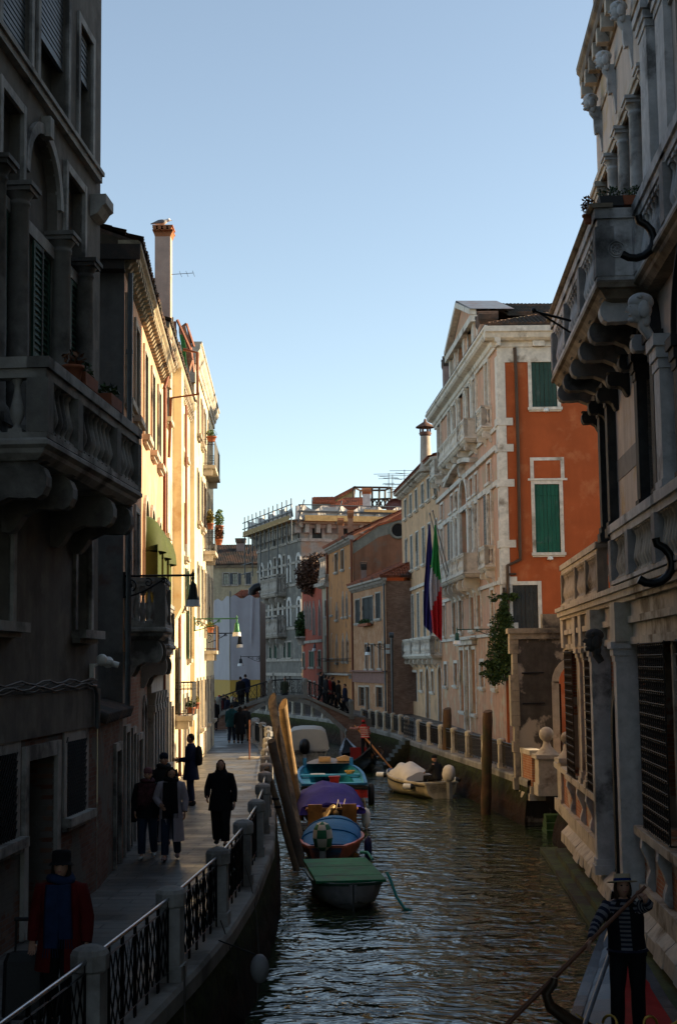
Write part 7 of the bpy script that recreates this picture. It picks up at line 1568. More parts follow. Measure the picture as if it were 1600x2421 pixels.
mb = B4x.mb(); mb.box(-.35,.12,2.5,2.9,1.07,1.25); tag(mb.build('wooden_box', wdl, None, B4x(-.1,2.7,1.07)), 'small square wooden box on the foredeck of work boat', 'box')
mb = B4x.mb(); mb.prism([(.4,1.09),(1.0,1.09),(.95,1.22),(.7,1.3),(.35,1.2)], 1, 2.4, 2.9); tag(mb.build('wooden_crate', wdl, None, B4x(.7,2.7,1.07)), 'low wooden crate beside the box on the foredeck of work boat', 'crate')
mb = B4x.mb(); rnd = random.Random(1)
for i in range(9): a = i*.7; mb.tube([(.75+.22*math.cos(a+j)*(.5+.05*i), -.0+.12*math.sin(a+j), .79+.012*i) for j in range(6)], .022, 5)
tag(mb.build('rope_coil', mat('yellow_rope', (.45,.28,.08), .8), None, B4x(.75,0,.78)), 'tangled yellow rope coil on bench of work boat', 'rope')
for k, y in enumerate((-3.6,)):
    mb = MB(); c = B4x(1.32,y,.30); mb.tube([c+Vector((0,.30*math.cos(a),.30*math.sin(a))) for a in [i*pi/8 for i in range(17)]], .11, 8); tag(mb.build('tyre', mat('black_rubber', (.012,.012,.012), .8), None, c), 'big black tyre fender at stern corner of work boat', 'tyre')
# --- boat 5: pale covered cabin boat with dark engine
q = gz(*A7(650,830), 0); B5x = BX(gz(*A7(650,800),0).x+.05, q.y+2.2, .02)
t = thing('cabin_boat', 'white motor boat with pale grey canvas cabin cover behind the work boat', 'boat', B5x(0,0,0))
s5 = secs_of(5.6, 2.1, .72, .85, stern=.9); hull(B5x, s5, wp('white_hull', (.42,.40,.36)), wp('dark_inner', (.04,.04,.04)), t)
cn = mat('pale_canvas', (.46,.43,.38), .8, var=.1, sc=2, bmp=.2); mb = B5x.mb()
mb.loft([[(w_*x_, y, z0+z_*h) for x_, z_ in ((-1,0),(-.98,.35),(-.86,.85),(-.68,1.0),(-.3,1.06),(.3,1.06),(.68,1.0),(.86,.85),(.98,.35),(1,0))] for y, w_, z0, h in ((-2.2,1.02,.78,.95),(-1.9,1.04,.78,1.02),(-.6,1.02,.8,1.05),(.9,.95,.82,.75),(1.6,.8,.84,.3))], closed=False, caps=False)
mb.add([(1.02*x_, -2.2, .78+.95*z_) for x_, z_ in ((-1,0),(-.98,.35),(-.86,.85),(-.68,1.0),(-.3,1.06),(.3,1.06),(.68,1.0),(.86,.85),(.98,.35),(1,0))], [tuple(range(10))]); mb.build('cabin_cover', cn, t)
mb = B5x.mb(); mb.box(-1.04,1.04,-2.26,-2.18,.70,.79); mb.build('cover_hem', wp('navy_hem', (.01,.012,.03)), t)
outboard(B5x, -.15, -2.75, .62, wp('black_motor', (.012,.012,.014), .35), t, s=1.35)
# --- right: white skiff with covered cargo and wrapped engine
q0 = gz(*B6(430,585), 0); BWx = BX(gz(*B6(330,560),0).x-.45, q0.y+1.7, .45)
t = thing('motor_skiff', 'cream motor boat with man aboard, leaving along the right side', 'boat', BWx(0,0,0))
crm = wp('cream_hull', (.52,.44,.30)); s6 = secs_of(4.2, 1.46, .50, .78, stern=.92, power=2.4); hull(BWx, s6, crm, wp('dark_inner', (.04,.04,.04)), t, wp('cream_rim', (.55,.48,.36)), floor=.2)
mb = BWx.mb()
for s_ in (-1,1):
    for a, b in zip(s6, s6[1:]): mb.add([(s_*(a[1]+.035),a[0],a[3]-.12),(s_*(b[1]+.035),b[0],b[3]-.12),(s_*(b[1]+.035),b[0],b[3]-.07),(s_*(a[1]+.035),a[0],a[3]-.07)], [(0,1,2,3)])
mb.build('rubbing_strip', wp('black_paint', (.012,.012,.012)), t)
mb = BWx.mb(); mb.box(-.64,.64,-2.05,-1.4,.46,.56); mb.build('stern_seat', crm, t)
o = outboard(BWx, .18, -2.3, .60, mat('white_wrap', (.52,.48,.44), .6, var=.15, bmp=.4), None, s=1.12); tag(o, 'outboard engine wrapped in white cloth on the cream motor boat', 'outboard motor')
mb = BWx.mb(); rings = []
for i in range(11):
    f = i/10; y = -.5+f*2.0; b = .58*(1-.35*f**2); h = .62*math.sin(pi*min(1,.12+f*.80))**.7*(1+.1*math.sin(i*2.1))
    rings.append([(b*math.cos(pi*k/14)*(1+.04*math.sin(i+k)), y, .52+h*math.sin(pi*k/14)**.75+.03*math.sin(i*1.7+k*1.1)) for k in range(15)])
mb.loft(rings, closed=False, caps=False); mb.add(rings[0], [tuple(range(15))]); mb.add(rings[-1], [tuple(range(15))]); tag(mb.build('cargo_cover', mat('white_sheet_cloth', (.55,.52,.50), .75, var=.1, bmp=.5), None, BWx(0,.6,.6)), 'crumpled white sheet covering cargo in the cream motor boat', 'sheet')
mb = BWx.mb(); mb.loft([[(x_*w_, y, .70+z_) for x_, z_ in ((-1,0),(-.6,.12),(0,.16),(.6,.12),(1,0))] for y, w_ in ((1.4,.45),(1.7,.3),(2.0,.1))], closed=False, caps=False); mb.build('bow_cover', mat('navy_canvas', (.03,.05,.12), .8), t)
for k, (p, lab) in enumerate((((-.82,-1.1,.40),'left side'),((.70,-1.8,.62),'right stern corner'),((-.28,2.1,.6),'bow'))):
    c = BWx(*p); ft = thing('fender', 'white and black fender at the %s of the cream motor boat' % lab, 'fender', c); mb = MB(); d = Vector((.9,-.4,0)).normalized()
    mb.tube([c-d*.2,c+d*.1], .11, 10); mb.build('body', M['white'], ft); mb = MB(); mb.tube([c+d*.101,c+d*.24], [.115,.07], 10); mb.build('end_cap', wp('black_paint', (.012,.012,.012)), ft)
# --- gondolas
def gondola(label, x, y, ang, carpet=False, L_=10.8, deck_to=0):
    bx = BX(x, y, ang); t = thing('gondola', label, 'gondola', bx(0,0,0)); bk = wp('gondola_black', (.008,.008,.009), .18); n = 24; secs = []
    for i in range(n+1):
        f = i/n; s_ = abs(2*f-1); w = .71*(1-s_**2.6)+.03; lift = .95*max(0, s_-.45)**2.0*(1.9 if f > .5 else 2.3)
        secs.append((-L_/2+L_*f, w, -.12+lift*.9, .42+lift*1.15))
    hull(bx, secs, bk, wp('gondola_inner', (.03,.03,.035), .25), t, wp('gondola_rail', (.10,.10,.11), .2), thick=.09, floor=.12)
    def zs(yy): 
        f = (yy+L_/2)/L_; s_ = abs(2*f-1); return .42+.95*max(0, s_-.45)**2.0*(1.9 if f > .5 else 2.3)*1.15, .71*(1-s_**2.6)+.03
    for (ya, yb) in ((-L_/2+.3,-2.6),(2.6,L_/2-.3)):
        mb = bx.mb(); R_ = []
        if deck_to and yb < 0: yb = deck_to
        for k in range(9): yy = ya+(yb-ya)*k/8; z, w = zs(yy); R_.append([(-w*.86,yy,z+.01),(0,yy,z+.09),(w*.86,yy,z+.01)])
        mb.loft(R_, closed=False, caps=False, smooth=False); mb.build('deck', wp('gondola_deck', (.025,.028,.045), .3) if deck_to else mat('black_deck', (.006,.006,.007), .7, spec=.05), t)
    z, w = zs(-L_/2+.05); mb = bx.mb(); mb.tube([(0,-L_/2,z-.2),(0,-L_/2-.12,z+.1),(0,-L_/2-.05,z+.35)], [.06,.05,.015], 6); mb.build('stern_post', bk, t)
    z, w = zs(L_/2-.05); mb = bx.mb(); y0 = L_/2
    P = [(y0-.1,z-.5),(y0+.12,z-.2),(y0+.14,z+.25),(y0-.12,z+.55),(y0-.22,z+.42),(y0-.02,z+.2),(y0-.04,z-.3)]; mb.prism(P, 0, -.02, .02)
    for k in range(6): mb.box(-.012,.012,y0+.13,y0+.33,z-.22+k*.085,z-.17+k*.085)
    mb.build('bow_iron', mat('polished_steel', (.2,.2,.2), .4, .8), t)
    if carpet:
        mb = bx.mb(); mb.add([(-.45,-3.0,.16),(.45,-3.0,.16),(.45,.4,.16),(-.45,.4,.16)], [(0,1,2,3)]); mb.build('carpet', mat('red_carpet', (.35,.01,.008), .9), t)
    mb = bx.mb(); fx, fy = .64, -3.05; z, w = zs(fy)
    if not deck_to: mb.tube([(fx*.75,fy,z),(fx*.95,fy-.05,z+.12),(fx*1.25,fy-.12,z+.22),(fx*1.32,fy-.02,z+.38),(fx*1.10,fy+.06,z+.52),(fx*1.12,fy+.02,z+.64)], [.09,.085,.06,.055,.07,.05], 8); mb.build('oar_rest', mat('walnut', (.05,.028,.015), .35), t) if not deck_to else None
    if deck_to: return t, bx, zs
    mb = bx.mb(); mb.box(-.45,.45,-.9,-.4,.30,.42); mb.box(-.45,.45,-1.0,-.88,.42,.95); mb.build('seat', mat('red_seat', (.22,.01,.01), .6), t)
    return t, bx, zs
q = gz(*A7(1160,900), 0); tg, gx, gzf = gondola('black gondola with red seat rowed away by striped gondolier near the bridge', q.x-.15, q.y+5.0, .10, True)
GF = (gx, gzf)
# ================= people
skin = mat('skin', (.40,.22,.15), .55, var=.08, sc=8, bmp=.05); skind = mat('skin_lips', (.30,.09,.08), .5, bmp=0); eyem = mat('eye_dark', (.02,.015,.012), .3, bmp=0)
cloth = lambda n, c, v=.18: mat(n, c, .9, var=v, sc=9, bmp=.35, spec=.15)
def tv(a): return Vector(a)
class Pose:
    def __init__(s, loc, ang, h): s.k = h/1.75; c, q = math.cos(ang), math.sin(ang); s.M = Matrix.Translation(loc) @ Matrix(((c,-q,0,0),(q,c,0,0),(0,0,1,0),(0,0,0,1))) @ Matrix.Scale(s.k, 4); s.loc = loc
    def mb(s): m = MB(); m.M = s.M; return m
def head(mb, c, yaw=0, pitch=0, sc=1.0):
    Rm = Matrix.Rotation(yaw, 3, 'Z') @ Matrix.Rotation(-pitch, 3, 'X'); c = Vector(c); n, m = 18, 14; rings = []
    g = lambda d, x, y, z, s: math.exp(-((d.x-x)**2+(d.y-y)**2+(d.z-z)**2)/s)
    for j in range(m+1):
        th = pi*j/m; ring = []
        for i in range(n):
            a = 2*pi*i/n; d = Vector((math.sin(th)*math.sin(a), math.sin(th)*math.cos(a), math.cos(th)))
            r_ = Vector((d.x*.074, d.y*.093, d.z*.116)); k = 1+.17*g(d,0,.98,-.12,.018)+.06*g(d,0,.95,-.42,.02)+.07*g(d,0,.8,-.75,.05)-.05*g(d,.35,.9,.12,.03)-.05*g(d,-.35,.9,.12,.03)+.03*g(d,0,.95,.35,.1)
            if d.z < -.3: k *= 1-.16*abs(d.x)*(-d.z)
            ring.append(c+Rm @ (r_*k*sc))
        rings.append(ring)
    b = mb.k; mb.loft(rings, caps=False)
    for e in (-1,1):
        mb.k = 0; p = c+Rm @ Vector((e*.076*sc,-.005,-.005)); mb.ball(tuple(p), .024*sc, 7, 5, (.45,.8,1.2)); mb.k = 1; p = c+Rm @ Vector((e*.030*sc,.080*sc,.016*sc)); mb.ball(tuple(p), .011*sc, 7, 5, (1.3,.7,.8))
    mb.k = 2; p = c+Rm @ Vector((0,.087*sc,-.050*sc)); mb.ball(tuple(p), .014*sc, 8, 5, (1.6,.6,.45)); mb.k = b
    return Rm
def hand(mb, w, d, up, side, curl=.5, s=1.0):
    """palm at wrist w, pointing along d, knuckle side up; five separate fingers, thumb leaving the palm side"""
    d = Vector(d).normalized(); up = (Vector(up)-d*Vector(up).dot(d)).normalized(); x = d.cross(up)*side; w = Vector(w)
    mb.loft([[w+d*t+x*(a*math.cos(q))+up*(b*math.sin(q)) for q in [k*pi/5 for k in range(10)]] for t, a, b in ((-.02*s,.026*s,.02*s),(.02*s,.034*s,.018*s),(.06*s,.042*s,.017*s),(.088*s,.040*s,.013*s))])
    for k, ln_ in enumerate((.070,.080,.075,.058)):
        b = w+d*.082*s+x*(.030-.020*k)*s; P = [b-d*.02*s, b]; dd = d.copy(); 
        for j in range(3): dd = (dd*math.cos(curl*(.5+.3*j))-up*math.sin(curl*(.5+.3*j))).normalized(); P.append(P[-1]+dd*ln_*s*(.45,.32,.23)[j])
        mb.tube(P, [.009*s,.0095*s,.009*s,.008*s,.006*s], 6)
    b = w+d*.025*s+x*.03*s; t1_ = (d*.6+x*.75-up*.15).normalized(); t2_ = (d*.95+x*.15-up*.35*curl).normalized(); mb.tube([b-x*.015*s, b+t1_*.032*s, b+t1_*.032*s+t2_*.032*s, b+t1_*.032*s+t2_*.056*s], [.012*s,.0125*s,.010*s,.007*s], 6)
def limb(mb, pts, rad, n=10): 
    P = [Vector(p) for p in pts]; Q = []; RR = []
    for i in range(len(P)-1):
        for k in range(3): t = k/3; Q.append(P[i].lerp(P[i+1], t)); RR.append(rad[i]+(rad[i+1]-rad[i])*t+.004*math.sin(pi*t))
    Q.append(P[-1]); RR.append(rad[-1]); mb.tube(Q, RR, n)
def rings_of(prof, n=20):   # prof: (z, cx, cy, rx, ry)
    return [[(cx+rx*math.cos(2*pi*k/n), cy+ry*math.sin(2*pi*k/n), z) for k in range(n)] for z, cx, cy, rx, ry in prof]
def skinbody(ps, J, t):
    """one continuous body surface grown over a joint skeleton"""
    order = ['pel','wa','che','nek','hb','shL','elL','wrL','shR','elR','wrR','hiL','knL','anL','toL','hiR','knR','anR','toR']
    ed = [('pel','wa'),('wa','che'),('che','nek'),('nek','hb'),('che','shL'),('shL','elL'),('elL','wrL'),('che','shR'),('shR','elR'),('elR','wrR'),('pel','hiL'),('hiL','knL'),('knL','anL'),('anL','toL'),('pel','hiR'),('hiR','knR'),('knR','anR'),('anR','toR')]
    rad = dict(pel=(.15,.11),wa=(.135,.095),che=(.16,.11),nek=(.055,.058),hb=(.05,.055),sh=(.058,.055),el=(.042,.042),wr=(.028,.025),hi=(.088,.088),kn=(.058,.06),an=(.038,.04),to=(.04,.028))
    me = bpy.data.meshes.new('b'); me.from_pydata([J[k] for k in order], [(order.index(a), order.index(b)) for a, b in ed], []); ob = bpy.data.objects.new('b', me); COL.objects.link(ob)
    md = ob.modifiers.new('s', 'SKIN'); 
    for i, k in enumerate(order): v = me.skin_vertices[0].data[i]; v.radius = rad.get(k) or rad[k[:2]]; v.use_root = (i == 0)
    md.use_smooth_shade = True; sb = ob.modifiers.new('ss', 'SUBSURF'); sb.levels = 1; sb.render_levels = 1
    dg = bpy.context.evaluated_depsgraph_get(); ev = ob.evaluated_get(dg); m2 = ev.to_mesh(); vs = [tuple(v.co) for v in m2.vertices]; fs = [tuple(p.vertices) for p in m2.polygons]; ev.to_mesh_clear(); bpy.data.objects.remove(ob); bpy.data.meshes.remove(me)
    mb = ps.mb(); mb.add(vs, fs, True); return mb
DJ = dict(pel=(0,0,.96),wa=(0,0,1.12),che=(0,0,1.34),nek=(0,-.01,1.49),hb=(0,.0,1.55),
  shL=(-.18,0,1.42),elL=(-.235,-.01,1.13),wrL=(-.25,.06,.89),shR=(.18,0,1.42),elR=(.235,-.01,1.13),wrR=(.25,.06,.89),
  hiL=(-.095,0,.92),knL=(-.10,.02,.50),anL=(-.10,-.02,.09),toL=(-.115,.13,.035),hiR=(.095,0,.92),knR=(.10,.02,.50),anR=(.10,-.02,.09),toR=(.115,.13,.035))
def person(label, loc, ang, h, J=None, coat=None, hem=.75, coatw=1.0, legs=None, shoes=None, hair=None, hairlen=.0, hat=None, scarf=None, yaw=0, pitch=0, sleeves=True, opencoat=None, face=True, legw=1.0, bag=None, group=None, stripes=None, hood=None, detail=True, nb=22):
    """ang: heading of the front (0 = +y). J: joint overrides in metres for a 1.75 m body"""
    j = dict(DJ); j.update(J or {}); ps = Pose(Vector(loc), ang, h); t = thing('person', label, 'person', loc, group)
    mb = skinbody(ps, j, t); hc = Vector(j['hb'])+Vector((0,.012,.075)); Rm = head(mb, hc, yaw, pitch)
    for s_, w, e in ((-1,'wrL','elL'),(1,'wrR','elR')):
        d = (Vector(j[w])-Vector(j[e])); k = (J or {}).get('hand'+w[-1]); 
        if k != 'none': hand(mb, Vector(j[w]), k[0] if k else d, k[1] if k else Vector((s_,0,.2)), s_*(-1 if not k else k[2]), (k[3] if k else .45))
    mb.build('body', [skin, eyem, skind], t)
    # trousers and shoes
    lm = legs or cloth('dark_trousers', (.015,.017,.022)); mb = ps.mb()
    for s_ in 'LR':
        H, K, A = Vector(j['hi'+s_]), Vector(j['kn'+s_]), Vector(j['an'+s_]); limb(mb, [H+Vector((0,0,.06)), H, K, A+Vector((0,0,.02))], [.095*legw,.108*legw,.078*legw,.070*legw], 12)
    mb.loft(rings_of([(.80,0,0,.10,.09),(.88,0,0,.178,.125),(.98,0,0,.17,.118),(1.07,0,0,.15,.105)])); mb.build('trousers', lm, t)
    for s_ in 'LR':
        A, T = Vector(j['an'+s_]), Vector(j['to'+s_]); d = (T-A); d.z = 0; d.normalize(); x = Vector((-d.y, d.x, 0)); b = A.z-.09
        mb = ps.mb(); mb.loft([[A+d*y+x*(w_*math.cos(q))+Vector((0,0,-.05+.5*hh*math.sin(q)+b*0)) for q in [k*pi/5 for k in range(10)]] for y, w_, hh in ((-.09,.02,.05),(-.07,.038,.10),(0,.042,.12),(.08,.047,.085),(.15,.045,.06),(.20,.02,.04))]); mb.build('shoe', shoes or cloth('dark_shoes', (.02,.02,.02)), t)
    # coat: torso shell with sleeves
    cm = coat or cloth('black_coat', (.012,.012,.014)); w = coatw; che, pel = Vector(j['che']), Vector(j['pel']); mb = ps.mb()
    def ax_(z): f = max(-1, min(1.2, (z-.96)/(1.34-.96))); c = pel.lerp(che, f) if f > 0 else pel; return c.x, c.y
    pr_ = [(hem,.235*w,.19*w),(hem+(.98-hem)*.5,.215*w,.165*w),(.98,.20*w,.145*w),(1.10,.178*w,.13*w),(1.22,.19*w,.138*w),(1.34,.205*w,.135*w),(1.42,.205*w,.115*w),(1.47,.14*w,.09*w),(1.505,.07*w,.075*w)]
    pr_ = [(z,)+ax_(z)+(a,b) for z, a, b in pr_ if z >= hem]; R2 = rings_of(pr_, 24)
    if opencoat:   # a gap down the front showing what is under it
        R3 = []
        for (z, cx, cy, a, b) in pr_: R3.append([(cx+a*math.cos(q), cy+b*math.sin(q), z) for q in [pi/2+.28+(2*pi-.56)*k/24 for k in range(25)]])
        mb.loft(R3, closed=False, caps=False); m2 = ps.mb(); m2.loft(rings_of([(z,cx,cy,a*.86,b*.80) for z,cx,cy,a,b in pr_ if z > .9])); m2.build('pullover', opencoat, t)
    else:
        for i, (z, cx, cy, a, b) in enumerate(pr_[:3]): R2[i] = [(cx+a*(1+.03*math.sin(k*2.1+i))*math.cos(2*pi*k/24), cy+b*(1+.03*math.sin(k*1.7+i))*math.sin(2*pi*k/24), z) for k in range(24)]
        if stripes:
            mb2 = ps.mb(); 
            for b_ in range(nb):
                z0, z1 = hem+(1.47-hem)*b_/nb, hem+(1.47-hem)*(b_+1)/nb
                def at(z):
                    for p, q in zip(pr_, pr_[1:]):
                        if z <= q[0]+1e-6: f = (z-p[0])/(q[0]-p[0]); return tuple(p[k]+(q[k]-p[k])*f for k in range(5))
                    return pr_[-1]
                mb.k = b_ % 2; mb.loft(rings_of([at(z0), at(z1)], 20), caps=False)
            mb.k = 0; mb.loft(rings_of(pr_[-2:]), caps=False)
        else: mb.loft(R2)
    for s_ in 'LR':
        Sx, El, Wr = Vector(j['sh'+s_]), Vector(j['el'+s_]), Vector(j['wr'+s_]); ww = .95+.05*w
        if stripes:
            P = [Sx.lerp(El, k/7) for k in range(8)]+[El.lerp(Wr, k/6) for k in range(1, 7)]; rr = [.082-.027*k/7 for k in range(8)]+[.056-.016*k/6 for k in range(1, 7)]
            for k in range(len(P)-1): mb.k = k % 2; mb.tube([P[k], P[k+1]], [rr[k], rr[k+1]], 10)
            mb.k = 0
        else: limb(mb, [Sx+Vector((0,0,.0))+(Vector(j['che'])-Sx)*.25, Sx, El, Wr+(El-Wr)*.06], [.07*ww,.088*ww,.068*ww,.052*ww], 12)
    mb.build('coat' if not stripes else 'striped_jersey', [cm, stripes] if stripes else cm, t)
    C = hc
    if hair:
        mb = ps.mb(); n = 16; R4 = []
        for jj in range(9):
            th = pi*.60*jj/8; R4.append([C+Rm @ Vector((math.sin(th)*math.sin(a)*.084, math.sin(th)*math.cos(a)*.098*(1 if math.cos(a) < 0 or th < pi*.33 else .62)-.012, math.cos(th)*.126)) for a in [2*pi*k/n for k in range(n)]])
        mb.loft(R4, caps=False)
        if hairlen: 
            for e in (-1,1): mb.loft([[C+Rm @ Vector((e*(.062+.012*math.sin(u*3))+.030*math.cos(q), .0+.035*math.sin(q)-.01, .05-u*hairlen*.9)) for q in [k*pi/4 for k in range(8)]] for u in (0,.3,.6,.85,1)])
            mb.loft([[C+Rm @ Vector(((.075+.02*u)*math.cos(q), -.05+.045*math.sin(q), .04-u*hairlen)) for q in [k*pi/6 for k in range(12)]] for u in (0,.3,.6,.9,1)])
        mb.build('hair', hair, t)
    if hat:
        kind, hm = hat; mb = ps.mb()
        if kind == 'beanie': mb.loft([[C+Rm @ Vector((r_*math.cos(a), r_*1.15*math.sin(a)-.008, z)) for a in [k*pi/8 for k in range(16)]] for r_, z in ((.084,.03),(.090,.06),(.086,.10),(.066,.135),(.03,.152),(.004,.156))])
        if kind == 'cloche': mb.loft([[C+Rm @ Vector((r_*math.cos(a), r_*1.12*math.sin(a), z)) for a in [k*pi/8 for k in range(16)]] for r_, z in ((.135,.015),(.118,.035),(.098,.05),(.098,.12),(.092,.155),(.06,.17),(.004,.168))])
        if kind == 'boater':
            mb.loft([[C+Rm @ Vector((r_*math.cos(a), r_*math.sin(a), z)) for a in [k*pi/10 for k in range(20)]] for r_, z in ((.165,.055),(.168,.065),(.095,.068),(.092,.135),(.088,.145),(.004,.146))])
            m2 = ps.mb(); m2.loft([[C+Rm @ Vector((r_*math.cos(a), r_*math.sin(a), z)) for a in [k*pi/10 for k in range(20)]] for r_, z in ((.099,.069),(.097,.098))], caps=False); m2.build('hat_band', cloth('blue_ribbon', (.01,.03,.14)), t)
        if kind == 'cap': mb.loft([[C+Rm @ Vector((r_*math.cos(a), r_*1.12*math.sin(a), z)) for a in [k*pi/8 for k in range(16)]] for r_, z in ((.088,.045),(.09,.08),(.07,.125),(.004,.14))]); mb.loft([[C+Rm @ Vector((x_, y_, .05)) for x_, y_ in ((-.06,.07),(-.04,.15),(.04,.15),(.06,.07))], [C+Rm @ Vector((x_, y_, .062)) for x_, y_ in ((-.06,.07),(-.04,.15),(.04,.15),(.06,.07))]], smooth=False)
        mb.build('hat', hm, t)
    if scarf:
        sm, ln_, wd_ = scarf[:3]; mb = ps.mb(); c = Vector(j['nek'])
        mb.tube([c+Vector(((.098+.012*math.sin(3*a))*math.cos(a), (.098+.01*math.sin(2*a))*math.sin(a)+.012, .015+.018*math.sin(a*2))) for a in [k*pi/8 for k in range(17)]], .048, 8)
        if ln_:
            for e in ((-1,1) if len(scarf) < 4 else (scarf[3],)):
                y_ = .155*w; mb.loft([[c+Vector((e*(.05+.02*u)+wd_*.5*math.cos(q), y_+.02*math.sin(u*4)+.022*math.sin(q), -.02-u*ln_*(1 if e > 0 else .86))) for q in [k*pi/4 for k in range(8)]] for u in (0,.15,.35,.55,.75,1)])
                for k in range(7): p = c+Vector((e*.07+(k-3)*wd_*.14, y_+.01, -.02-ln_*(1 if e > 0 else .86))); mb.tube([p, p+Vector((.004*(k-3),0,-.09))], .005, 3)
        mb.build('scarf', sm, t)
    if hood: mb = ps.mb(); mb.loft([[Vector(j['nek'])+Vector((r_*math.cos(a), -.03+r_*.9*math.sin(a), z)) for a in [k*pi/7 for k in range(14)]] for r_, z in ((.12,-.05),(.135,0),(.11,.05),(.07,.06))]); mb.build('hood', cm, t)
    if bag:
        bm_, side, big = bag; mb = ps.mb()
        if side == 'back': mb.loft([[(.15*big*k*math.cos(q), -.17-.11*big*k*math.sin(q)*(1 if math.sin(q) > 0 else .4), z_) for q in [i*pi/6 for i in range(12)]] for k, z_ in ((.5,.96),(.9,.99),(1,1.12),(.95,1.3),(.75,1.41),(.3,1.45))])
        else: mb.loft([[(side*(.26)+x_, y_, z_) for x_, y_ in ((-.04,-.14),(.05,-.14),(.05,.14),(-.04,.14))] for z_ in (.72,.74,.98,1.0)], smooth=False); mb.tube([(side*.24,.0,1.0),(side*.1,.12,1.3),(-side*.02,.0,1.48)], .012, 4)
        mb.build('bag', bm_, t)
    return t, ps
jeans = cloth('blue_jeans', (.018,.028,.052)); blackc = cloth('black_cloth', (.008,.008,.010)); navy = cloth('navy_wool', (.012,.018,.045)); charc = cloth('charcoal_wool', (.02,.02,.022))
brownh = cloth('dark_hair', (.022,.013,.009)); whs = cloth('white_shoes', (.45,.44,.42)); W1 = dict(knL=(-.10,.14,.52), anL=(-.10,.16,.10), toL=(-.11,.30,.06), knR=(.10,.02,.50), anR=(.10,-.18,.12), toR=(.11,-.05,.035))
def W(**k): d = dict(W1); d.update(k); return d
W2 = dict(knR=(.10,.14,.52), anR=(.10,.16,.10), toR=(.11,.30,.06), knL=(-.10,.02,.50), anL=(-.10,-.18,.12), toL=(-.11,-.05,.035))
# near walker with suitcase
pR = Vector((-2.80,14.35,G))
person('walker in dark red coat, black hat and blue scarf pulling a suitcase, nearest viewer', tuple(pR), pi, 1.72,
  J=W(elL=(-.27,.02,1.13), wrL=(-.28,.12,.88), elR=(.27,-.06,1.13), wrR=(.30,-.05,.88), handR=((.0,-.02,-1),(0,-1,0),1,1.3)), coat=cloth('red_wool', (.085,.006,.006)), hem=.62, coatw=1.12, legs=blackc, hair=brownh, hairlen=.2, hat=('cloche', blackc), scarf=(cloth('blue_scarf', (.012,.026,.07), .3), .62, .16), opencoat=blackc, pitch=-.15, bag=(cloth('dark_strap_bag', (.03,.035,.045)), 'back', .6))
t = thing('suitcase', 'black wheeled suitcase with extended handle pulled by the red coated walker', 'suitcase', (-3.22,14.65,G)); mb = MB(); c = (-3.22,14.65)
mb.M = Matrix.Translation((c[0],c[1],G)) @ Matrix.Rotation(-.12,4,'X'); mb.loft([[(x_*.21*k, y_*.13*k, z) for x_, y_ in ((-1,-.8),(-.8,-1),(.8,-1),(1,-.8),(1,.8),(.8,1),(-.8,1),(-1,.8))] for k, z in ((.9,.06),(1,.10),(1,.62),(.85,.70),(.6,.72))], smooth=False); mb.build('body', mat('black_suitcase', (.012,.012,.013), .5), t)
mb = MB(); mb.M = Matrix.Translation((c[0],c[1],G)) @ Matrix.Rotation(-.12,4,'X'); mb.tube([(-.1,-.08,.70),(-.1,-.08,1.02)], .011, 5); mb.tube([(.1,-.08,.70),(.1,-.08,1.02)], .011, 5); mb.tube([(-.12,-.08,1.03),(.12,-.08,1.03)], .02, 6); mb.build('handle', M['iron'], t)
for x in (-.15,.15): mb = MB(); mb.M = Matrix.Translation((c[0]+x,c[1],G+.04)); mb.tube([(-.015,0,0),(.015,0,0)], .04, 8); mb.build('wheel', M['iron'], t)
# the walking group
p = gz(350,2030); person('woman in rose beanie and patterned scarf, dark coat and jeans, leftmost of walking group', tuple(p), pi, 1.66, J=dict(W2, elL=(-.26,-.02,1.12), wrL=(-.25,.05,.88), elR=(.27,.0,1.12), wrR=(.24,.12,.92)), coat=blackc, hem=.80, coatw=1.08, legs=jeans, shoes=whs, legw=1.05, hair=brownh, hat=('beanie', cloth('rose_knit', (.16,.07,.075))), scarf=(cloth('plaid_scarf', (.07,.025,.03), .8), .42, .26), yaw=.0, bag=(blackc, 1, 1))
p = gz(388,1996); person('man in dark beanie and sunglasses walking behind the two women', tuple(p), pi, 1.80, J=W(), coat=charc, hem=.78, coatw=1.08, legs=blackc, hair=brownh, hat=('beanie', cloth('navy_knit', (.012,.016,.03))), scarf=(charc, 0, .1))
p = gz(405,2033); person('woman in long pale lilac coat with black scarf and jeans looking up', tuple(p), pi, 1.70, J=dict(W2, elR=(.29,.02,1.16), wrR=(.17,.20,1.04), elL=(-.27,-.02,1.13), wrL=(-.27,.08,.90)), coat=cloth('lilac_wool', (.30,.26,.29), .1), hem=.36, coatw=1.1, legs=jeans, shoes=cloth('pink_shoes', (.30,.20,.19)), hair=brownh, hairlen=.30, scarf=(blackc, .68, .17), opencoat=blackc, yaw=.35, pitch=.35)
p = gz(523,2000); person('woman in loose black tracksuit with long dark hair walking alone in the middle', tuple(p), pi, 1.70, J=W(elR=(.28,-.04,1.16), wrR=(.27,.14,1.0), elL=(-.27,-.02,1.13), wrL=(-.28,.06,.88)), coat=blackc, hem=.72, coatw=1.12, legs=blackc, legw=1.25, hair=brownh, hairlen=.34, hood=True)
p = gz(452,1903); person('bearded man in navy coat with backpack standing side on by the sunlit wall', tuple(p), pi/2, 1.82, J=dict(elL=(-.22,.06,1.12), wrL=(-.17,.28,1.12), elR=(.22,.06,1.12), wrR=(.17,.26,1.08)), coat=navy, hem=.62, coatw=1.1, legs=navy, hair=brownh, bag=(blackc, 'back', 1.1))
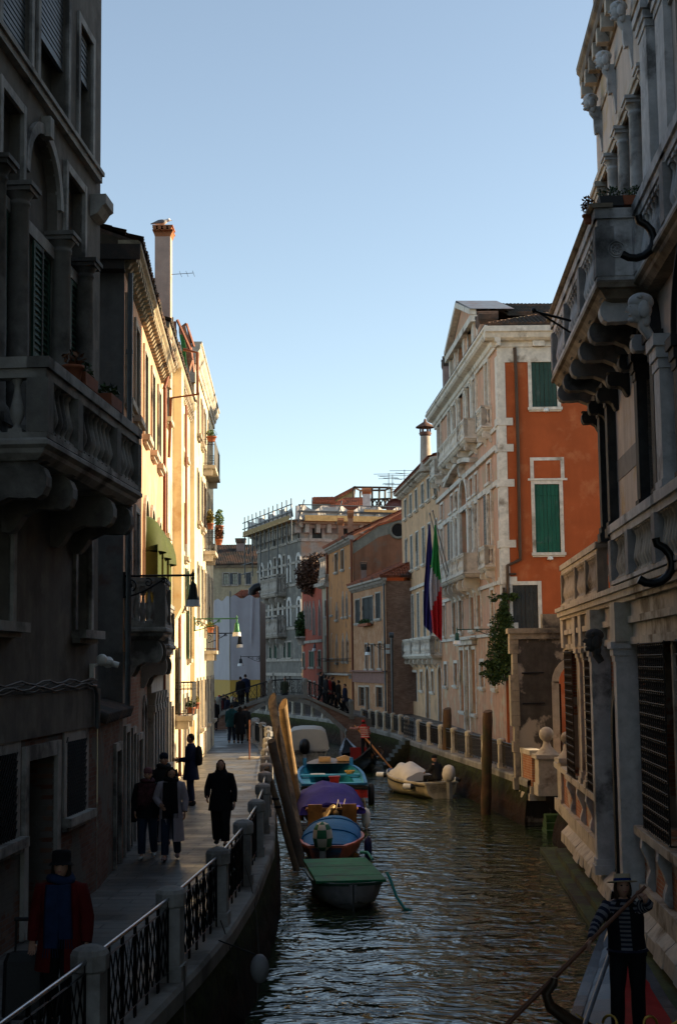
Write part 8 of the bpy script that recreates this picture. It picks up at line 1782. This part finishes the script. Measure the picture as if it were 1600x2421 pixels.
# far pavement crowd
crowd = [(507,1728,.1,1.72,blackc,'woman in long black coat at left edge of the far pavement',dict(hem=.5,hair=cloth('fair_hair',(.16,.11,.06)),hairlen=.1)),
 (519,1712,2.9,1.72,cloth('maroon_coat',(.08,.012,.015)),'person in red hat among the far left crowd',dict(hat=('beanie',cloth('red_knit',(.30,.02,.02))))),
 (529,1708,3.2,1.76,blackc,'dark coated person behind the red hat at the far left',dict(hem=.6)),
 (548,1757,.0,1.78,cloth('teal_jacket',(.015,.06,.07),.35),'man in teal padded jacket and hood walking away',dict(coatw=1.2,hood=True,legs=jeans,shoes=cloth('tan_shoes',(.2,.14,.09)))),
 (568,1758,.15,1.68,blackc,'woman in long quilted black coat beside teal jacket, walking away',dict(hem=.45,coatw=1.1,hairlen=.2)),
 (580,1752,-.2,1.66,charc,'person in short dark coat with brown bag and bare legs',dict(hem=.6,coatw=1.1,legs=cloth('tan_legs',(.22,.12,.08)),bag=(cloth('brown_bag',(.10,.05,.025)),-1,1))),
 (556,1722,3.0,1.76,charc,'dark figure in the crowd behind teal jacket, facing viewer',{}),(538,1712,1.2,1.72,navy,'navy coated figure in the middle of far crowd',{})]
for x, y, a, h, cm, lab, kw in crowd:
    k = dict(coat=cm, hem=.74, coatw=1.08, legs=blackc, hair=brownh); k.update(kw); p = gz(x, y); person(lab, tuple(p), a, h, J=W() if x % 2 else dict(W2), group='people on the far left pavement', **k)
# people on the bridge
bp = [(B2(300,400),.4,blackc,'dark figure on left ramp of the bridge, left one of pair'),(B2(350,385),.2,navy,'dark figure on left ramp of the bridge, right one of pair'),
 (B2(1135,400),-1.4,blackc,'dark coated person leading the group on right slope of bridge'),(B2(1175,420),-1.2,charc,'tall dark haired person at top of group on right slope of bridge'),(B2(1215,440),-1.5,cloth('red_jacket',(.22,.02,.02)),'person in red jacket on right slope of bridge'),(B2(1262,470),-1.7,blackc,'black coated person low on right slope of bridge'),(B2(1370,520),1.4,navy,'lone dark figure near the right foot of the bridge'),(B2(1310,490),1.2,charc,'grey coated figure between red jacket and the bridge foot')]
for i, (q, a, cm, lab) in enumerate(bp):
    u, z = FBd.px(q, -1.2); P = FBd.w(u, -.8-.5*(i % 3), lerpz(dk, u)-.04); person(lab, tuple(P), a, 1.68+.05*(i % 3), J=W() if i % 2 else dict(W2), coat=cm, hem=.7, coatw=1.1, legs=blackc, hair=brownh, group='people crossing the bridge')
P = FBd.px(B2(755,345), -DW+.4); P = FBd.w(P[0], -DW+.45, lerpz(dk, P[0])-.5); person('small dark figure seen through the middle of the bridge parapet', tuple(P), 2.8, 1.5, coat=cloth('olive_coat',(.03,.035,.02)), hem=.7, legs=blackc, hair=brownh, group='people crossing the bridge')
# far gondolier
def oarpole(label, a, b, m, blade=True, r_=.028):
    mb = MB(); a = Vector(a); b = Vector(b); mb.tube([a, a.lerp(b,.3), b], [r_*.8, r_*1.1, r_], 8)
    if blade: d = (b-a).normalized(); s_ = d.cross(Vector((0,0,1))).normalized()*.08; e = b+d*1.1; mb.add([b-s_*.3,b+s_*.3,e+s_,e-s_,b-s_*.3+Vector((0,0,.02)),b+s_*.3+Vector((0,0,.02)),e+s_+Vector((0,0,.015)),e-s_+Vector((0,0,.015))], [(0,1,2,3),(7,6,5,4),(0,4,5,1),(1,5,6,2),(2,6,7,3),(3,7,4,0)])
    return tag(mb.build('oar', m, None, a), label, 'oar')
woodo = mat('varnished_wood', (.50,.20,.06), .5, var=.25, sc=3)
bx, zf = GF; z, w = zf(-3.4); foot = bx(.0,-3.4,z+.09); HY = foot.y
person('gondolier in red and white striped jersey rowing away near the bridge', tuple(foot), .05, 1.76, J=dict(che=(-.06,.10,1.32), nek=(-.07,.14,1.47), hb=(-.07,.17,1.53), shL=(-.24,.10,1.40), shR=(.12,.10,1.40), elL=(-.44,.22,1.34), wrL=(-.60,.36,1.36), elR=(.22,.26,1.12), wrR=(.14,.42,1.02), knR=(.14,.12,.5), anR=(.16,.05,.1), toR=(.18,.2,.04), anL=(-.14,-.25,.09), toL=(-.15,-.10,.035), knL=(-.13,-.05,.5)), coat=cloth('red_stripe_cloth', (.42,.02,.02)), stripes=cloth('cream_stripe_cloth', (.42,.34,.27)), hem=.93, coatw=.98, nb=13, legs=blackc, hair=brownh, hat=('cap', cloth('red_cap', (.35,.02,.02))), scarf=(cloth('red_neck_scarf', (.38,.02,.02)), 0, .1))
oarpole('long orange wooden oar of the striped gondolier reaching right into the water', gy(*A7(1090,452), HY+.35), gy(*A7(1440,860), HY-1.2), woodo, r_=.042)
# man in the skiff
c = BWx(.25,-1.5,.55); person('man in dark jacket and cap sitting at the stern of the cream motor boat', tuple(c-Vector((0,0,.42))), .5, 1.74, J=dict(pel=(0,0,.52), wa=(0,.03,.68), che=(0,.06,.92), nek=(0,.08,1.06), hb=(0,.10,1.12), shL=(-.18,.06,1.0), shR=(.18,.06,1.0), elL=(-.25,.16,.76), wrL=(-.16,.38,.70), elR=(.25,-.06,.76), wrR=(.22,-.25,.66), hiL=(-.10,.05,.48), hiR=(.10,.05,.48), knL=(-.14,.46,.50), knR=(.14,.44,.50), anL=(-.14,.44,.10), anR=(.14,.42,.10), toL=(-.15,.6,.04), toR=(.15,.58,.04)), coat=None, hem=2, legs=blackc, hair=brownh, hat=('cap', blackc), yaw=.7) if False else None
def seated(label, loc, ang):
    ps = Pose(Vector(loc), ang, 1.76); j = dict(DJ); j.update(dict(pel=(0,0,.10), wa=(0,.03,.26), che=(0,.07,.50), nek=(0,.09,.65), hb=(0,.11,.71), shL=(-.18,.07,.58), shR=(.18,.07,.58), elL=(-.25,.18,.34), wrL=(-.15,.40,.30), elR=(.25,-.04,.34), wrR=(.22,-.24,.26), hiL=(-.10,.05,.06), hiR=(.10,.05,.06), knL=(-.14,.46,.10), knR=(.14,.44,.10), anL=(-.14,.46,-.28), anR=(.14,.44,-.28), toL=(-.15,.62,-.34), toR=(.15,.60,-.34)))
    t = thing('person', label, 'person', loc); mb = skinbody(ps, j, t); hc = Vector(j['hb'])+Vector((0,.012,.075)); Rm = head(mb, hc, .8, 0)
    hand(mb, j['wrL'], (.3,.9,-.3), (0,0,1), 1, .8); hand(mb, j['wrR'], (0,-.9,-.3), (0,0,1), -1, .8); mb.build('body', [skin, eyem, skind], t)
    mb = ps.mb(); 
    for s_ in 'LR': limb(mb, [j['hi'+s_], j['kn'+s_], j['an'+s_]], [.11,.085,.065])
    mb.loft(rings_of([(-.02,0,0,.17,.15),(.06,0,0,.19,.14),(.2,0,.02,.16,.115)])); mb.build('trousers', blackc, t)
    mb = ps.mb(); mb.loft(rings_of([(.05,0,.0,.20,.15),(.2,0,.02,.19,.14),(.35,0,.05,.20,.145),(.5,0,.07,.21,.14),(.58,0,.075,.20,.115),(.63,0,.085,.14,.09),(.68,0,.09,.07,.07)]))
    for s_ in 'LR': limb(mb, [Vector(j['sh'+s_]), j['el'+s_], j['wr'+s_]], [.09,.07,.05])
    mb.build('coat', charc, t); mb = ps.mb(); mb.loft([[hc+Rm @ Vector((r_*math.cos(a), r_*1.12*math.sin(a), z)) for a in [k*pi/8 for k in range(16)]] for r_, z in ((.086,.02),(.09,.06),(.072,.115),(.004,.135))]); mb.build('hat', blackc, t)
seated('man in dark jacket and cap sitting at the stern of the cream motor boat', tuple(BWx(.15,-1.55,.62)), .9)
# near gondola and gondolier, bottom right
ng, nbx, nzf = gondola('near black gondola with blue sheen and red carpet, bottom right corner', 3.25, 16.4, pi-.15, deck_to=-.8)
mb = nbx.mb(); R_ = []
for k in range(7): yy = -4.4+k*.56; z, w = nzf(yy); R_.append([(-w*.84,yy,z+.02),(-w*.3,yy,z+.085),(w*.05,yy,z+.10)])
mb.loft(R_, closed=False, caps=False, smooth=False); mb.build('stern_carpet', mat('red_carpet', (.35,.01,.008), .9), ng)
mb = nbx.mb(); gold = mat('gilded_brass', (.55,.36,.08), .3, .8)
for e in (-1,1):
    x0 = e*.22; mb.tube([(x0+e*.10*math.cos(a)*(1-a/9), -1.0+.02*a, .66+.12*math.sin(a)*(1-a/9)) for a in [k*.5 for k in range(14)]], .018, 5); mb.tube([(x0+e*.05,-1.0,.52),(x0+e*.22,-1.0,.62),(x0+e*.42,-1.0,.76)], [.03,.025,.008], 5)
    for k in range(5): mb.ball((x0+e*(.1+.06*k), -1.0, .60+.03*math.sin(k*2)), .03, 6, 5)
mb.build('gilded_ornament', gold, ng)
z, w = nzf(-1.3); ft = nbx(0,-1.3,z+.09); ft.x = gy(1480,2060,ft.y).x-.02; ft.z = gy(1478,2058,ft.y).z-1.97
A_ = gy(1508,2112,ft.y-.32); B_ = gy(1395,2225,ft.y-.42); inv = (Pose(ft, pi-.2, 1.92).M).inverted(); ha, hb_ = inv @ A_, inv @ B_
d_ = (hb_-ha).normalized()
sh = Vector((.19,.04,1.42)); shl = Vector((-.17,.08,1.42))
person('gondolier in straw boater and black waistcoat with long oar, bottom right', tuple(ft), pi-.2, 1.92, J=dict(che=(.02,.05,1.34), nek=(.02,.06,1.49), hb=(.03,.08,1.55), shL=tuple(shl), shR=tuple(sh), wrL=tuple(ha-Vector((0,.03,0))), elL=tuple((shl+ha)/2+Vector((-.10,-.02,-.06))), wrR=tuple(hb_-Vector((0,.03,-.02))), elR=tuple((sh+hb_)/2+Vector((.05,-.04,-.03))), handL=((-.5,.5,-.2),(0,.3,1),-1,1.2), handR=((.3,.6,-.5),(.5,.2,.6),1,1.2), knR=(.12,.18,.52), anR=(.13,.16,.09), toR=(.14,.30,.035)), coat=cloth('navy_stripe_cloth', (.015,.018,.035)), stripes=cloth('pale_stripe_cloth', (.16,.16,.175)), hem=.93, coatw=1.0, legs=blackc, hair=cloth('curly_hair', (.05,.03,.018)), hairlen=.16, hat=('boater', cloth('straw', (.42,.34,.22), .12)), yaw=.25, pitch=-.2)
ps = Pose(ft, pi-.2, 1.92); mb = ps.mb(); mb.loft([[(cx+rx*math.cos(q), cy+ry*math.sin(q), z) for q in [pi/2+.30+(2*pi-.60)*k/24 for k in range(25)]] for z, cx, cy, rx, ry in ((.88,0,.0,.215,.165),(1.1,.01,.02,.20,.15),(1.3,.02,.045,.215,.15),(1.43,.02,.055,.18,.12),(1.49,.02,.06,.10,.09))], closed=False, caps=False)
gl_ = [o for o in bpy.data.objects if o.get('label','').startswith('gondolier in straw')][0]; mb.build('waistcoat', blackc, gl_)
D = (B_-A_).normalized(); oarpole('near brown wooden oar crossing the gondolier and running down to the left', A_-D*.12, B_+D*4.4, mat('dark_oar_wood', (.15,.06,.03), .4))
a = gy(1444,2245,18.2); b = gy(1386,2410,17.0); mb = MB(); mb.tube([a-(b-a)*.05, b+(b-a)*.5], .03, 8); tag(mb.build('boat_pole', mat('grey_pole', (.16,.17,.19), .4), None, a), 'grey pole lying across the near gondola deck', 'pole')
mb = MB(); P_ = [gy(1355,2421,17.0), gy(1300,2380,17.0), gy(1290,2350,17.0), gy(1308,2325,17.0), gy(1310,2312,17.0)]; mb.tube([P_[0]+Vector((.25,0,-.12))]+P_, [.10,.085,.07,.055,.05,.045], 8); mb.build('oar_rest', mat('walnut', (.05,.028,.015), .35), ng)
